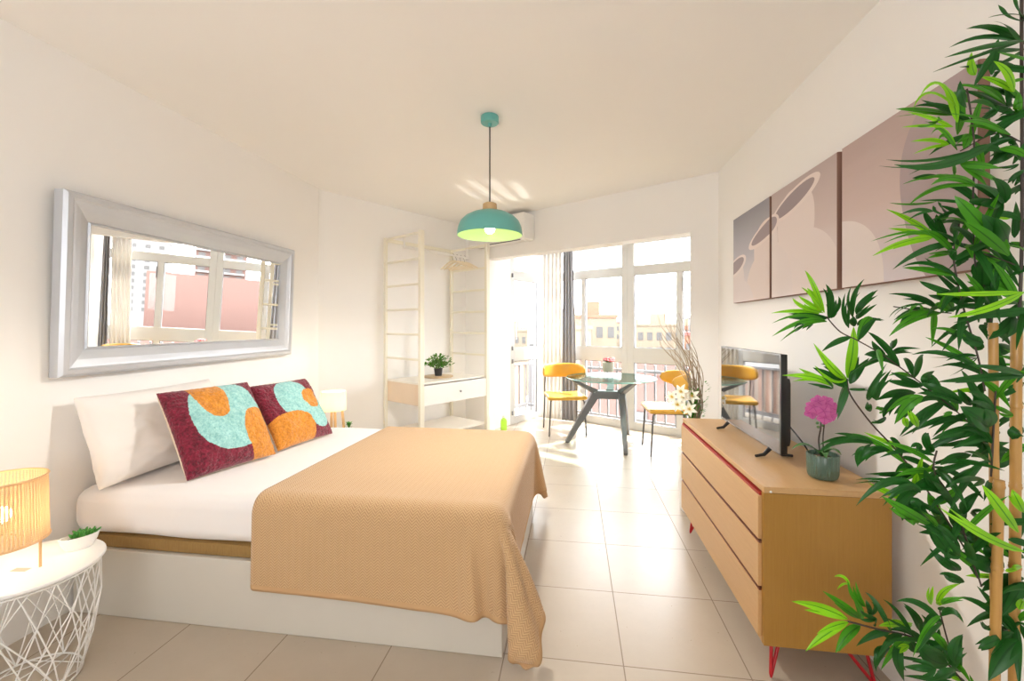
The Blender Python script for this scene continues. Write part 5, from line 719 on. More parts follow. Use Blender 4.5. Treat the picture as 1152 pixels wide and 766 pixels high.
# ================================================================== setting
XL, XR, H = -2.27, 1.15, 2.53
YB = -1.6
cornL = Fp(2.9, -1.86)
def flat(name, pts, z0, z1, m):
    return struct(MB().prism([(p[0], p[1]) for p in pts], z0, z1).build(name, m))
room = [(XL-.15, YB-.15), (XR+.15, YB-.15), (XR+.15, 3.70), Fp(-.15, .15), Fp(3.05, .15), Fp(3.05, -1.95), (XL-.15, 3.62)]
bay = [Fp(-.4, .15), Fp(2.87, .15), Fp(2.87, 1.50), Fp(-.4, 1.50)]
flat('floor', [(XL-.15, YB-.15), (XR+.15, YB-.15), (XR+.15, 3.70), Fp(-.4, .15), Fp(-.4, 1.5), Fp(3.05, 1.50), Fp(3.05, -1.95), (XL-.15, 3.62)], -.10, 0, M['floor'])
flat('ceiling', room, H, H+.1, M['ceiling'])
flat('ceiling_bay', bay, 2.38, 2.46, M['ceiling'])
struct(MB().prism([(XL-.15, YB), (XL, YB), (XL, 3.635), Fp(2.9, -1.86)[:2], Fp(3.05, -1.95)[:2], (XL-.15, 3.62)], 0, H).build('wall_left', M['wall']))
struct(MB().fb(2.9, 3.05, -1.86, .15, 0, H).build('wall_left_far', M['wall']))
struct(MB().fb(-.15, .22, 0, .15, 0, H).fb(.22, 2.55, 0, .15, 2.075, H).fb(2.55, 2.9, 0, .15, 0, H).build('wall_far', M['wall']))
struct(MB().prism([(XR, YB), (XR+.15, YB), (XR+.15, 3.70), (XR, 3.68)], 0, H).build('wall_right', M['wall']))
BX0, BX1, BZ0, BZ1 = -1.30, .10, 1.00, 2.10
struct(MB().bx(XL-.15, BX0, YB-.15, YB, 0, H).bx(BX1, XR+.15, YB-.15, YB, 0, H).bx(BX0, BX1, YB-.15, YB, 0, BZ0).bx(BX0, BX1, YB-.15, YB, BZ1, H).build('wall_back', M['wall']))
wb = MB(); mx_ = (BX0+BX1)/2
for a in ((BX0, BX1, BZ0, BZ0+.06), (BX0, BX1, BZ1-.06, BZ1), (BX0, BX0+.06, BZ0+.06, BZ1-.06), (BX1-.06, BX1, BZ0+.06, BZ1-.06), (mx_-.04, mx_+.04, BZ0+.06, BZ1-.06)): wb.bx(a[0], a[1], YB-.10, YB-.04, a[2], a[3], .004)
w3 = struct(wb.build('fill_window', M['alu']))  # window added in the unseen back wall to brighten the near room
for a, b in ((BX0+.06, mx_-.04), (mx_+.04, BX1-.06)): MB().bx(a, b, YB-.073, YB-.067, BZ0+.06, BZ1-.06).build('pane', M['pane'], w3)
struct(MB().fb(2.70, 2.86, .15, .615, 0, 2.38).fb(2.70, 2.86, .615, 1.40, 2.33, 2.38).build('wall_bay_left', M['wall']))
struct(MB().fb(.02, .17, .15, 1.40, 0, 2.38).build('wall_bay_right', M['wall']))

def win_unit(name, frame, panes, gaskets, d0=1.40, d1=1.46):
    f = MB()
    for s0, s1, z0, z1 in frame: f.fb(s0, s1, d0, d1, z0, z1, .004)
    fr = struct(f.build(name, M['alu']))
    for s0, s1, z0, z1 in panes:
        MB().fb(s0, s1, d0+.027, d0+.033, z0, z1).build('pane', M['pane'], fr)
    g = MB()
    for s0, s1, z0, z1 in gaskets:
        for a in ((s0, s0+.006, z0, z1), (s1-.006, s1, z0, z1), (s0, s1, z0, z0+.006), (s0, s1, z1-.006, z1)):
            g.fb(a[0], a[1], d0+.008, d0+.026, a[2], a[3])
    g.build('gasket', M['rail'], fr)
    return fr
ZB = (.095, .835, 1.02, 1.925, 2.045, 2.318, 2.38)
def unit(name, sr, sl, stile, jr=.07, jl=.07):
    fr = [(sr, sr+jr, 0, ZB[6]), (sl-jl, sl, 0, ZB[6])]
    a, b = sr+jr, sl-jl
    fr += [(a, b, 0, ZB[0]), (a, b, ZB[1], ZB[2]), (a, b, ZB[3], ZB[4]), (a, b, ZB[5], ZB[6]), (stile[0], stile[1], ZB[0], ZB[1]), (stile[0], stile[1], ZB[2], ZB[3])]
    panes, gas = [], []
    for z0, z1 in ((ZB[0], ZB[1]), (ZB[2], ZB[3])):
        for s0, s1 in ((a, stile[0]), (stile[1], b)): panes.append((s0, s1, z0, z1)); gas.append((s0, s1, z0, z1))
    panes.append((a, b, ZB[4], ZB[5]))
    return win_unit(name, fr, panes, gas)
unit('window_1', 1.436, 2.70, (2.05, 2.105), .08, .07)
w2 = unit('window_2', .17, 1.436, (.755, .825), .06, .085)
MB().fb(.742, .755, 1.385, 1.40, 1.70, 1.86, .003).build('sash_latch', M['rail'], w2)
# glazed balcony door in the left side of the bay
dm = MB()
for d0, d1, z0, z1 in ((.615, .70, 0, 2.33), (1.20, 1.40, 0, 2.33), (.70, 1.20, 0, .085), (.70, 1.20, .83, 1.0), (.70, 1.20, 1.90, 2.03), (.70, 1.20, 2.29, 2.33)):
    dm.fb(2.70, 2.755, d0, d1, z0, z1, .004)
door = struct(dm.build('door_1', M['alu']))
for z0, z1 in ((.085, .83), (1.0, 1.90), (2.03, 2.29)): MB().fb(2.724, 2.73, .70, 1.20, z0, z1).build('pane', M['pane'], door)
g = MB()
for z0, z1 in ((.085, .83), (1.0, 1.90)):
    for a in ((.70, .708, z0, z1), (1.192, 1.20, z0, z1), (.70, 1.20, z0, z0+.008), (.70, 1.20, z1-.008, z1)): g.fb(2.708, 2.724, a[0], a[1], a[2], a[3])
g.build('gasket', M['rail'], door)
for z in (1.93, .97, .80, .12): MB().fb(2.685, 2.70, .640, .662, z, z+.055, .004).build('hinge', M['rail'], door)

# ================================================================== outside
balc = MB().fb(-.6, 3.4, 1.50, 1.78, -.12, -.01).fb(2.87, 3.4, .2, 1.50, -.12, -.01).build('trim_1', M['facade_cream']); struct(balc)
rl = thing('balcony_railing', 'grey metal balcony railing with upright bars outside the glazed bay', 'railing', Fp(1.4, 1.66, 0))
MB().fb(-.3, 3.2, 1.63, 1.67, .69, .725, .004).build('top_rail', M['rail'], rl)
MB().fb(-.3, 3.2, 1.64, 1.66, .06, .085).build('bottom_rail', M['rail'], rl)
for k in range(27):
    s = -.26+k*.131
    MB().fb(s-.012, s+.012, 1.639, 1.661, -.01, .80, .002).build('bar', M['rail'], rl)
rs = thing('balcony_railing', 'grey railing with pale panel outside the glazed balcony door', 'railing', Fp(3.22, .9, 0))
MB().fb(3.20, 3.24, .25, 1.62, .69, .725, .004).build('top_rail', M['rail'], rs)
MB().fb(3.205, 3.235, .25, 1.62, .05, .10).build('bottom_rail', M['rail'], rs)
for k in range(10): MB().fb(3.213, 3.227, .26+k*.148, .274+k*.148, -.01, .69).build('bar', M['rail'], rs)
t = NT('striped awning cloth'); co_ = t.coord('Generated'); spx = t.n('ShaderNodeSeparateXYZ', Vector=co_)
st = t.math('LESS_THAN', t.math('FRACT', t.math('MULTIPLY', spx.outputs[1], 12.0)), .5)
tl = t.mix(st, (.50, .32, .25), (.56, .48, .42)); M['stripe'] = t.done(t.bsdf(tl, .9))
MB().fb(3.236, 3.242, .25, 1.60, .10, .69).build('panel', M['stripe'], rs)

struct(MB().bx(-400, 500, 8, 620, -16.2, -16).build('ground', M['street']))
TOWN = []
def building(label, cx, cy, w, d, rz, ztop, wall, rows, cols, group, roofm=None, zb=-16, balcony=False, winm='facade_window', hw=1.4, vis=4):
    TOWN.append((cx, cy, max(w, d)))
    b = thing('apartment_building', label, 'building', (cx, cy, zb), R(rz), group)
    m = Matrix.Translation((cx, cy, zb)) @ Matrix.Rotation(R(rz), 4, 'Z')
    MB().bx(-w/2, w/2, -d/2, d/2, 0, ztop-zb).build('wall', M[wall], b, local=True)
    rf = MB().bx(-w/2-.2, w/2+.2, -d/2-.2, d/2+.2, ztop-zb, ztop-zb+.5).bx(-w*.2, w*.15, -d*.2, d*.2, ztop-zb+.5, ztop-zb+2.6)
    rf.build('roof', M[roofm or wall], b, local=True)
    first = None
    for r in range(rows):
        z = ztop-zb-2.9-r*3.0
        for c in range(cols):
            x = -w/2+w*(c+.5)/cols
            if first is None:
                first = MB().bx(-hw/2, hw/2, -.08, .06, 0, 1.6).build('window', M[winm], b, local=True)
                first.location = (x, -d/2, z); o = first
            else:
                o = first.copy(); C.objects.link(o); o.location = (x, -d/2, z)
        if balcony:
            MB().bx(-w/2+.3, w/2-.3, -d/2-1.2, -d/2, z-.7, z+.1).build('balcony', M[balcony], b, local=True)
    return b
G = 'city apartment buildings beyond the balcony'
# buildings seen through the panes: metres away, each turned towards the flat
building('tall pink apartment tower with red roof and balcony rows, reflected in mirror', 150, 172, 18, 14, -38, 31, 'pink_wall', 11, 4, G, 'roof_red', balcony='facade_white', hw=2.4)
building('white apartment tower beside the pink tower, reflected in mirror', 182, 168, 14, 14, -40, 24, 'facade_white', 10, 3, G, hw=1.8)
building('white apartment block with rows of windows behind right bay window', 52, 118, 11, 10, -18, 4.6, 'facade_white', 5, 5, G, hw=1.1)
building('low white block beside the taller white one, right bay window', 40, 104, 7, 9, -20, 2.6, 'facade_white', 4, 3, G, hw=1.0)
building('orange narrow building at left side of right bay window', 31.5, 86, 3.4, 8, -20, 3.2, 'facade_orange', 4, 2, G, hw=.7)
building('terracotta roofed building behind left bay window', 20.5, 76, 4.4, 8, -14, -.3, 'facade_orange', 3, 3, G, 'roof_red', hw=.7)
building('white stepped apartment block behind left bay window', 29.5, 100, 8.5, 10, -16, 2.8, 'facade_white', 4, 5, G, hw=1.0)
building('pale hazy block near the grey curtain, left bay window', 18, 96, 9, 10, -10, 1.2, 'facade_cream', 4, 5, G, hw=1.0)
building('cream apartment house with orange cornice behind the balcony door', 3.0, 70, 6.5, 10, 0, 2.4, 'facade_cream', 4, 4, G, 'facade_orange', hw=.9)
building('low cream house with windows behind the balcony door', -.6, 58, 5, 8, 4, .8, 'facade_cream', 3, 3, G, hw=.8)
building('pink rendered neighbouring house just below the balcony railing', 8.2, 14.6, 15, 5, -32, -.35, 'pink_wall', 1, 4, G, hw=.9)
random.seed(12)
for k in range(14):
    for tries in range(60):
        dist = random.uniform(66, 170); ang = R(random.uniform(-11, 26)); wd = random.uniform(5, 9)
        if all((dist*math.sin(ang)-q[0])**2+(dist*math.cos(ang)-q[1])**2 > (q[2]*.72+wd*.72+3)**2 for q in TOWN): break
    else: continue
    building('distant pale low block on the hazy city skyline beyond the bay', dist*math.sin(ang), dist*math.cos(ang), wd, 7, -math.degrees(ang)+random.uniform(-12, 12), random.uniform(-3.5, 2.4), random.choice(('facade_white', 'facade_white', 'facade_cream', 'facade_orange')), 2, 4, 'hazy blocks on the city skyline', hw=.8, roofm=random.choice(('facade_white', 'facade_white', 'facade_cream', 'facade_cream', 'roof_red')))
# a clump of street trees seen in the mirror
tr = thing('street_tree', 'green street tree reflected at left of the mirror', 'tree', (84, 92, -16))
MB().tube([(84, 92, -16), (84, 92, -4), (84.3, 92, 0)], [.5, .35, .2], 8).build('trunk', M['twig'], tr)
random.seed(5); cr = MB()
for k in range(60):
    a = random.uniform(0, 2*PI); q = random.uniform(0, 4.2); cr.ball((84+q*math.cos(a), 92+q*math.sin(a), random.uniform(-3.6, 3.2)-.15*q), random.uniform(.7, 1.5), 8)
cr.build('crown', M['tree'], tr)

# ================================================================== ceiling lamp
px, py = -.487, 2.521
L = thing('pendant_lamp', 'teal dome pendant lamp hanging from the ceiling on a black cord', 'lamp', (px, py, H))
MB().lathe([(0, H), (.05, H), (.053, H-.004), (.053, H-.038), (.048, H-.043), (0, H-.043)], (px, py, 0), 40).lathe([(0, H-.043), (.012, H-.043), (.010, H-.062), (0, H-.062)], (px, py, 0), 16).build('canopy', M['teal'], L, True)
MB().tube([(px, py, H-.06), (px, py, 2.02)], .0042, 8).build('cord', M['black'], L, True)
MB().lathe([(0, 2.02), (.030, 2.02), (.040, 2.014), (.042, 1.985), (.040, 1.975), (0, 1.975)], (px, py, 0), 32).build('cap', M['pinewood'], L, True)
so = [(.035, 1.976), (.060, 1.972), (.105, 1.958), (.145, 1.937), (.172, 1.910), (.186, 1.878), (.191, 1.848), (.192, 1.832)]
MB().lathe(so, (px, py, 0), 64, mi=0, cap=False).lathe([(r-.003, z-.003) for r, z in so], (px, py, 0), 64, mi=1, cap=False).lathe([(so[-1][0], so[-1][1]), (so[-1][0]-.003, so[-1][1]-.003)], (px, py, 0), 64, cap=False).build('shade', [M['teal'], M['shade_in']], L, 'all')
b = MB().ball((px, py, 1.868), .030, 20).build('bulb', M['bulb_white'], L, 'all')
MB().tube([(px, py, 1.975), (px, py, 1.895)], .017, 16).build('socket', M['white'], L, True)
def pt(name, loc, power, col, rad=.03):
    l = bpy.data.lights.new(name, 'POINT'); l.energy = power*LAMPS; l.color = col; l.shadow_soft_size = rad
    o = bpy.data.objects.new(name, l); C.objects.link(o); o.location = loc; return o

sp = bpy.data.lights.new('pendant_light', 'SPOT'); sp.energy = PEND; sp.spot_size = R(165); sp.spot_blend = .35; sp.color = (1, .96, .89); sp.shadow_soft_size = .05
spo = bpy.data.objects.new('pendant_light', sp); C.objects.link(spo); spo.location = (px, py, 1.812)
# ================================================================== air conditioner
ac = thing('air_conditioner', 'white wall mounted air conditioner high above the bay opening', 'air conditioner', Fp(2.25, -.1, 2.2))
MB().fb(1.83, 2.66, -.20, 0, 2.205, 2.485, .025).build('body', M['white'], ac, True)
MB().fb(1.88, 2.61, -.165, -.10, 2.196, 2.206).build('louver', M['white'], ac)
MB().fb(1.90, 2.59, -.175, -.168, 2.199, 2.209).build('outlet_slot', M['dark'], ac)

# ================================================================== mirror
ml = thing('wall_mirror', 'wide rectangular mirror with moulded silver frame above the bed', 'mirror', (XL, 2.39, 1.48), R(0))
y0, y1, z0, z1 = 1.60, 3.18, 1.07, 1.895
prof = [(0, 0), (0, .045), (.012, .058), (.030, .060), (.040, .052), (.050, .050), (.075, .042), (.105, .028), (.118, .022), (.124, .030), (.130, .026), (.130, 0)]
def ring(mb, prof, mi=0):
    rows = []
    for w, dep in prof:
        rows.append([Vector((dep, y0+w, z0+w)), Vector((dep, y1-w, z0+w)), Vector((dep, y1-w, z1-w)), Vector((dep, y0+w, z1-w)), Vector((dep, y0+w, z0+w))])
    for k in range(4): mb.grid([[r[k], r[k+1]] for r in rows], None, mi)
tilt = R(2.1)
def mtilt(o):
    # the mirror hangs from its top edge, leaning forward a touch
    for v in o.data.vertices:
        v.co.x += (v.co.z)*math.tan(tilt)+.018
    return o
fm = MB()
ring(fm, prof); bmesh.ops.translate(fm.bm, vec=(XL, 0, 0), verts=fm.bm.verts[:])
mtilt(fm.build('frame', M['silver'], ml))
mtilt(MB().bx(XL+.016, XL+.021, y0+.125, y1-.125, z0+.125, z1-.125).build('glass', M['mirror'], ml))

# ================================================================== canvases
def canvas(label, ya, yb, mat, group=None):
    c = thing('canvas_print', label, 'picture', (XR, (ya+yb)/2, 1.455))
    MB().bx(1.121, XR, ya, yb, 1.455, 2.045, .004).build('stretcher', M['canvas_edge'], c)
    MB().grid([[Vector((1.1195, yb-.003, 1.458)), Vector((1.1195, ya+.003, 1.458))], [Vector((1.1195, yb-.003, 2.042)), Vector((1.1195, ya+.003, 2.042))]], [[(0, 0), (1, 0)], [(0, 1), (1, 1)]]).build('print', M[mat], c)
    return c
canvas('canvas of dark grey sky and pale jar mouths, leftmost of three', 2.690, 3.267, 'canvas_a')
canvas('canvas of tall pale clay jar, middle of the three on right wall', 2.042, 2.668, 'canvas_b')
canvas('canvas of pinkish wall with curved shadow, behind the bamboo leaves', 1.385, 2.011, 'canvas_c')
fp = thing('framed_print', 'light wood framed print on bay side wall, seen in the mirror', 'picture', Fp(.17, .8, 1.5))
MB().fb(.171, .19, .55, .58, 1.25, 1.95).fb(.171, .19, .95, .98, 1.25, 1.95).fb(.171, .19, .58, .95, 1.25, 1.28).fb(.171, .19, .58, .95, 1.92, 1.95).build('frame', M['oakframe'], fp)
MB().grid([[Fp(.182, .58, 1.28), Fp(.182, .95, 1.28)], [Fp(.182, .58, 1.92), Fp(.182, .95, 1.92)]]).build('print', M['paper'], fp)

# ================================================================== bed
bed = thing('bed', 'white double bed with golden box fabric and white sheet', 'bed', (-1.25, 2.33, 0))
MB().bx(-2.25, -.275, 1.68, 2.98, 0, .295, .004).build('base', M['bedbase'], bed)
MB().bx(-2.248, -.29, 1.695, 2.965, .2955, .352, .012).build('box_top', M['boxfabric'], bed, True)
MB().rbox((-1.263, 2.33, .458), (1.985, 1.30, .212), .062, 30, .007, 3.2, .008).build('mattress', M['sheet'], bed, 'all')
NX, NY = 58, 78
N = NX*NY; vs = []
cols_ = []
for k in range(3):
    run = 0; a = []
    for d in BLANKET[k].split(): run += int(d); a.append(run/1000)
    cols_.append(a)
bl = MB(); P = [[Vector((cols_[0][j*NX+i], cols_[1][j*NX+i], cols_[2][j*NX+i])) for i in range(NX)] for j in range(NY)]
for rw in P:                                  # the loose corner swings out past the foot of the bed
    for p_ in rw:
        if p_.z < .52 and p_.y < 1.80 and p_.x > -.62:
            kk = (.52-p_.z)/.5*min(1, (p_.x+.62)/.30)*min(1, (1.80-p_.y)/.10); p_.x += .085*kk; p_.z += .022*kk
U = [[(i/(NX-1)*1.45, j/(NY-1)*1.96) for i in range(NX)] for j in range(NY)]
bl.grid(P, U)
bo = bl.build('bed_blanket', M['blanket'], None, 'all', loc=(-.8, 2.3, .575))
tag(bo, 'camel herringbone cotton blanket draped over the foot of the bed', 'blanket')
for f in bo.data.polygons:
    j = f.index//(NX-1); i = f.index % (NX-1)
    if j < 1 or j > NY-3 or i > NX-3: f.material_index = 1
bo.data.materials.append(M['hem'])
sm = bo.modifiers.new('sub', 'SUBSURF'); sm.levels = 1; sm.render_levels = 1
so_ = bo.modifiers.new('thick', 'SOLIDIFY'); so_.thickness = .005; so_.offset = 1
def soft(name, label, cat, mb, mats, loc, group=None):
    o = mb.build(name, mats, None, 'all', loc=loc); return tag(o, label, cat, group)
soft('pillow', 'plain white pillow leaning on wall at the near side of the bed', 'pillow', MB().pillow((-2.065, 2.005, .572), (.02, 1, 0), (-.125, 0, .38), .71, .425, .20, .05, 48, .012, 3, (0, 0), .40), M['pillow'], (-2.05, 2.02, .565))
soft('pillow', 'white pillow tucked against wall behind the right tufted cushion', 'pillow', MB().pillow((-2.045, 2.66, .574), (0, 1, 0), (-.14, 0, .32), .54, .34, .15, .05, 30, .008, 8, (0, 0)), M['pillow'], (-2.05, 2.66, .565))
soft('cushion', 'maroon tufted cushion with large turquoise crescent, in front of white pillow', 'cushion', MB().pillow((-1.722, 2.022, .574), (.255, .967, 0), (-.225, .060, .385), .465, .46, .155, .03, 120, .008, 5, (0, 1), .42, .0045), [M['cushion_a'], M['cushion_back']], (-1.74, 2.02, .57), 'tufted patterned cushions')
soft('cushion', 'maroon tufted cushion with two turquoise lobes, farther from the camera', 'cushion', MB().pillow((-1.645, 2.515, .574), (.185, .982, 0), (-.235, .05, .36), .44, .43, .145, .03, 120, .008, 9, (0, 1), .42, .0045), [M['cushion_b'], M['cushion_back']], (-1.65, 2.46, .57), 'tufted patterned cushions')

# ================================================================== wire basket side tables
def wire_table(label, cx, cy):
    T = thing('side_table', label, 'table', (cx, cy, 0)); zt = .43
    MB().lathe([(0, zt-.014), (.212, zt-.014), (.217, zt-.010), (.217, zt-.003), (.214, zt), (0, zt)], (cx, cy, 0), 72).build('tabletop', M['white'], T, True)
    MB().box((cx+.015, cy-.02, zt+.0002), (.055, .022, .0012), .0004, rotm(rz=.12)).build('grip_slot', M['grey_slot'], T)
    w = MB(); n = 14
    def rad(z): q = z/(zt-.016); return .150+.056*q+.018*math.sin(PI*q)
    for tw, r in ((R(38), .0024), (R(-38), .0024), (R(72), .0022), (R(-72), .0022)):
        for k in range(n if abs(tw) < 1 else n//2):
            a0 = 2*PI*k/(n if abs(tw) < 1 else n//2); pts = []
            za, zb_ = .0045, .408
            w.tube([(cx+rad(za+(zb_-za)*q)*math.cos(a0+tw*q), cy+rad(za+(zb_-za)*q)*math.sin(a0+tw*q), za+(zb_-za)*q) for q in (0, .33, .67, 1)], r, 6)
            if k % 2 == 0 and tw > 0: w.tube([(cx+rad(za)*math.cos(a0), cy+rad(za)*math.sin(a0), .0045), (cx+rad(za)*math.cos(a0+tw*1.6+.5), cy+rad(za)*math.sin(a0+tw*1.6+.5), .0045)], .002, 6)
    for z, r in ((.0045, .0034), (.408, .003)): w.tube([(cx+rad(z)*math.cos(a), cy+rad(z)*math.sin(a), z) for a in [2*PI*i/48 for i in range(49)]], r, 6, False)
    w.build('wire_basket', M['white'], T, True)
    return T
wire_table('round white wire basket table beside the near side of the bed', -1.963, 1.312)
wire_table('round white wire basket table hidden behind the far side of the bed', -1.96, 3.24)
# rattan drum lamp
lx, ly, lz = -1.99, 1.262, .430
rl_ = thing('table_lamp', 'woven rattan drum lamp glowing on the near white side table', 'lamp', (lx, ly, lz))
def sw(z0, z1, r0, r1, n=14): return [(r0+(r1-r0)*i/n, z0+(z1-z0)*i/n) for i in range(n+1)]
MB().lathe(sw(lz+.108, lz+.330, .121, .117), (lx, ly, 0), 72, cap=False).lathe(sw(lz+.108, lz+.330, .1185, .1145), (lx, ly, 0), 72, cap=False).build('lamp_shade', M['rattan'], rl_, 'all')
for nm, z, r in (('top_hoop', lz+.330, .117), ('bottom_hoop', lz+.108, .121)):
    MB().tube([(lx+r*math.cos(a), ly+r*math.sin(a), z) for a in [2*PI*i/48 for i in range(49)]], .004, 6, False).build(nm, M['pinewood'], rl_, True)
for k in range(3):
    a = R(32+120*k); MB().tube([(lx+.104*math.cos(a), ly+.104*math.sin(a), lz+.001), (lx+.104*math.cos(a), ly+.104*math.sin(a), lz+.14)], .0042, 10).build('leg', M['pinewood'], rl_, True)
MB().tube([(lx-.115, ly, lz+.14), (lx+.115, ly, lz+.14)], .003, 6).tube([(lx, ly, lz+.135), (lx, ly, lz+.175)], .014, 12).build('lamp_holder', M['black'], rl_, True)
MB().ball((lx, ly, lz+.205), .028, 18).build('bulb', M['bulb'], rl_, 'all')
pt('rattan_light', (lx, ly, lz+.205), 1.7, (1, .74, .42), .03)
# succulent in a boat bowl
sx, sy, sz = -1.905, 1.445, .430
su = thing('potted_succulent', 'small green succulent in white boat shaped bowl on the near side table', 'plant', (sx, sy, sz), R(58))
m = Matrix.Diagonal((1.55, .72, 1, 1))
pr = [(0, 0), (.020, 0), (.026, .006), (.034, .030), (.038, .052), (.035, .052), (.030, .040), (0, .040)]
def boat(o):
    for v in o.data.vertices:
        if v.co.z > .02: v.co.z += .10*v.co.x**2/.06*(v.co.z/.05)*.35
    return o
boat(MB().lathe(pr, (0, 0, 0), 40, m).build('bowl', M['whiteceramic'], su, True, local=True))
MB().lathe([(0, .040), (.031, .041), (.0, .047)], (0, 0, 0), 30, m).build('soil', M['soil'], su, True, local=True)
random.seed(3); sl = MB()
for c, nn, sc_ in (((.008, 0), 16, 1.0), ((.034, .004), 12, .8), ((-.014, .006), 9, .6)):
    for k in range(nn):
        a = k*2.4; e = R(25+60*k/nn); r = (.014+.026*(1-k/nn))*sc_; d = Vector((math.cos(a)*math.cos(e), math.sin(a)*math.cos(e), math.sin(e)))
        b0 = Vector((c[0], c[1], .044)); sl.tube([b0, b0+d*r*.5, b0+d*r+Vector((0, 0, .006*sc_))], [.004*sc_, .0088*sc_, .002], 8)
sl.build('leaves', M['succulent'], su, True, local=True)
# tripod lamp on the hidden table
qx, qy, qz = -1.93, 3.30, .430
tl_ = thing('table_lamp', 'small lit lamp with cream drum shade and wooden tripod legs behind the bed', 'lamp', (qx, qy, qz))
MB().lathe(sw(qz+.185, qz+.335, .100, .095), (qx, qy, 0), 56, cap=False).lathe(sw(qz+.185, qz+.335, .098, .093), (qx, qy, 0), 56, cap=False).build('lamp_shade', M['lampfabric'], tl_, 'all')
for k in range(4):
    a = R(20+90*k); MB().tube([(qx+.085*math.cos(a), qy+.085*math.sin(a), qz), (qx+.066*math.cos(a), qy+.066*math.sin(a), qz+.20)], [.012, .010], 10).build('leg', M['pinewood'], tl_, True)
MB().box((qx, qy, qz+.196), (.155, .020, .010), 0, rotm(rz=R(20))).box((qx, qy, qz+.196), (.155, .020, .010), 0, rotm(rz=R(110))).tube([(qx, qy, qz+.195), (qx, qy, qz+.225)], .014, 12).build('lamp_holder', M['pinewood'], tl_)
MB().ball((qx, qy, qz+.255), .028, 18).build('bulb', M['bulb'], tl_, 'all')
pt('tripod_light', (qx, qy, qz+.255), 2.4, (1, .80, .48), .03)
hp = thing('potted_plant', 'dark green little plant peeking over the bed beside the tripod lamp', 'plant', (-1.80, 3.31, .43))
MB().lathe([(0, .43), (.024, .43), (.032, .478), (.029, .478), (.027, .468), (0, .468)], (-1.80, 3.31, 0), 24).build('pot', M['whiteceramic'], hp, True)
pl = MB()
for k in range(26):
    a = k*2.4; r = .012+.03*random.random(); b0 = Vector((-1.80, 3.31, .47)); t_ = b0+Vector((r*math.cos(a), r*math.sin(a), .025+.025*random.random())); pl.leaf(b0, (b0+t_)/2+Vector((0, 0, .012)), t_, .018)
pl.build('foliage', M['succulent'], hp)
# ================================================================== dresser
D = thing('dresser', 'oak veneer chest of three wide drawers on red hairpin legs', 'dresser', (.887, 2.285, 0))
zt, zb, xf, xb, ya, yb = .715, .139, .672, 1.102, 1.69, 2.878
MB().bx(xf+.012, xb, ya, yb, zt-.022, zt, .0015).build('top', M['oak_h'], D)
for a, b in ((ya, ya+.022), (yb-.022, yb)): MB().bx(xf+.012, xb, a, b, zb, zt-.0225, .0015).build('side_panel', M['oak_v_shade'], D)
MB().bx(xf+.014, xb, ya+.0225, yb-.0225, zb, zb+.02).build('bottom_panel', M['oak_h'], D)
MB().bx(xb-.012, xb-.001, ya+.0225, yb-.0225, zb+.0205, zt-.023).build('back_panel', M['oak_h'], D)
for k, (z0, z1) in enumerate(((.516, .676), (.343, .500), (.160, .327))):
    dr = MB().bx(xf, xf+.020, ya+.020, yb-.020, z0, z1, .002).build('drawer', M['oak_h'], D)
    MB().bx(xf+.021, xb-.03, ya+.026, yb-.026, z0+.01, z1-.004).build('drawer_box', M['oak_h'], dr)
    MB().bx(xf+.004, xf+.0195, ya+.022, yb-.022, z1+.0005, z1+.0055 if k else z1+.010).build('finger_lip', M['brown_gap' if k else 'red_lip'], dr)
for (fx, fy, ax, ay) in ((.722, 1.725, ((.010, .02), (.048, .035)), 0), (.722, 2.845, ((.010, -.02), (.048, -.035)), 0), (1.075, 1.735, ((-.105, .01), (-.022, .02)), 0), (1.075, 2.84, ((-.105, -.01), (-.022, -.02)), 0)):
    a, b = ax; F0 = Vector((fx, fy, .0065))
    A_ = Vector((fx+a[0], fy+a[1], zb-.002)); B_ = Vector((fx+b[0], fy+b[1], zb-.002))
    da, db = (A_-F0).normalized(), (B_-F0).normalized()
    lg = MB().tube([A_, F0+da*.02, F0+da*.007+Vector((0, 0, .001)), F0, F0+db*.007+Vector((0, 0, .001)), F0+db*.02, B_], .0062, 10)
    c_ = (A_+B_)/2; lg.box((c_.x, c_.y, zb-.0025), (.11, .045, .004), .001)
    lg.build('leg', M['red'], D, True)
MB().lathe([(0, 0), (.0045, 0), (.004, .0015), (0, .0018)], (0, 0, 0), 16, Matrix.Translation((xf+.035, ya, zt-.017)) @ Matrix.Rotation(PI/2, 4, 'X')).build('screw_cap', M['white'], D)

# ================================================================== television
T = thing('television', 'black flat screen television reflecting a yellow chair, on the oak dresser', 'television', (.87, 2.33, zt))
xs = .858; ty0, ty1, tz0, tz1 = 1.965, 2.70, .757, 1.178
MB().bx(xs+.004, xs+.030, ty0, ty1, tz0, tz1, .003).rbox((xs+.045, (ty0+ty1)/2, tz0+.17), (.045, (ty1-ty0)-.08, .30), .018, 6).build('body', M['black'], T, True)
MB().bx(xs+.0005, xs+.004, ty0, ty1, tz0, tz0+.012).bx(xs+.0005, xs+.004, ty0, ty1, tz1-.005, tz1).bx(xs+.0005, xs+.004, ty0, ty0+.005, tz0+.012, tz1-.005).bx(xs+.0005, xs+.004, ty1-.005, ty1, tz0+.012, tz1-.005).build('bezel', M['bezel'], T)
MB().bx(xs, xs+.0035, ty0+.0055, ty1-.0055, tz0+.0125, tz1-.0055).build('screen', M['screen'], T)
for yy in (2.075, 2.60):
    f = MB()
    f.tube([(xs-.058, yy-.012, zt+.0066), (xs-.02, yy-.004, zt+.012), (xs+.012, yy, zt+.045)], [.006, .008, .010], 8)
    f.tube([(xs+.105, yy+.012, zt+.0066), (xs+.06, yy+.006, zt+.012), (xs+.018, yy, zt+.045)], [.006, .008, .010], 8)
    f.build('foot', M['black'], T, True)
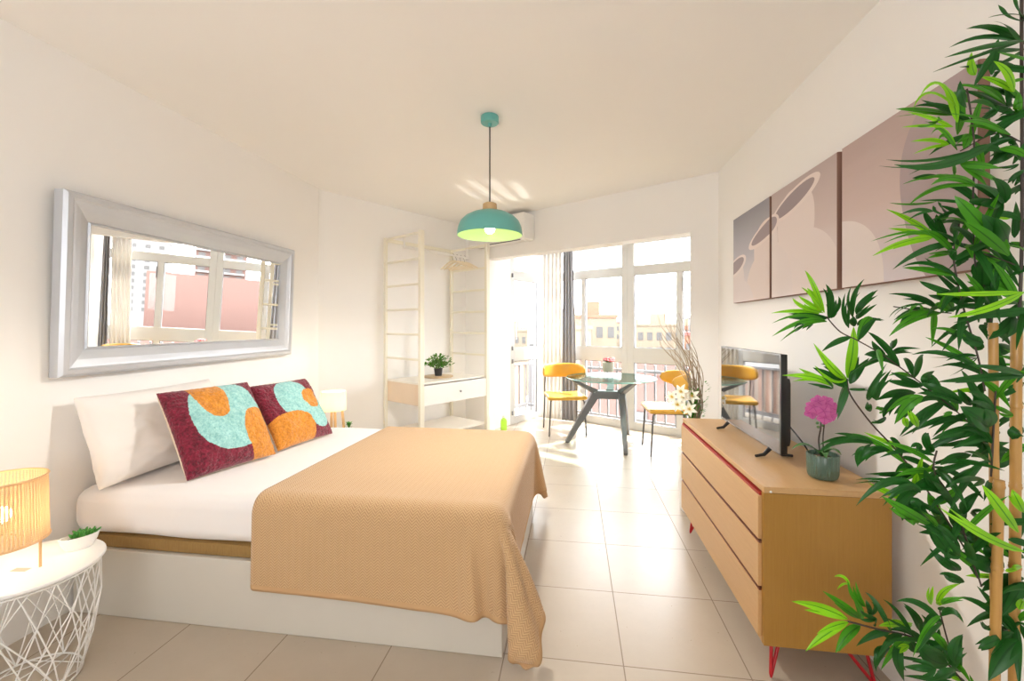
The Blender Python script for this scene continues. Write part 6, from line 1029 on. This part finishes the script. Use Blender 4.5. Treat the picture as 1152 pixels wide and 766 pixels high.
MB().tube(smooth_path([(xs+.06, 2.05, .88), (xs+.11, 2.01, .80), (xs+.15, 2.02, .735), (xs+.2, 2.10, .72), (xs+.225, 2.15, .719)]), .0032, 8).build('power_cable', M['black'], T, True)
bxw = MB().box((.93, 2.79, zt+.02), (.03, .05, .038), .006).build('plastic_box', M['white'], None, True, loc=(.93, 2.79, zt)); tag(bxw, 'small white plastic box behind the far end of the television', 'box')

# ================================================================== orchid
ox, oy, oz = .948, 1.822, zt
O = thing('potted_orchid', 'pink orchid in ribbed green glass pot on the near end of dresser', 'plant', (ox, oy, oz))
MB().lathe([(0, oz+.001), (.040, oz+.001), (.047, oz+.006), (.051, oz+.02), (.053, oz+.092), (.0515, oz+.094), (.0495, oz+.092), (.0475, oz+.02), (.042, oz+.008), (0, oz+.007)], (ox, oy, 0), 96, rib=.018, ribn=24).build('pot', M['potglass'], O, True)
MB().lathe([(0, oz+.009), (.040, oz+.009), (.0455, oz+.02), (.046, oz+.074), (.03, oz+.082), (0, oz+.084)], (ox, oy, 0), 30).build('soil', M['soil'], O, True)
lf = MB()
for tx, ty, tz_, w, mx in ((-.105, .015, .10, .040, .045), (.035, -.055, .105, .030, .035), (.055, .03, .10, .034, .03), (-.02, -.06, .09, .028, .03)):
    b0 = Vector((ox, oy, oz+.078)); tp = Vector((ox+tx, oy+ty, oz+tz_)); lf.leaf(b0, (b0+tp)/2+Vector((0, 0, mx*.7)), tp, w, 0, 0, .25, 10)
lf.build('leaf', M['orchid_leaf'], O, True)
fl = Vector((ox-.008, oy+.0, oz+.255))
MB().tube(smooth_path([(ox-.005, oy, oz+.078), (ox-.012, oy+.004, oz+.14), (ox-.006, oy, oz+.20), fl]), .0028, 8).tube(smooth_path([(ox+.006, oy+.004, oz+.078), (ox+.002, oy+.002, oz+.15), (ox+.006, oy, oz+.21)]), .0022, 8).build('stem', M['stem_brown'], O, True)
random.seed(9)
for k, (dx, dy, dz) in enumerate(((-.030, -.010, .018), (.000, -.025, .006), (.030, -.012, .016), (.014, -.012, .036), (-.014, -.012, .038), (.036, .006, -.012), (-.026, .012, -.006), (.004, -.02, -.02), (0, .012, .03))):
    c = fl+Vector((dx, dy, dz)); nrm = (Vector((dx*1.3-.25, dy-.55, dz*.8+.1))+Vector((0, -.2, 0))).normalized()
    a1 = nrm.orthogonal().normalized(); a2 = nrm.cross(a1); fmb = MB()
    for j in range(5):
        a = 2*PI*j/5+k; d = a1*math.cos(a)+a2*math.sin(a); fmb.leaf(c, c+d*.015+nrm*.004, c+d*.027-nrm*.003, .027, 0, 0, .12, 6, view=nrm)
    fmb.ball(c+nrm*.004, .004, 8)
    fmb.build('flower', M['orchid_pink'], O, True)
bd = MB()
for p in ((-.014, -.005, -.045), (.010, -.01, -.042), (-.008, 0, -.06), (.012, .004, -.055)): bd.ball(fl+Vector(p), .0055, 10)
bd.build('bud', M['orchid_leaf'], O, True)

# ================================================================== bamboo
B = thing('artificial_bamboo', 'tall potted bamboo with yellow canes filling the right edge', 'plant', (.97, 1.146, 0))
def cane(x, y, x2, y2, ztop, r):
    m_ = MB(); pr = []; n = int(ztop/.16)
    pts, rr = [], []
    for i in range(n*4+1):
        z = .10+(ztop-.10)*i/(n*4); q = (z-.48)/(ztop-.48)
        pts.append((x2+(x-x2)*q, y2+(y-y2)*q, z)); rr.append(r)
    m_.tube(pts, rr, 16)
    for k in range(1, n+1):
        z = ztop-.014-(k-1)*.19*(1 if k < 2 else .97)
        if z < .12: break
        q = (z-.48)/(ztop-.48); c = (x2+(x-x2)*q, y2+(y-y2)*q)
        m_.lathe([(r*.98, z-.006), (r*1.13, z-.002), (r*1.15, z+.001), (r*1.04, z+.004), (r*1.1, z+.007), (r*.98, z+.010)], (c[0], c[1], 0), 18)
    m_.build('cane', M['bamboo'], B, True)
cane(.954, 1.144, .964, 1.150, 1.306, .0085)
cane(.946, 1.120, .934, 1.118, .953, .0092)
cane(1.008, 1.152, 1.002, 1.151, 1.312, .0098)
for w, pts in BRANCHES:
    MB().tube(smooth_path([(a/1000, b/1000, c/1000) for a, b, c in pts], 5), w/2000, 6).build('branch', M['stem_brown'], B, True)
random.seed(21); fo = MB(); camv = Vector((0, 0, 1.3))
for row in LEAVES.split('\n'):
    v = [int(x) for x in row.split()]
    b0, m0, t0 = (Vector(v[i:i+3])/1000 for i in (0, 3, 6))
    # every blade has its own roll about its length, facing the open side of the room more or less
    face = Vector((-.55, -.80, .25)).normalized()
    fo.leaf(b0, m0, t0, v[9]/1000*.80, v[10], random.uniform(-.5, .5), random.uniform(.1, .35), 9, view=-face)
    # leaves grow in twos and threes from one node
    for rep in range(2 if v[10] else 1):
        ax_ = Vector((random.uniform(-1, 1), random.uniform(-1, 1), random.uniform(-1, 1))).normalized(); rm_ = Matrix.Rotation(random.uniform(-.55, .55), 3, ax_); k_ = random.uniform(.6, .95)
        t2 = b0+rm_ @ (t0-b0)*k_; m2 = b0+rm_ @ (m0-b0)*k_; t2.x = min(t2.x, 1.14); m2.x = min(m2.x, 1.14)
        fo.leaf(b0, m2, t2, v[9]/1000*.62, v[10], random.uniform(-.8, .8), random.uniform(.1, .35), 8, view=-face)
for w, pts in BRANCHES:
    path = smooth_path([(a/1000, b/1000, c/1000) for a, b, c in pts], 3)
    for i, p_ in enumerate(path[1:-1]):
        if p_.x < .78 and random.random() < .75: continue
        for rep in range(2 if w > 2.5 else 1):
            if random.random() < .3: continue
            dv = Vector((random.uniform(-1, .35), random.uniform(-.55, .45), random.uniform(-.45, .7))).normalized(); L_ = random.uniform(.06, .135)
            t_ = p_+dv*L_; t_.x = min(t_.x, 1.14); t_.y = max(t_.y, .98)
            m_ = (p_+t_)/2+Vector((0, 0, random.uniform(.004, .022))); fo.leaf(p_, m_, t_, random.uniform(.011, .018), random.choice((1, 2, 2, 2, 2)), random.uniform(-.7, .7), random.uniform(.1, .35), 8, view=-face)
for k in range(45):                            # the thick of the leaves around the cane tops
    z = random.choice((random.uniform(1.30, 1.95), random.uniform(.70, 1.35)))
    p_ = Vector((random.uniform(.93, 1.05), random.uniform(1.08, 1.20), z)); dv = Vector((random.uniform(-1, .8), random.uniform(-.4, .4), random.uniform(-.5, .6))).normalized(); L_ = random.uniform(.08, .16)
    t_ = p_+dv*L_; t_.x = min(t_.x, 1.14); m_ = (p_+t_)/2+Vector((0, 0, random.uniform(.004, .024)))
    fo.leaf(p_, m_, t_, random.uniform(.012, .020), random.choice((1, 2, 2, 2, 2)), random.uniform(-.7, .7), random.uniform(.1, .35), 8, view=-face)
fo.build('foliage', [M['leaf_lime'], M['leaf_mid'], M['leaf_dark']], B, True)
MB().lathe([(0, 0), (.105, 0), (.112, .006), (.135, .25), (.137, .262), (.130, .264), (.124, .25), (.12, .22), (0, .22)], (.968, 1.143, 0), 48).build('pot', M['whiteceramic'], B, True)
MB().lathe([(0, .2205), (.117, .2205), (.06, .232), (0, .236)], (.968, 1.143, 0), 30).build('soil', M['soil'], B, True)

# ================================================================== open wardrobe
W = thing('open_wardrobe', 'cream open wardrobe frame with ladder sides, rail and one white drawer', 'wardrobe', Fp(2.58, -.715, 0))
sF, sB, dL, dR = 2.29, 2.865, -1.16, -.265
def post(s, d, zt_=2.19): return MB().fb(s-.018, s+.018, d-(.024 if s < 2.5 else .014), d+(.024 if s < 2.5 else .014), 0, zt_, .004)
for d in (dL, dR):
    ld = post(sF, d).build('ladder_side', M['cream_metal'], W)
    post(sB, d).build('post', M['cream_metal'], ld)
    for z in (2.172, 1.930, 1.690, 1.452, 1.214, .975):
        MB().fb(sF+.0185, sB-.0185, d-.009, d+.009, z-.011, z+.011, .004).build('rung', M['cream_metal'], ld)
    MB().fb(sF+.0185, sB-.0185, d-.009, d+.009, .06, .085, .004).build('rung', M['cream_metal'], ld)
MB().fb(sB-.010, sB+.010, dL+.0135, dR-.0135, 2.15, 2.185, .004).build('back_rail', M['cream_metal'], W)
MB().tube([Fp(2.58, dL+.010, 2.066), Fp(2.58, dR-.010, 2.066)], .0115, 14).build('hanging_rod', M['white'], W, True)
for d in (dL+.022, dR-.022): MB().fb(2.566, 2.594, d-.004, d+.004, 2.055, 2.162, .003).build('rod_bracket', M['white'], W)
cb = MB().fb(sF+.0185, sB-.0185, dL+.0135, dR-.0135, .735, .752, .002).fb(sF+.0185, sB-.0185, dR-.030, dR-.0135, .535, .735).fb(sF+.02, sB-.0185, dL+.030, dR-.030, .535, .552).fb(sB-.03, sB-.0185, dL+.030, dR-.030, .552, .735)
cs = cb.build('drawer_case', M['cream_board'], W)
MB().fb(sF+.0185, sB-.0185, dL+.0135, dL+.030, .535, .7345).build('side_board', M['tan_board'], cs)
dw = MB().fb(sF-.012, sF+.006, dL+.026, dR-.026, .538, .729, .002).build('drawer', M['white'], W)
kc = Fp(sF-.018, (dL+dR)/2+.04, .632); MB().ball(kc, .011, 14).build('knob', M['rail'], dw, True)
MB().fb(sF+.0185, sB-.0185, dL+.0135, dR-.0135, .225, .245, .003).build('lower_shelf', M['cream_board'], W)
# hangers
def hanger():
    h = thing('clothes_hanger', 'pale wooden clothes hanger on the wardrobe rail', 'hanger', (0, 0, 0), 0, 'pale wooden hangers on the wardrobe rail')
    pts = [(-.20, 0, -.135), (-.12, 0, -.098), (-.05, 0, -.070), (0, 0, -.062), (.05, 0, -.070), (.12, 0, -.098), (.20, 0, -.135)]
    MB().tube(smooth_path(pts, 5), [.007+.004*math.sin(PI*i/30) for i in range(31)], 8).tube([(-.18, 0, -.130), (.18, 0, -.130)], .0045, 8).build('shoulder_bar', M['pale_hanger'], h, True, local=True)
    hk = [(0, 0, -.062), (0, 0, -.035)]+[(.0165*math.sin(a), 0, -.0015-.0165*math.cos(a)) for a in [PI*i/10 for i in range(2, 15)]]
    MB().tube([(0, 0, -.062), (0, 0, -.038), (.009, 0, -.026), (.0150, 0, -.012), (.0160, 0, -.001), (.012, 0, .0105), (.003, 0, .0160), (-.008, 0, .0145), (-.0150, 0, .006)], .0018, 6).build('hook', M['chair_metal'], h, True, local=True)
    return h
M['pale_hanger'] = plain('pale hanger wood', (.80, .70, .52), .5, var=.06)
h0 = hanger()
for k, (d, tw) in enumerate(((-.50, 0), (-.445, .05), (-.385, -.04), (-.325, .03))):
    h = h0 if k == 0 else copy_tree(h0)
    p = Fp(2.58, d, 2.0645); h.location = p; h.rotation_euler = (0, 0, math.atan2(AX.y, AX.x)+tw)
# tray with the little bush
tc = Fp(2.60, -.69, .7525)
ty = MB().lathe([(0, 0), (.150, 0), (.158, .004), (.158, .010), (.152, .014), (0, .012)], (0, 0, 0), 48).build('round_tray', M['tray'], None, True, loc=(0, 0, 0)); ty.location = tc
tag(ty, 'round light wooden tray on top of the wardrobe drawer', 'tray')
bc = tc+Vector((0, 0, .0145)); PB = thing('potted_plant', 'bushy green plant in black pot on the round wooden tray', 'plant', bc)
MB().lathe([(0, 0), (.036, 0), (.046, .078), (.043, .078), (.040, .068), (0, .068)], (0, 0, 0), 28).build('pot', M['dark'], PB, True, local=True)
random.seed(14); f_ = MB()
for k in range(230):
    a = random.uniform(0, 2*PI); e = random.uniform(.15, 1.45); q = random.uniform(.05, .15)
    b0 = Vector((math.cos(a)*math.cos(e)*q*1.0, math.sin(a)*math.cos(e)*q*1.0, .075+math.sin(e)*q*.95)); d = Vector((math.cos(a+random.uniform(-.7, .7)), math.sin(a+random.uniform(-.7, .7)), random.uniform(-.2, .9))).normalized()
    t_ = b0+d*.042; f_.leaf(b0, (b0+t_)/2+Vector((0, 0, .006)), t_, .022, random.choice((0, 0, 1)), random.uniform(-.8, .8), .2, 4)
    if k % 5 == 0: f_.tube([(0, 0, .07), b0], .0012, 4, mi=0)
f_.build('foliage', [M['bush'], M['leaf_mid']], PB, local=True)

# ================================================================== glass table
tx, ty_ = .41, 4.93
GT = thing('glass_table', 'round glass table on angular dark grey star legs in the bay', 'table', (tx, ty_, 0))
prf = [(.0, .715), (.486, .715), (.490, .718), (.490, .724), (.486, .727), (0, .727)]
gl = MB().lathe([(0, .715), (.486, .715)], (tx, ty_, 0), 80).lathe([(.486, .727), (0, .727)], (tx, ty_, 0), 80)
gl.lathe([(.486, .715), (.490, .718), (.490, .724), (.486, .727)], (tx, ty_, 0), 80, mi=1)
bmesh.ops.delete(gl.bm, geom=[f for f in gl.bm.faces if len(f.verts) > 6 and f.material_index == 1], context='FACES')
gl.build('glass_top', [M['tableglass'], M['glassrim']], GT)
hub = Vector((tx-.07, ty_+.0, .525))
@add(MB)
def bar(s, a, b, wa, wb, ta, tb, side=None):
    """four sided tapering bar from a to b: (w)ide by (t)hick"""
    a, b = Vector(a), Vector(b); d = (b-a).normalized(); sd = (side or d.cross(Vector((0, 0, 1)))).normalized(); nr = d.cross(sd).normalized()
    v = []
    for p, w, t_ in ((a, wa, ta), (b, wb, tb)):
        for i, j in ((-1, -1), (1, -1), (1, 1), (-1, 1)): v.append(p+sd*w*.5*i+nr*t_*.5*j)
    s._add(v, [[0, 1, 2, 3], [7, 6, 5, 4]]+[[i, 4+i, 4+(i+1) % 4, (i+1) % 4] for i in range(4)])
    return s
hl = Vector((tx-.17, ty_+.0, .535)); hr = Vector((tx+.11, ty_-.02, .535))
MB().bar(hl-Vector((.03, 0, 0)), hr+Vector((.03, 0, 0)), .10, .10, .085, .085).build('hub', M['grey_metal'], GT)
def leg(nm, a, b, wa, wb, ta, tb, foot=False):
    o = MB().bar(a, b, wa*.85, wb*.8, ta*.8, tb*.8).build(nm, M['grey_metal'], GT)
    if foot: MB().lathe([(0, .001), (.018, .001), (.018, .012), (0, .012)], (b[0], b[1], 0), 20).build('foot', M['bezel'], o, True)
leg('arm', hl+Vector((0, 0, .03)), (-.02+.01, 4.76, .708), .10, .055, .065, .03)
leg('arm', hr+Vector((0, -.01, .03)), (.640, 4.64, .708), .10, .055, .065, .03)
leg('arm', hr+Vector((-.12, .03, .03)), (.47, 5.28, .708), .09, .055, .06, .03)
leg('leg', hl+Vector((0, -.01, 0)), (-.069, 4.865, .012), .085, .055, .11, .055, True)
leg('leg', hr+Vector((.0, -.02, 0)), (.520, 4.475, .012), .075, .05, .09, .05, True)
leg('leg', hr+Vector((.02, .04, 0)), (.644, 5.340, .012), .075, .05, .09, .05, True)
fpx, fpy, fpz = .40, 5.16, .7275
FP = thing('potted_flowers', 'red flowers in a grey green pot on little legs, on the glass table', 'plant', (fpx, fpy, fpz))
MB().lathe([(0, .038), (.052, .038), (.062, .05), (.066, .145), (.062, .147), (.058, .14), (.056, .06), (0, .055)], (0, 0, 0), 36).build('pot', M['greyceramic'], FP, True, local=True)
for k in range(3):
    a = R(90+120*k); MB().tube([(.046*math.cos(a), .046*math.sin(a), .042), (.060*math.cos(a), .060*math.sin(a), .003)], .0055, 8).build('leg', M['greyceramic'], FP, True, local=True)
MB().lathe([(0, .056), (.057, .056), (.061, .132), (0, .134)], (0, 0, 0), 24).build('soil', M['soil'], FP, True, local=True)
random.seed(31); f_ = MB()
for k in range(26):
    a = random.uniform(0, 2*PI); r = random.uniform(.02, .075); t_ = Vector((r*math.cos(a), r*math.sin(a), .14+random.uniform(0, .03))); f_.leaf((0, 0, .13), t_*.5+Vector((0, 0, .08)), t_, .022)
f_.build('foliage', M['bush'], FP, local=True)
for k in range(11):
    a = k*2.4; r = .012+.052*((k*.37) % 1); c = Vector((r*math.cos(a), r*math.sin(a), .170+.022*((k*.61) % 1))); fm_ = MB()
    nr_ = Vector((c.x*4, c.y*4-.3, .6)).normalized(); a1 = nr_.orthogonal().normalized(); a2 = nr_.cross(a1)
    for j in range(6):
        q = 2*PI*j/6; d = a1*math.cos(q)+a2*math.sin(q); fm_.leaf(c, c+d*.016+nr_*.006, c+d*.031, .030, 0, 0, .1, 5, view=nr_)
    fm_.tube([c, (c.x*.4, c.y*.4, .132)], .0015, 5); fm_.build('flower', M['petal_red'], FP, local=True)

# ================================================================== chairs (built facing -y, then turned)
def chair(label, loc, rz):
    c = thing('dining_chair', label, 'chair', loc, rz, 'mustard padded chairs at the glass table')
    def mapseat(p):
        # rounded trapezoid seat, slightly dished
        q = 1-.07*max(0, (p.y+.2)/.4); return Vector((p.x*q, p.y, p.z-.012*(1-(p.x/.24)**2)*(1 if p.z > 0 else .3)))
    MB().rbox((0, -.005, .447), (.47, .45, .052), .025, 16, fn=mapseat).build('seat', M['mustard'], c, 'all', local=True)
    # curved back wrapping forward at both ends
    P1, P2 = [], []
    n = 36; Rr = .265
    rows = 12
    def pt_(i, j, off):
        a = (i/n-.5)*R(178); q = abs(i/n-.5)*2; h = .085*(max(0, 1-q**3.2))**.5+.002
        zc = .735+.008*q; vv = math.sin(PI/2*(2*j/rows-1)); thick = .020*math.sqrt(max(0, 1-vv**4))*math.sqrt(max(0, 1-q**6))+.001
        rr = Rr+off*thick
        return Vector((rr*math.sin(a)*.96, -.03+rr*math.cos(a)*.93, zc+vv*h))
    m_ = MB()
    m_.grid([[pt_(i, j, 1) for i in range(n+1)] for j in range(rows+1)]); m_.grid([[pt_(i, j, -1) for i in range(n+1)] for j in range(rows+1)], flip=True)
    bmesh.ops.remove_doubles(m_.bm, verts=m_.bm.verts[:], dist=.0025)
    m_.build('backrest', M['mustard'], c, 'all', local=True)
    for sx_ in (-1, 1):
        MB().tube([(sx_*.185, -.155, .425), (sx_*.200, -.19, .40), (sx_*.222, -.215, .0)], .0095, 10).build('leg', M['chair_metal'], c, True, local=True)
        MB().tube(smooth_path([(sx_*.215, .245, 0), (sx_*.205, .215, .40), (sx_*.208, .205, .55), (sx_*.207, .150, .70)], 5), .0095, 10).build('leg', M['chair_metal'], c, True, local=True)
    MB().tube([(-.188, -.155, .420), (.188, -.155, .420)], .008, 8).tube([(-.203, .19, .420), (.203, .19, .420)], .008, 8).tube([(-.188, -.155, .420), (-.203, .19, .420)], .008, 8).tube([(.188, -.155, .420), (.203, .19, .420)], .008, 8).build('seat_frame', M['chair_metal'], c, True, local=True)
    return c
chair('mustard padded chair left of glass table, in front of the curtains', (-.110, 5.355, 0), R(13))
chair('mustard padded chair right of glass table, near the white lilies', (.968, 4.69, 0), R(-88))

# ================================================================== vase of branches and lilies
vx, vy = .830, 3.20
V = thing('floor_vase', 'floor vase of curly branches and white lilies behind the dresser', 'vase', (vx, vy, 0))
MB().lathe([(0, 0), (.075, 0), (.085, .01), (.092, .20), (.075, .44), (.055, .56), (.062, .615), (.058, .615), (.050, .56), (.068, .44), (.084, .2), (0, .03)], (vx, vy, 0), 40).build('vase', M['whiteceramic'], V, True)
random.seed(77); 
for k in range(24):
    a = random.uniform(0, 2*PI); lean = random.uniform(-.21, -.07); hgt = random.uniform(.52, .84); ph = random.uniform(0, 6)
    pts = [(vx+.02*math.cos(a), vy+.02*math.sin(a), .35)]
    for i in range(1, 11):
        q = i/10; sw_ = .02*math.sin(q*13+ph)*q; bow = .07*math.sin(PI*min(1, q*1.15))*(1 if k % 4 else .4)
        pts.append((vx+.02*math.cos(a)+lean*q**1.5+bow+sw_, vy+.02*math.sin(a)+.12*math.sin(a)*q+.02*math.sin(q*7+ph), .60+(hgt)*q*(1.0)-.02))
    MB().tube(smooth_path(pts, 4), [.0042*(1-.7*i/40) for i in range(41)], 6).build('branch', M['twig'], V, True)
for k, (dx, dy, dz) in enumerate(((-.065, -.03, .16), (-.095, .0, .10), (-.03, -.05, .08), (-.085, -.05, .20), (-.01, -.04, .17), (-.13, .02, .15))):
    c = Vector((vx+dx+.0, vy+dy, .64+dz)); nr_ = Vector((-.45+dx, -.75, .25)).normalized(); a1 = nr_.orthogonal().normalized(); a2 = nr_.cross(a1); lm = MB()
    for j in range(6):
        q = 2*PI*j/6+k*.5; d = a1*math.cos(q)+a2*math.sin(q); lm.leaf(c, c+d*.025+nr_*.018, c+d*.056+nr_*.010, .028, 0, 0, .2, 7, view=nr_)
    fo_ = lm.build('lily', M['petal_white'], V, True)
    st_ = MB()
    for j in range(5): q = 2*PI*j/5; st_.tube([c, c+nr_*.035+(a1*math.cos(q)+a2*math.sin(q))*.010], .0022, 5)
    st_.build('stamen', M['petal_yellow'], fo_)
    MB().tube([c, (vx, vy, .58)], .003, 6).build('stem', M['bush'], V)
lv = MB()
for k in range(46):
    a = random.uniform(0, 2*PI); r = random.uniform(.05, .12); z = .62+random.uniform(0, .20); b0 = Vector((vx+.015*math.cos(a), vy+.015*math.sin(a), z-.03)); t_ = Vector((vx-.0+r*.7*math.cos(a), vy+r*.7*math.sin(a), z+random.uniform(.0, .09))); lv.leaf(b0, (b0+t_)/2+Vector((0, 0, .02)), t_, .022, random.choice((0, 1)))
for k in range(70):
    q = random.uniform(.05, .45); a = random.uniform(0, 2*PI); b0 = Vector((vx+.055*math.sin(PI*q)+.05*math.cos(a), vy+.05*math.sin(a), .62+.62*q)); d = Vector((math.cos(a), math.sin(a), .5)); lv.leaf(b0, b0+d*.010, b0+d*.02, .012, random.choice((0, 1)), 0, .2, 4)
lv.build('foliage', [M['bush'], M['leaf_mid']], V)

# ================================================================== curtains
def curtain(name, label, A0, B0, A1, B1, waves, amp, m, ph=0, ztop=2.30):
    mb = MB(); P = []; n = waves*14
    for j in range(25):
        z = .012+(ztop-.012)*j/24; q = j/24; row = []
        for i in range(n+1):
            t_ = i/n; a = Fp(A0[0]+(A1[0]-A0[0])*q, A0[1]+(A1[1]-A0[1])*q); b = Fp(B0[0]+(B1[0]-B0[0])*q, B0[1]+(B1[1]-B0[1])*q)
            p = a.lerp(b, t_); nr = (b-a).cross(Vector((0, 0, 1))).normalized(); w = amp*(.7+.3*(1-q))*math.sin(2*PI*waves*t_+ph+.5*math.sin(3*q+i*.05))
            row.append(p+nr*w+Vector((0, 0, z)))
        P.append(row)
    mb.grid(P)
    c0 = Fp((A0[0]+B0[0])/2, (A0[1]+B0[1])/2, .012)
    o = mb.build(name, m, None, 'all', loc=c0); so = o.modifiers.new('thick', 'SOLIDIFY'); so.thickness = .002
    return tag(o, label, 'curtain')
curtain('curtain', 'white curtain gathered beside the balcony door, behind the left chair', (2.60, 1.19), (2.335, 1.25), (2.60, 1.19), (2.33, 1.27), 5, .011, M['curtain_white'])
curtain('curtain', 'grey curtain hanging straight beside the white one, behind the left chair', (2.325, 1.255), (2.10, 1.29), (2.31, 1.27), (2.17, 1.29), 4, .018, M['curtain_grey'])
curtain('curtain', 'white curtain at the right end of bay, seen in the mirror', (.58, 1.26), (.36, 1.24), (.50, 1.26), (.30, 1.24), 5, .02, M['curtain_white'])
curtain('curtain', 'grey curtain at the right end of bay, seen in the mirror', (.345, 1.23), (.24, 1.21), (.285, 1.23), (.23, 1.21), 3, .018, M['curtain_grey'])

# lime bottle
gb = thing('bottle', 'small lime green bottle on the floor beside the balcony door', 'bottle', (-.845, 5.28, 0))
MB().lathe([(0, 0), (.034, 0), (.038, .006), (.038, .125), (.030, .150), (.015, .160), (.015, .168), (0, .168)], (-.845, 5.28, 0), 28).build('body', M['lime'], gb, True)
MB().lathe([(0, .1685), (.017, .1685), (.017, .19), (0, .19)], (-.845, 5.28, 0), 20).build('cap', M['whiteceramic'], gb, True)

# ================================================================== light
w = bpy.data.worlds.new('sky'); sc.world = w; w.use_nodes = True; nt = w.node_tree; nt.nodes.clear()
out = nt.nodes.new('ShaderNodeOutputWorld'); bg = nt.nodes.new('ShaderNodeBackground')
bg.inputs[0].default_value = (.97, .975, 1.0, 1); bg.inputs[1].default_value = WORLD
nt.links.new(bg.outputs[0], out.inputs[0])
sun = bpy.data.lights.new('sun', 'SUN'); sun.energy = SUN; sun.angle = R(.8); sun.color = (1, .93, .82)
so = bpy.data.objects.new('sun', sun); C.objects.link(so)
sd_ = Vector((.79*math.cos(R(52)), .61*math.cos(R(52)), math.sin(R(52)))).normalized()
so.rotation_euler = sd_.to_track_quat('Z', 'Y').to_euler(); so.location = (6, 9, 9)
gl_ = bpy.data.lights.new('glint_standin', 'SPOT'); gl_.energy = GLINT; gl_.spot_size = R(17); gl_.spot_blend = .35; gl_.shadow_soft_size = .02; gl_.color = (1, .95, .86)
gl_.use_nodes = True; gn = gl_.node_tree; em = gn.nodes['Emission']; tc_ = gn.nodes.new('ShaderNodeTexCoord'); wv = gn.nodes.new('ShaderNodeTexWave'); mp = gn.nodes.new('ShaderNodeMapping')
mp.inputs['Rotation'].default_value = (.4, .3, .9); gn.links.new(tc_.outputs['Normal'], mp.inputs[0]); gn.links.new(mp.outputs[0], wv.inputs[0]); wv.inputs['Scale'].default_value = 5.5; wv.inputs['Distortion'].default_value = 2.0
gn.links.new(wv.outputs[1], em.inputs['Strength'])
go = bpy.data.objects.new('glint_standin', gl_); C.objects.link(go); go.location = (.36, 4.78, .74)   # added streaked spot, stands in for sun bounced off the glass table
go.rotation_euler = (Vector((-.66, 3.95, 2.53))-Vector((.36, 4.78, .74))).to_track_quat('-Z', 'Y').to_euler()
def portal(name, s0, s1, d, z0, z1):
    l = bpy.data.lights.new(name, 'AREA'); l.shape = 'RECTANGLE'; l.size = s1-s0; l.size_y = z1-z0
    l.cycles.is_portal = True
    o = bpy.data.objects.new(name, l); C.objects.link(o); o.location = Fp((s0+s1)/2, d, (z0+z1)/2)
    o.rotation_euler = (-OX).to_track_quat('-Z', 'Y').to_euler(); return o
portal('bay_portal', .17, 2.70, 1.47, .05, 2.35)
l = portal('door_portal', 0, .62, 1.0, .05, 2.33); l.location = Fp(2.765, .95, 1.19); l.rotation_euler = (-AX).to_track_quat('-Z', 'Y').to_euler(); l.data.size = .5
l = portal('fill_window_portal', 0, BX1-BX0, 0, BZ0, BZ1); l.location = ((BX0+BX1)/2, YB-.12, (BZ0+BZ1)/2); l.rotation_euler = (PI/2, 0, 0); l.rotation_euler = Vector((0, 1, 0)).to_track_quat('-Z', 'Y').to_euler()

vs_ = sc.view_settings; vs_.view_transform = 'Standard'; vs_.look = 'None'; vs_.gamma = 1; vs_.use_curve_mapping = False
vs_.exposure = EXPOSURE
cy = sc.cycles
cy.max_bounces = 14; cy.diffuse_bounces = 9; cy.glossy_bounces = 6; cy.transmission_bounces = 8; cy.transparent_max_bounces = 16
cy.caustics_reflective = False; cy.caustics_refractive = False; cy.sample_clamp_indirect = 8; cy.use_denoising = True
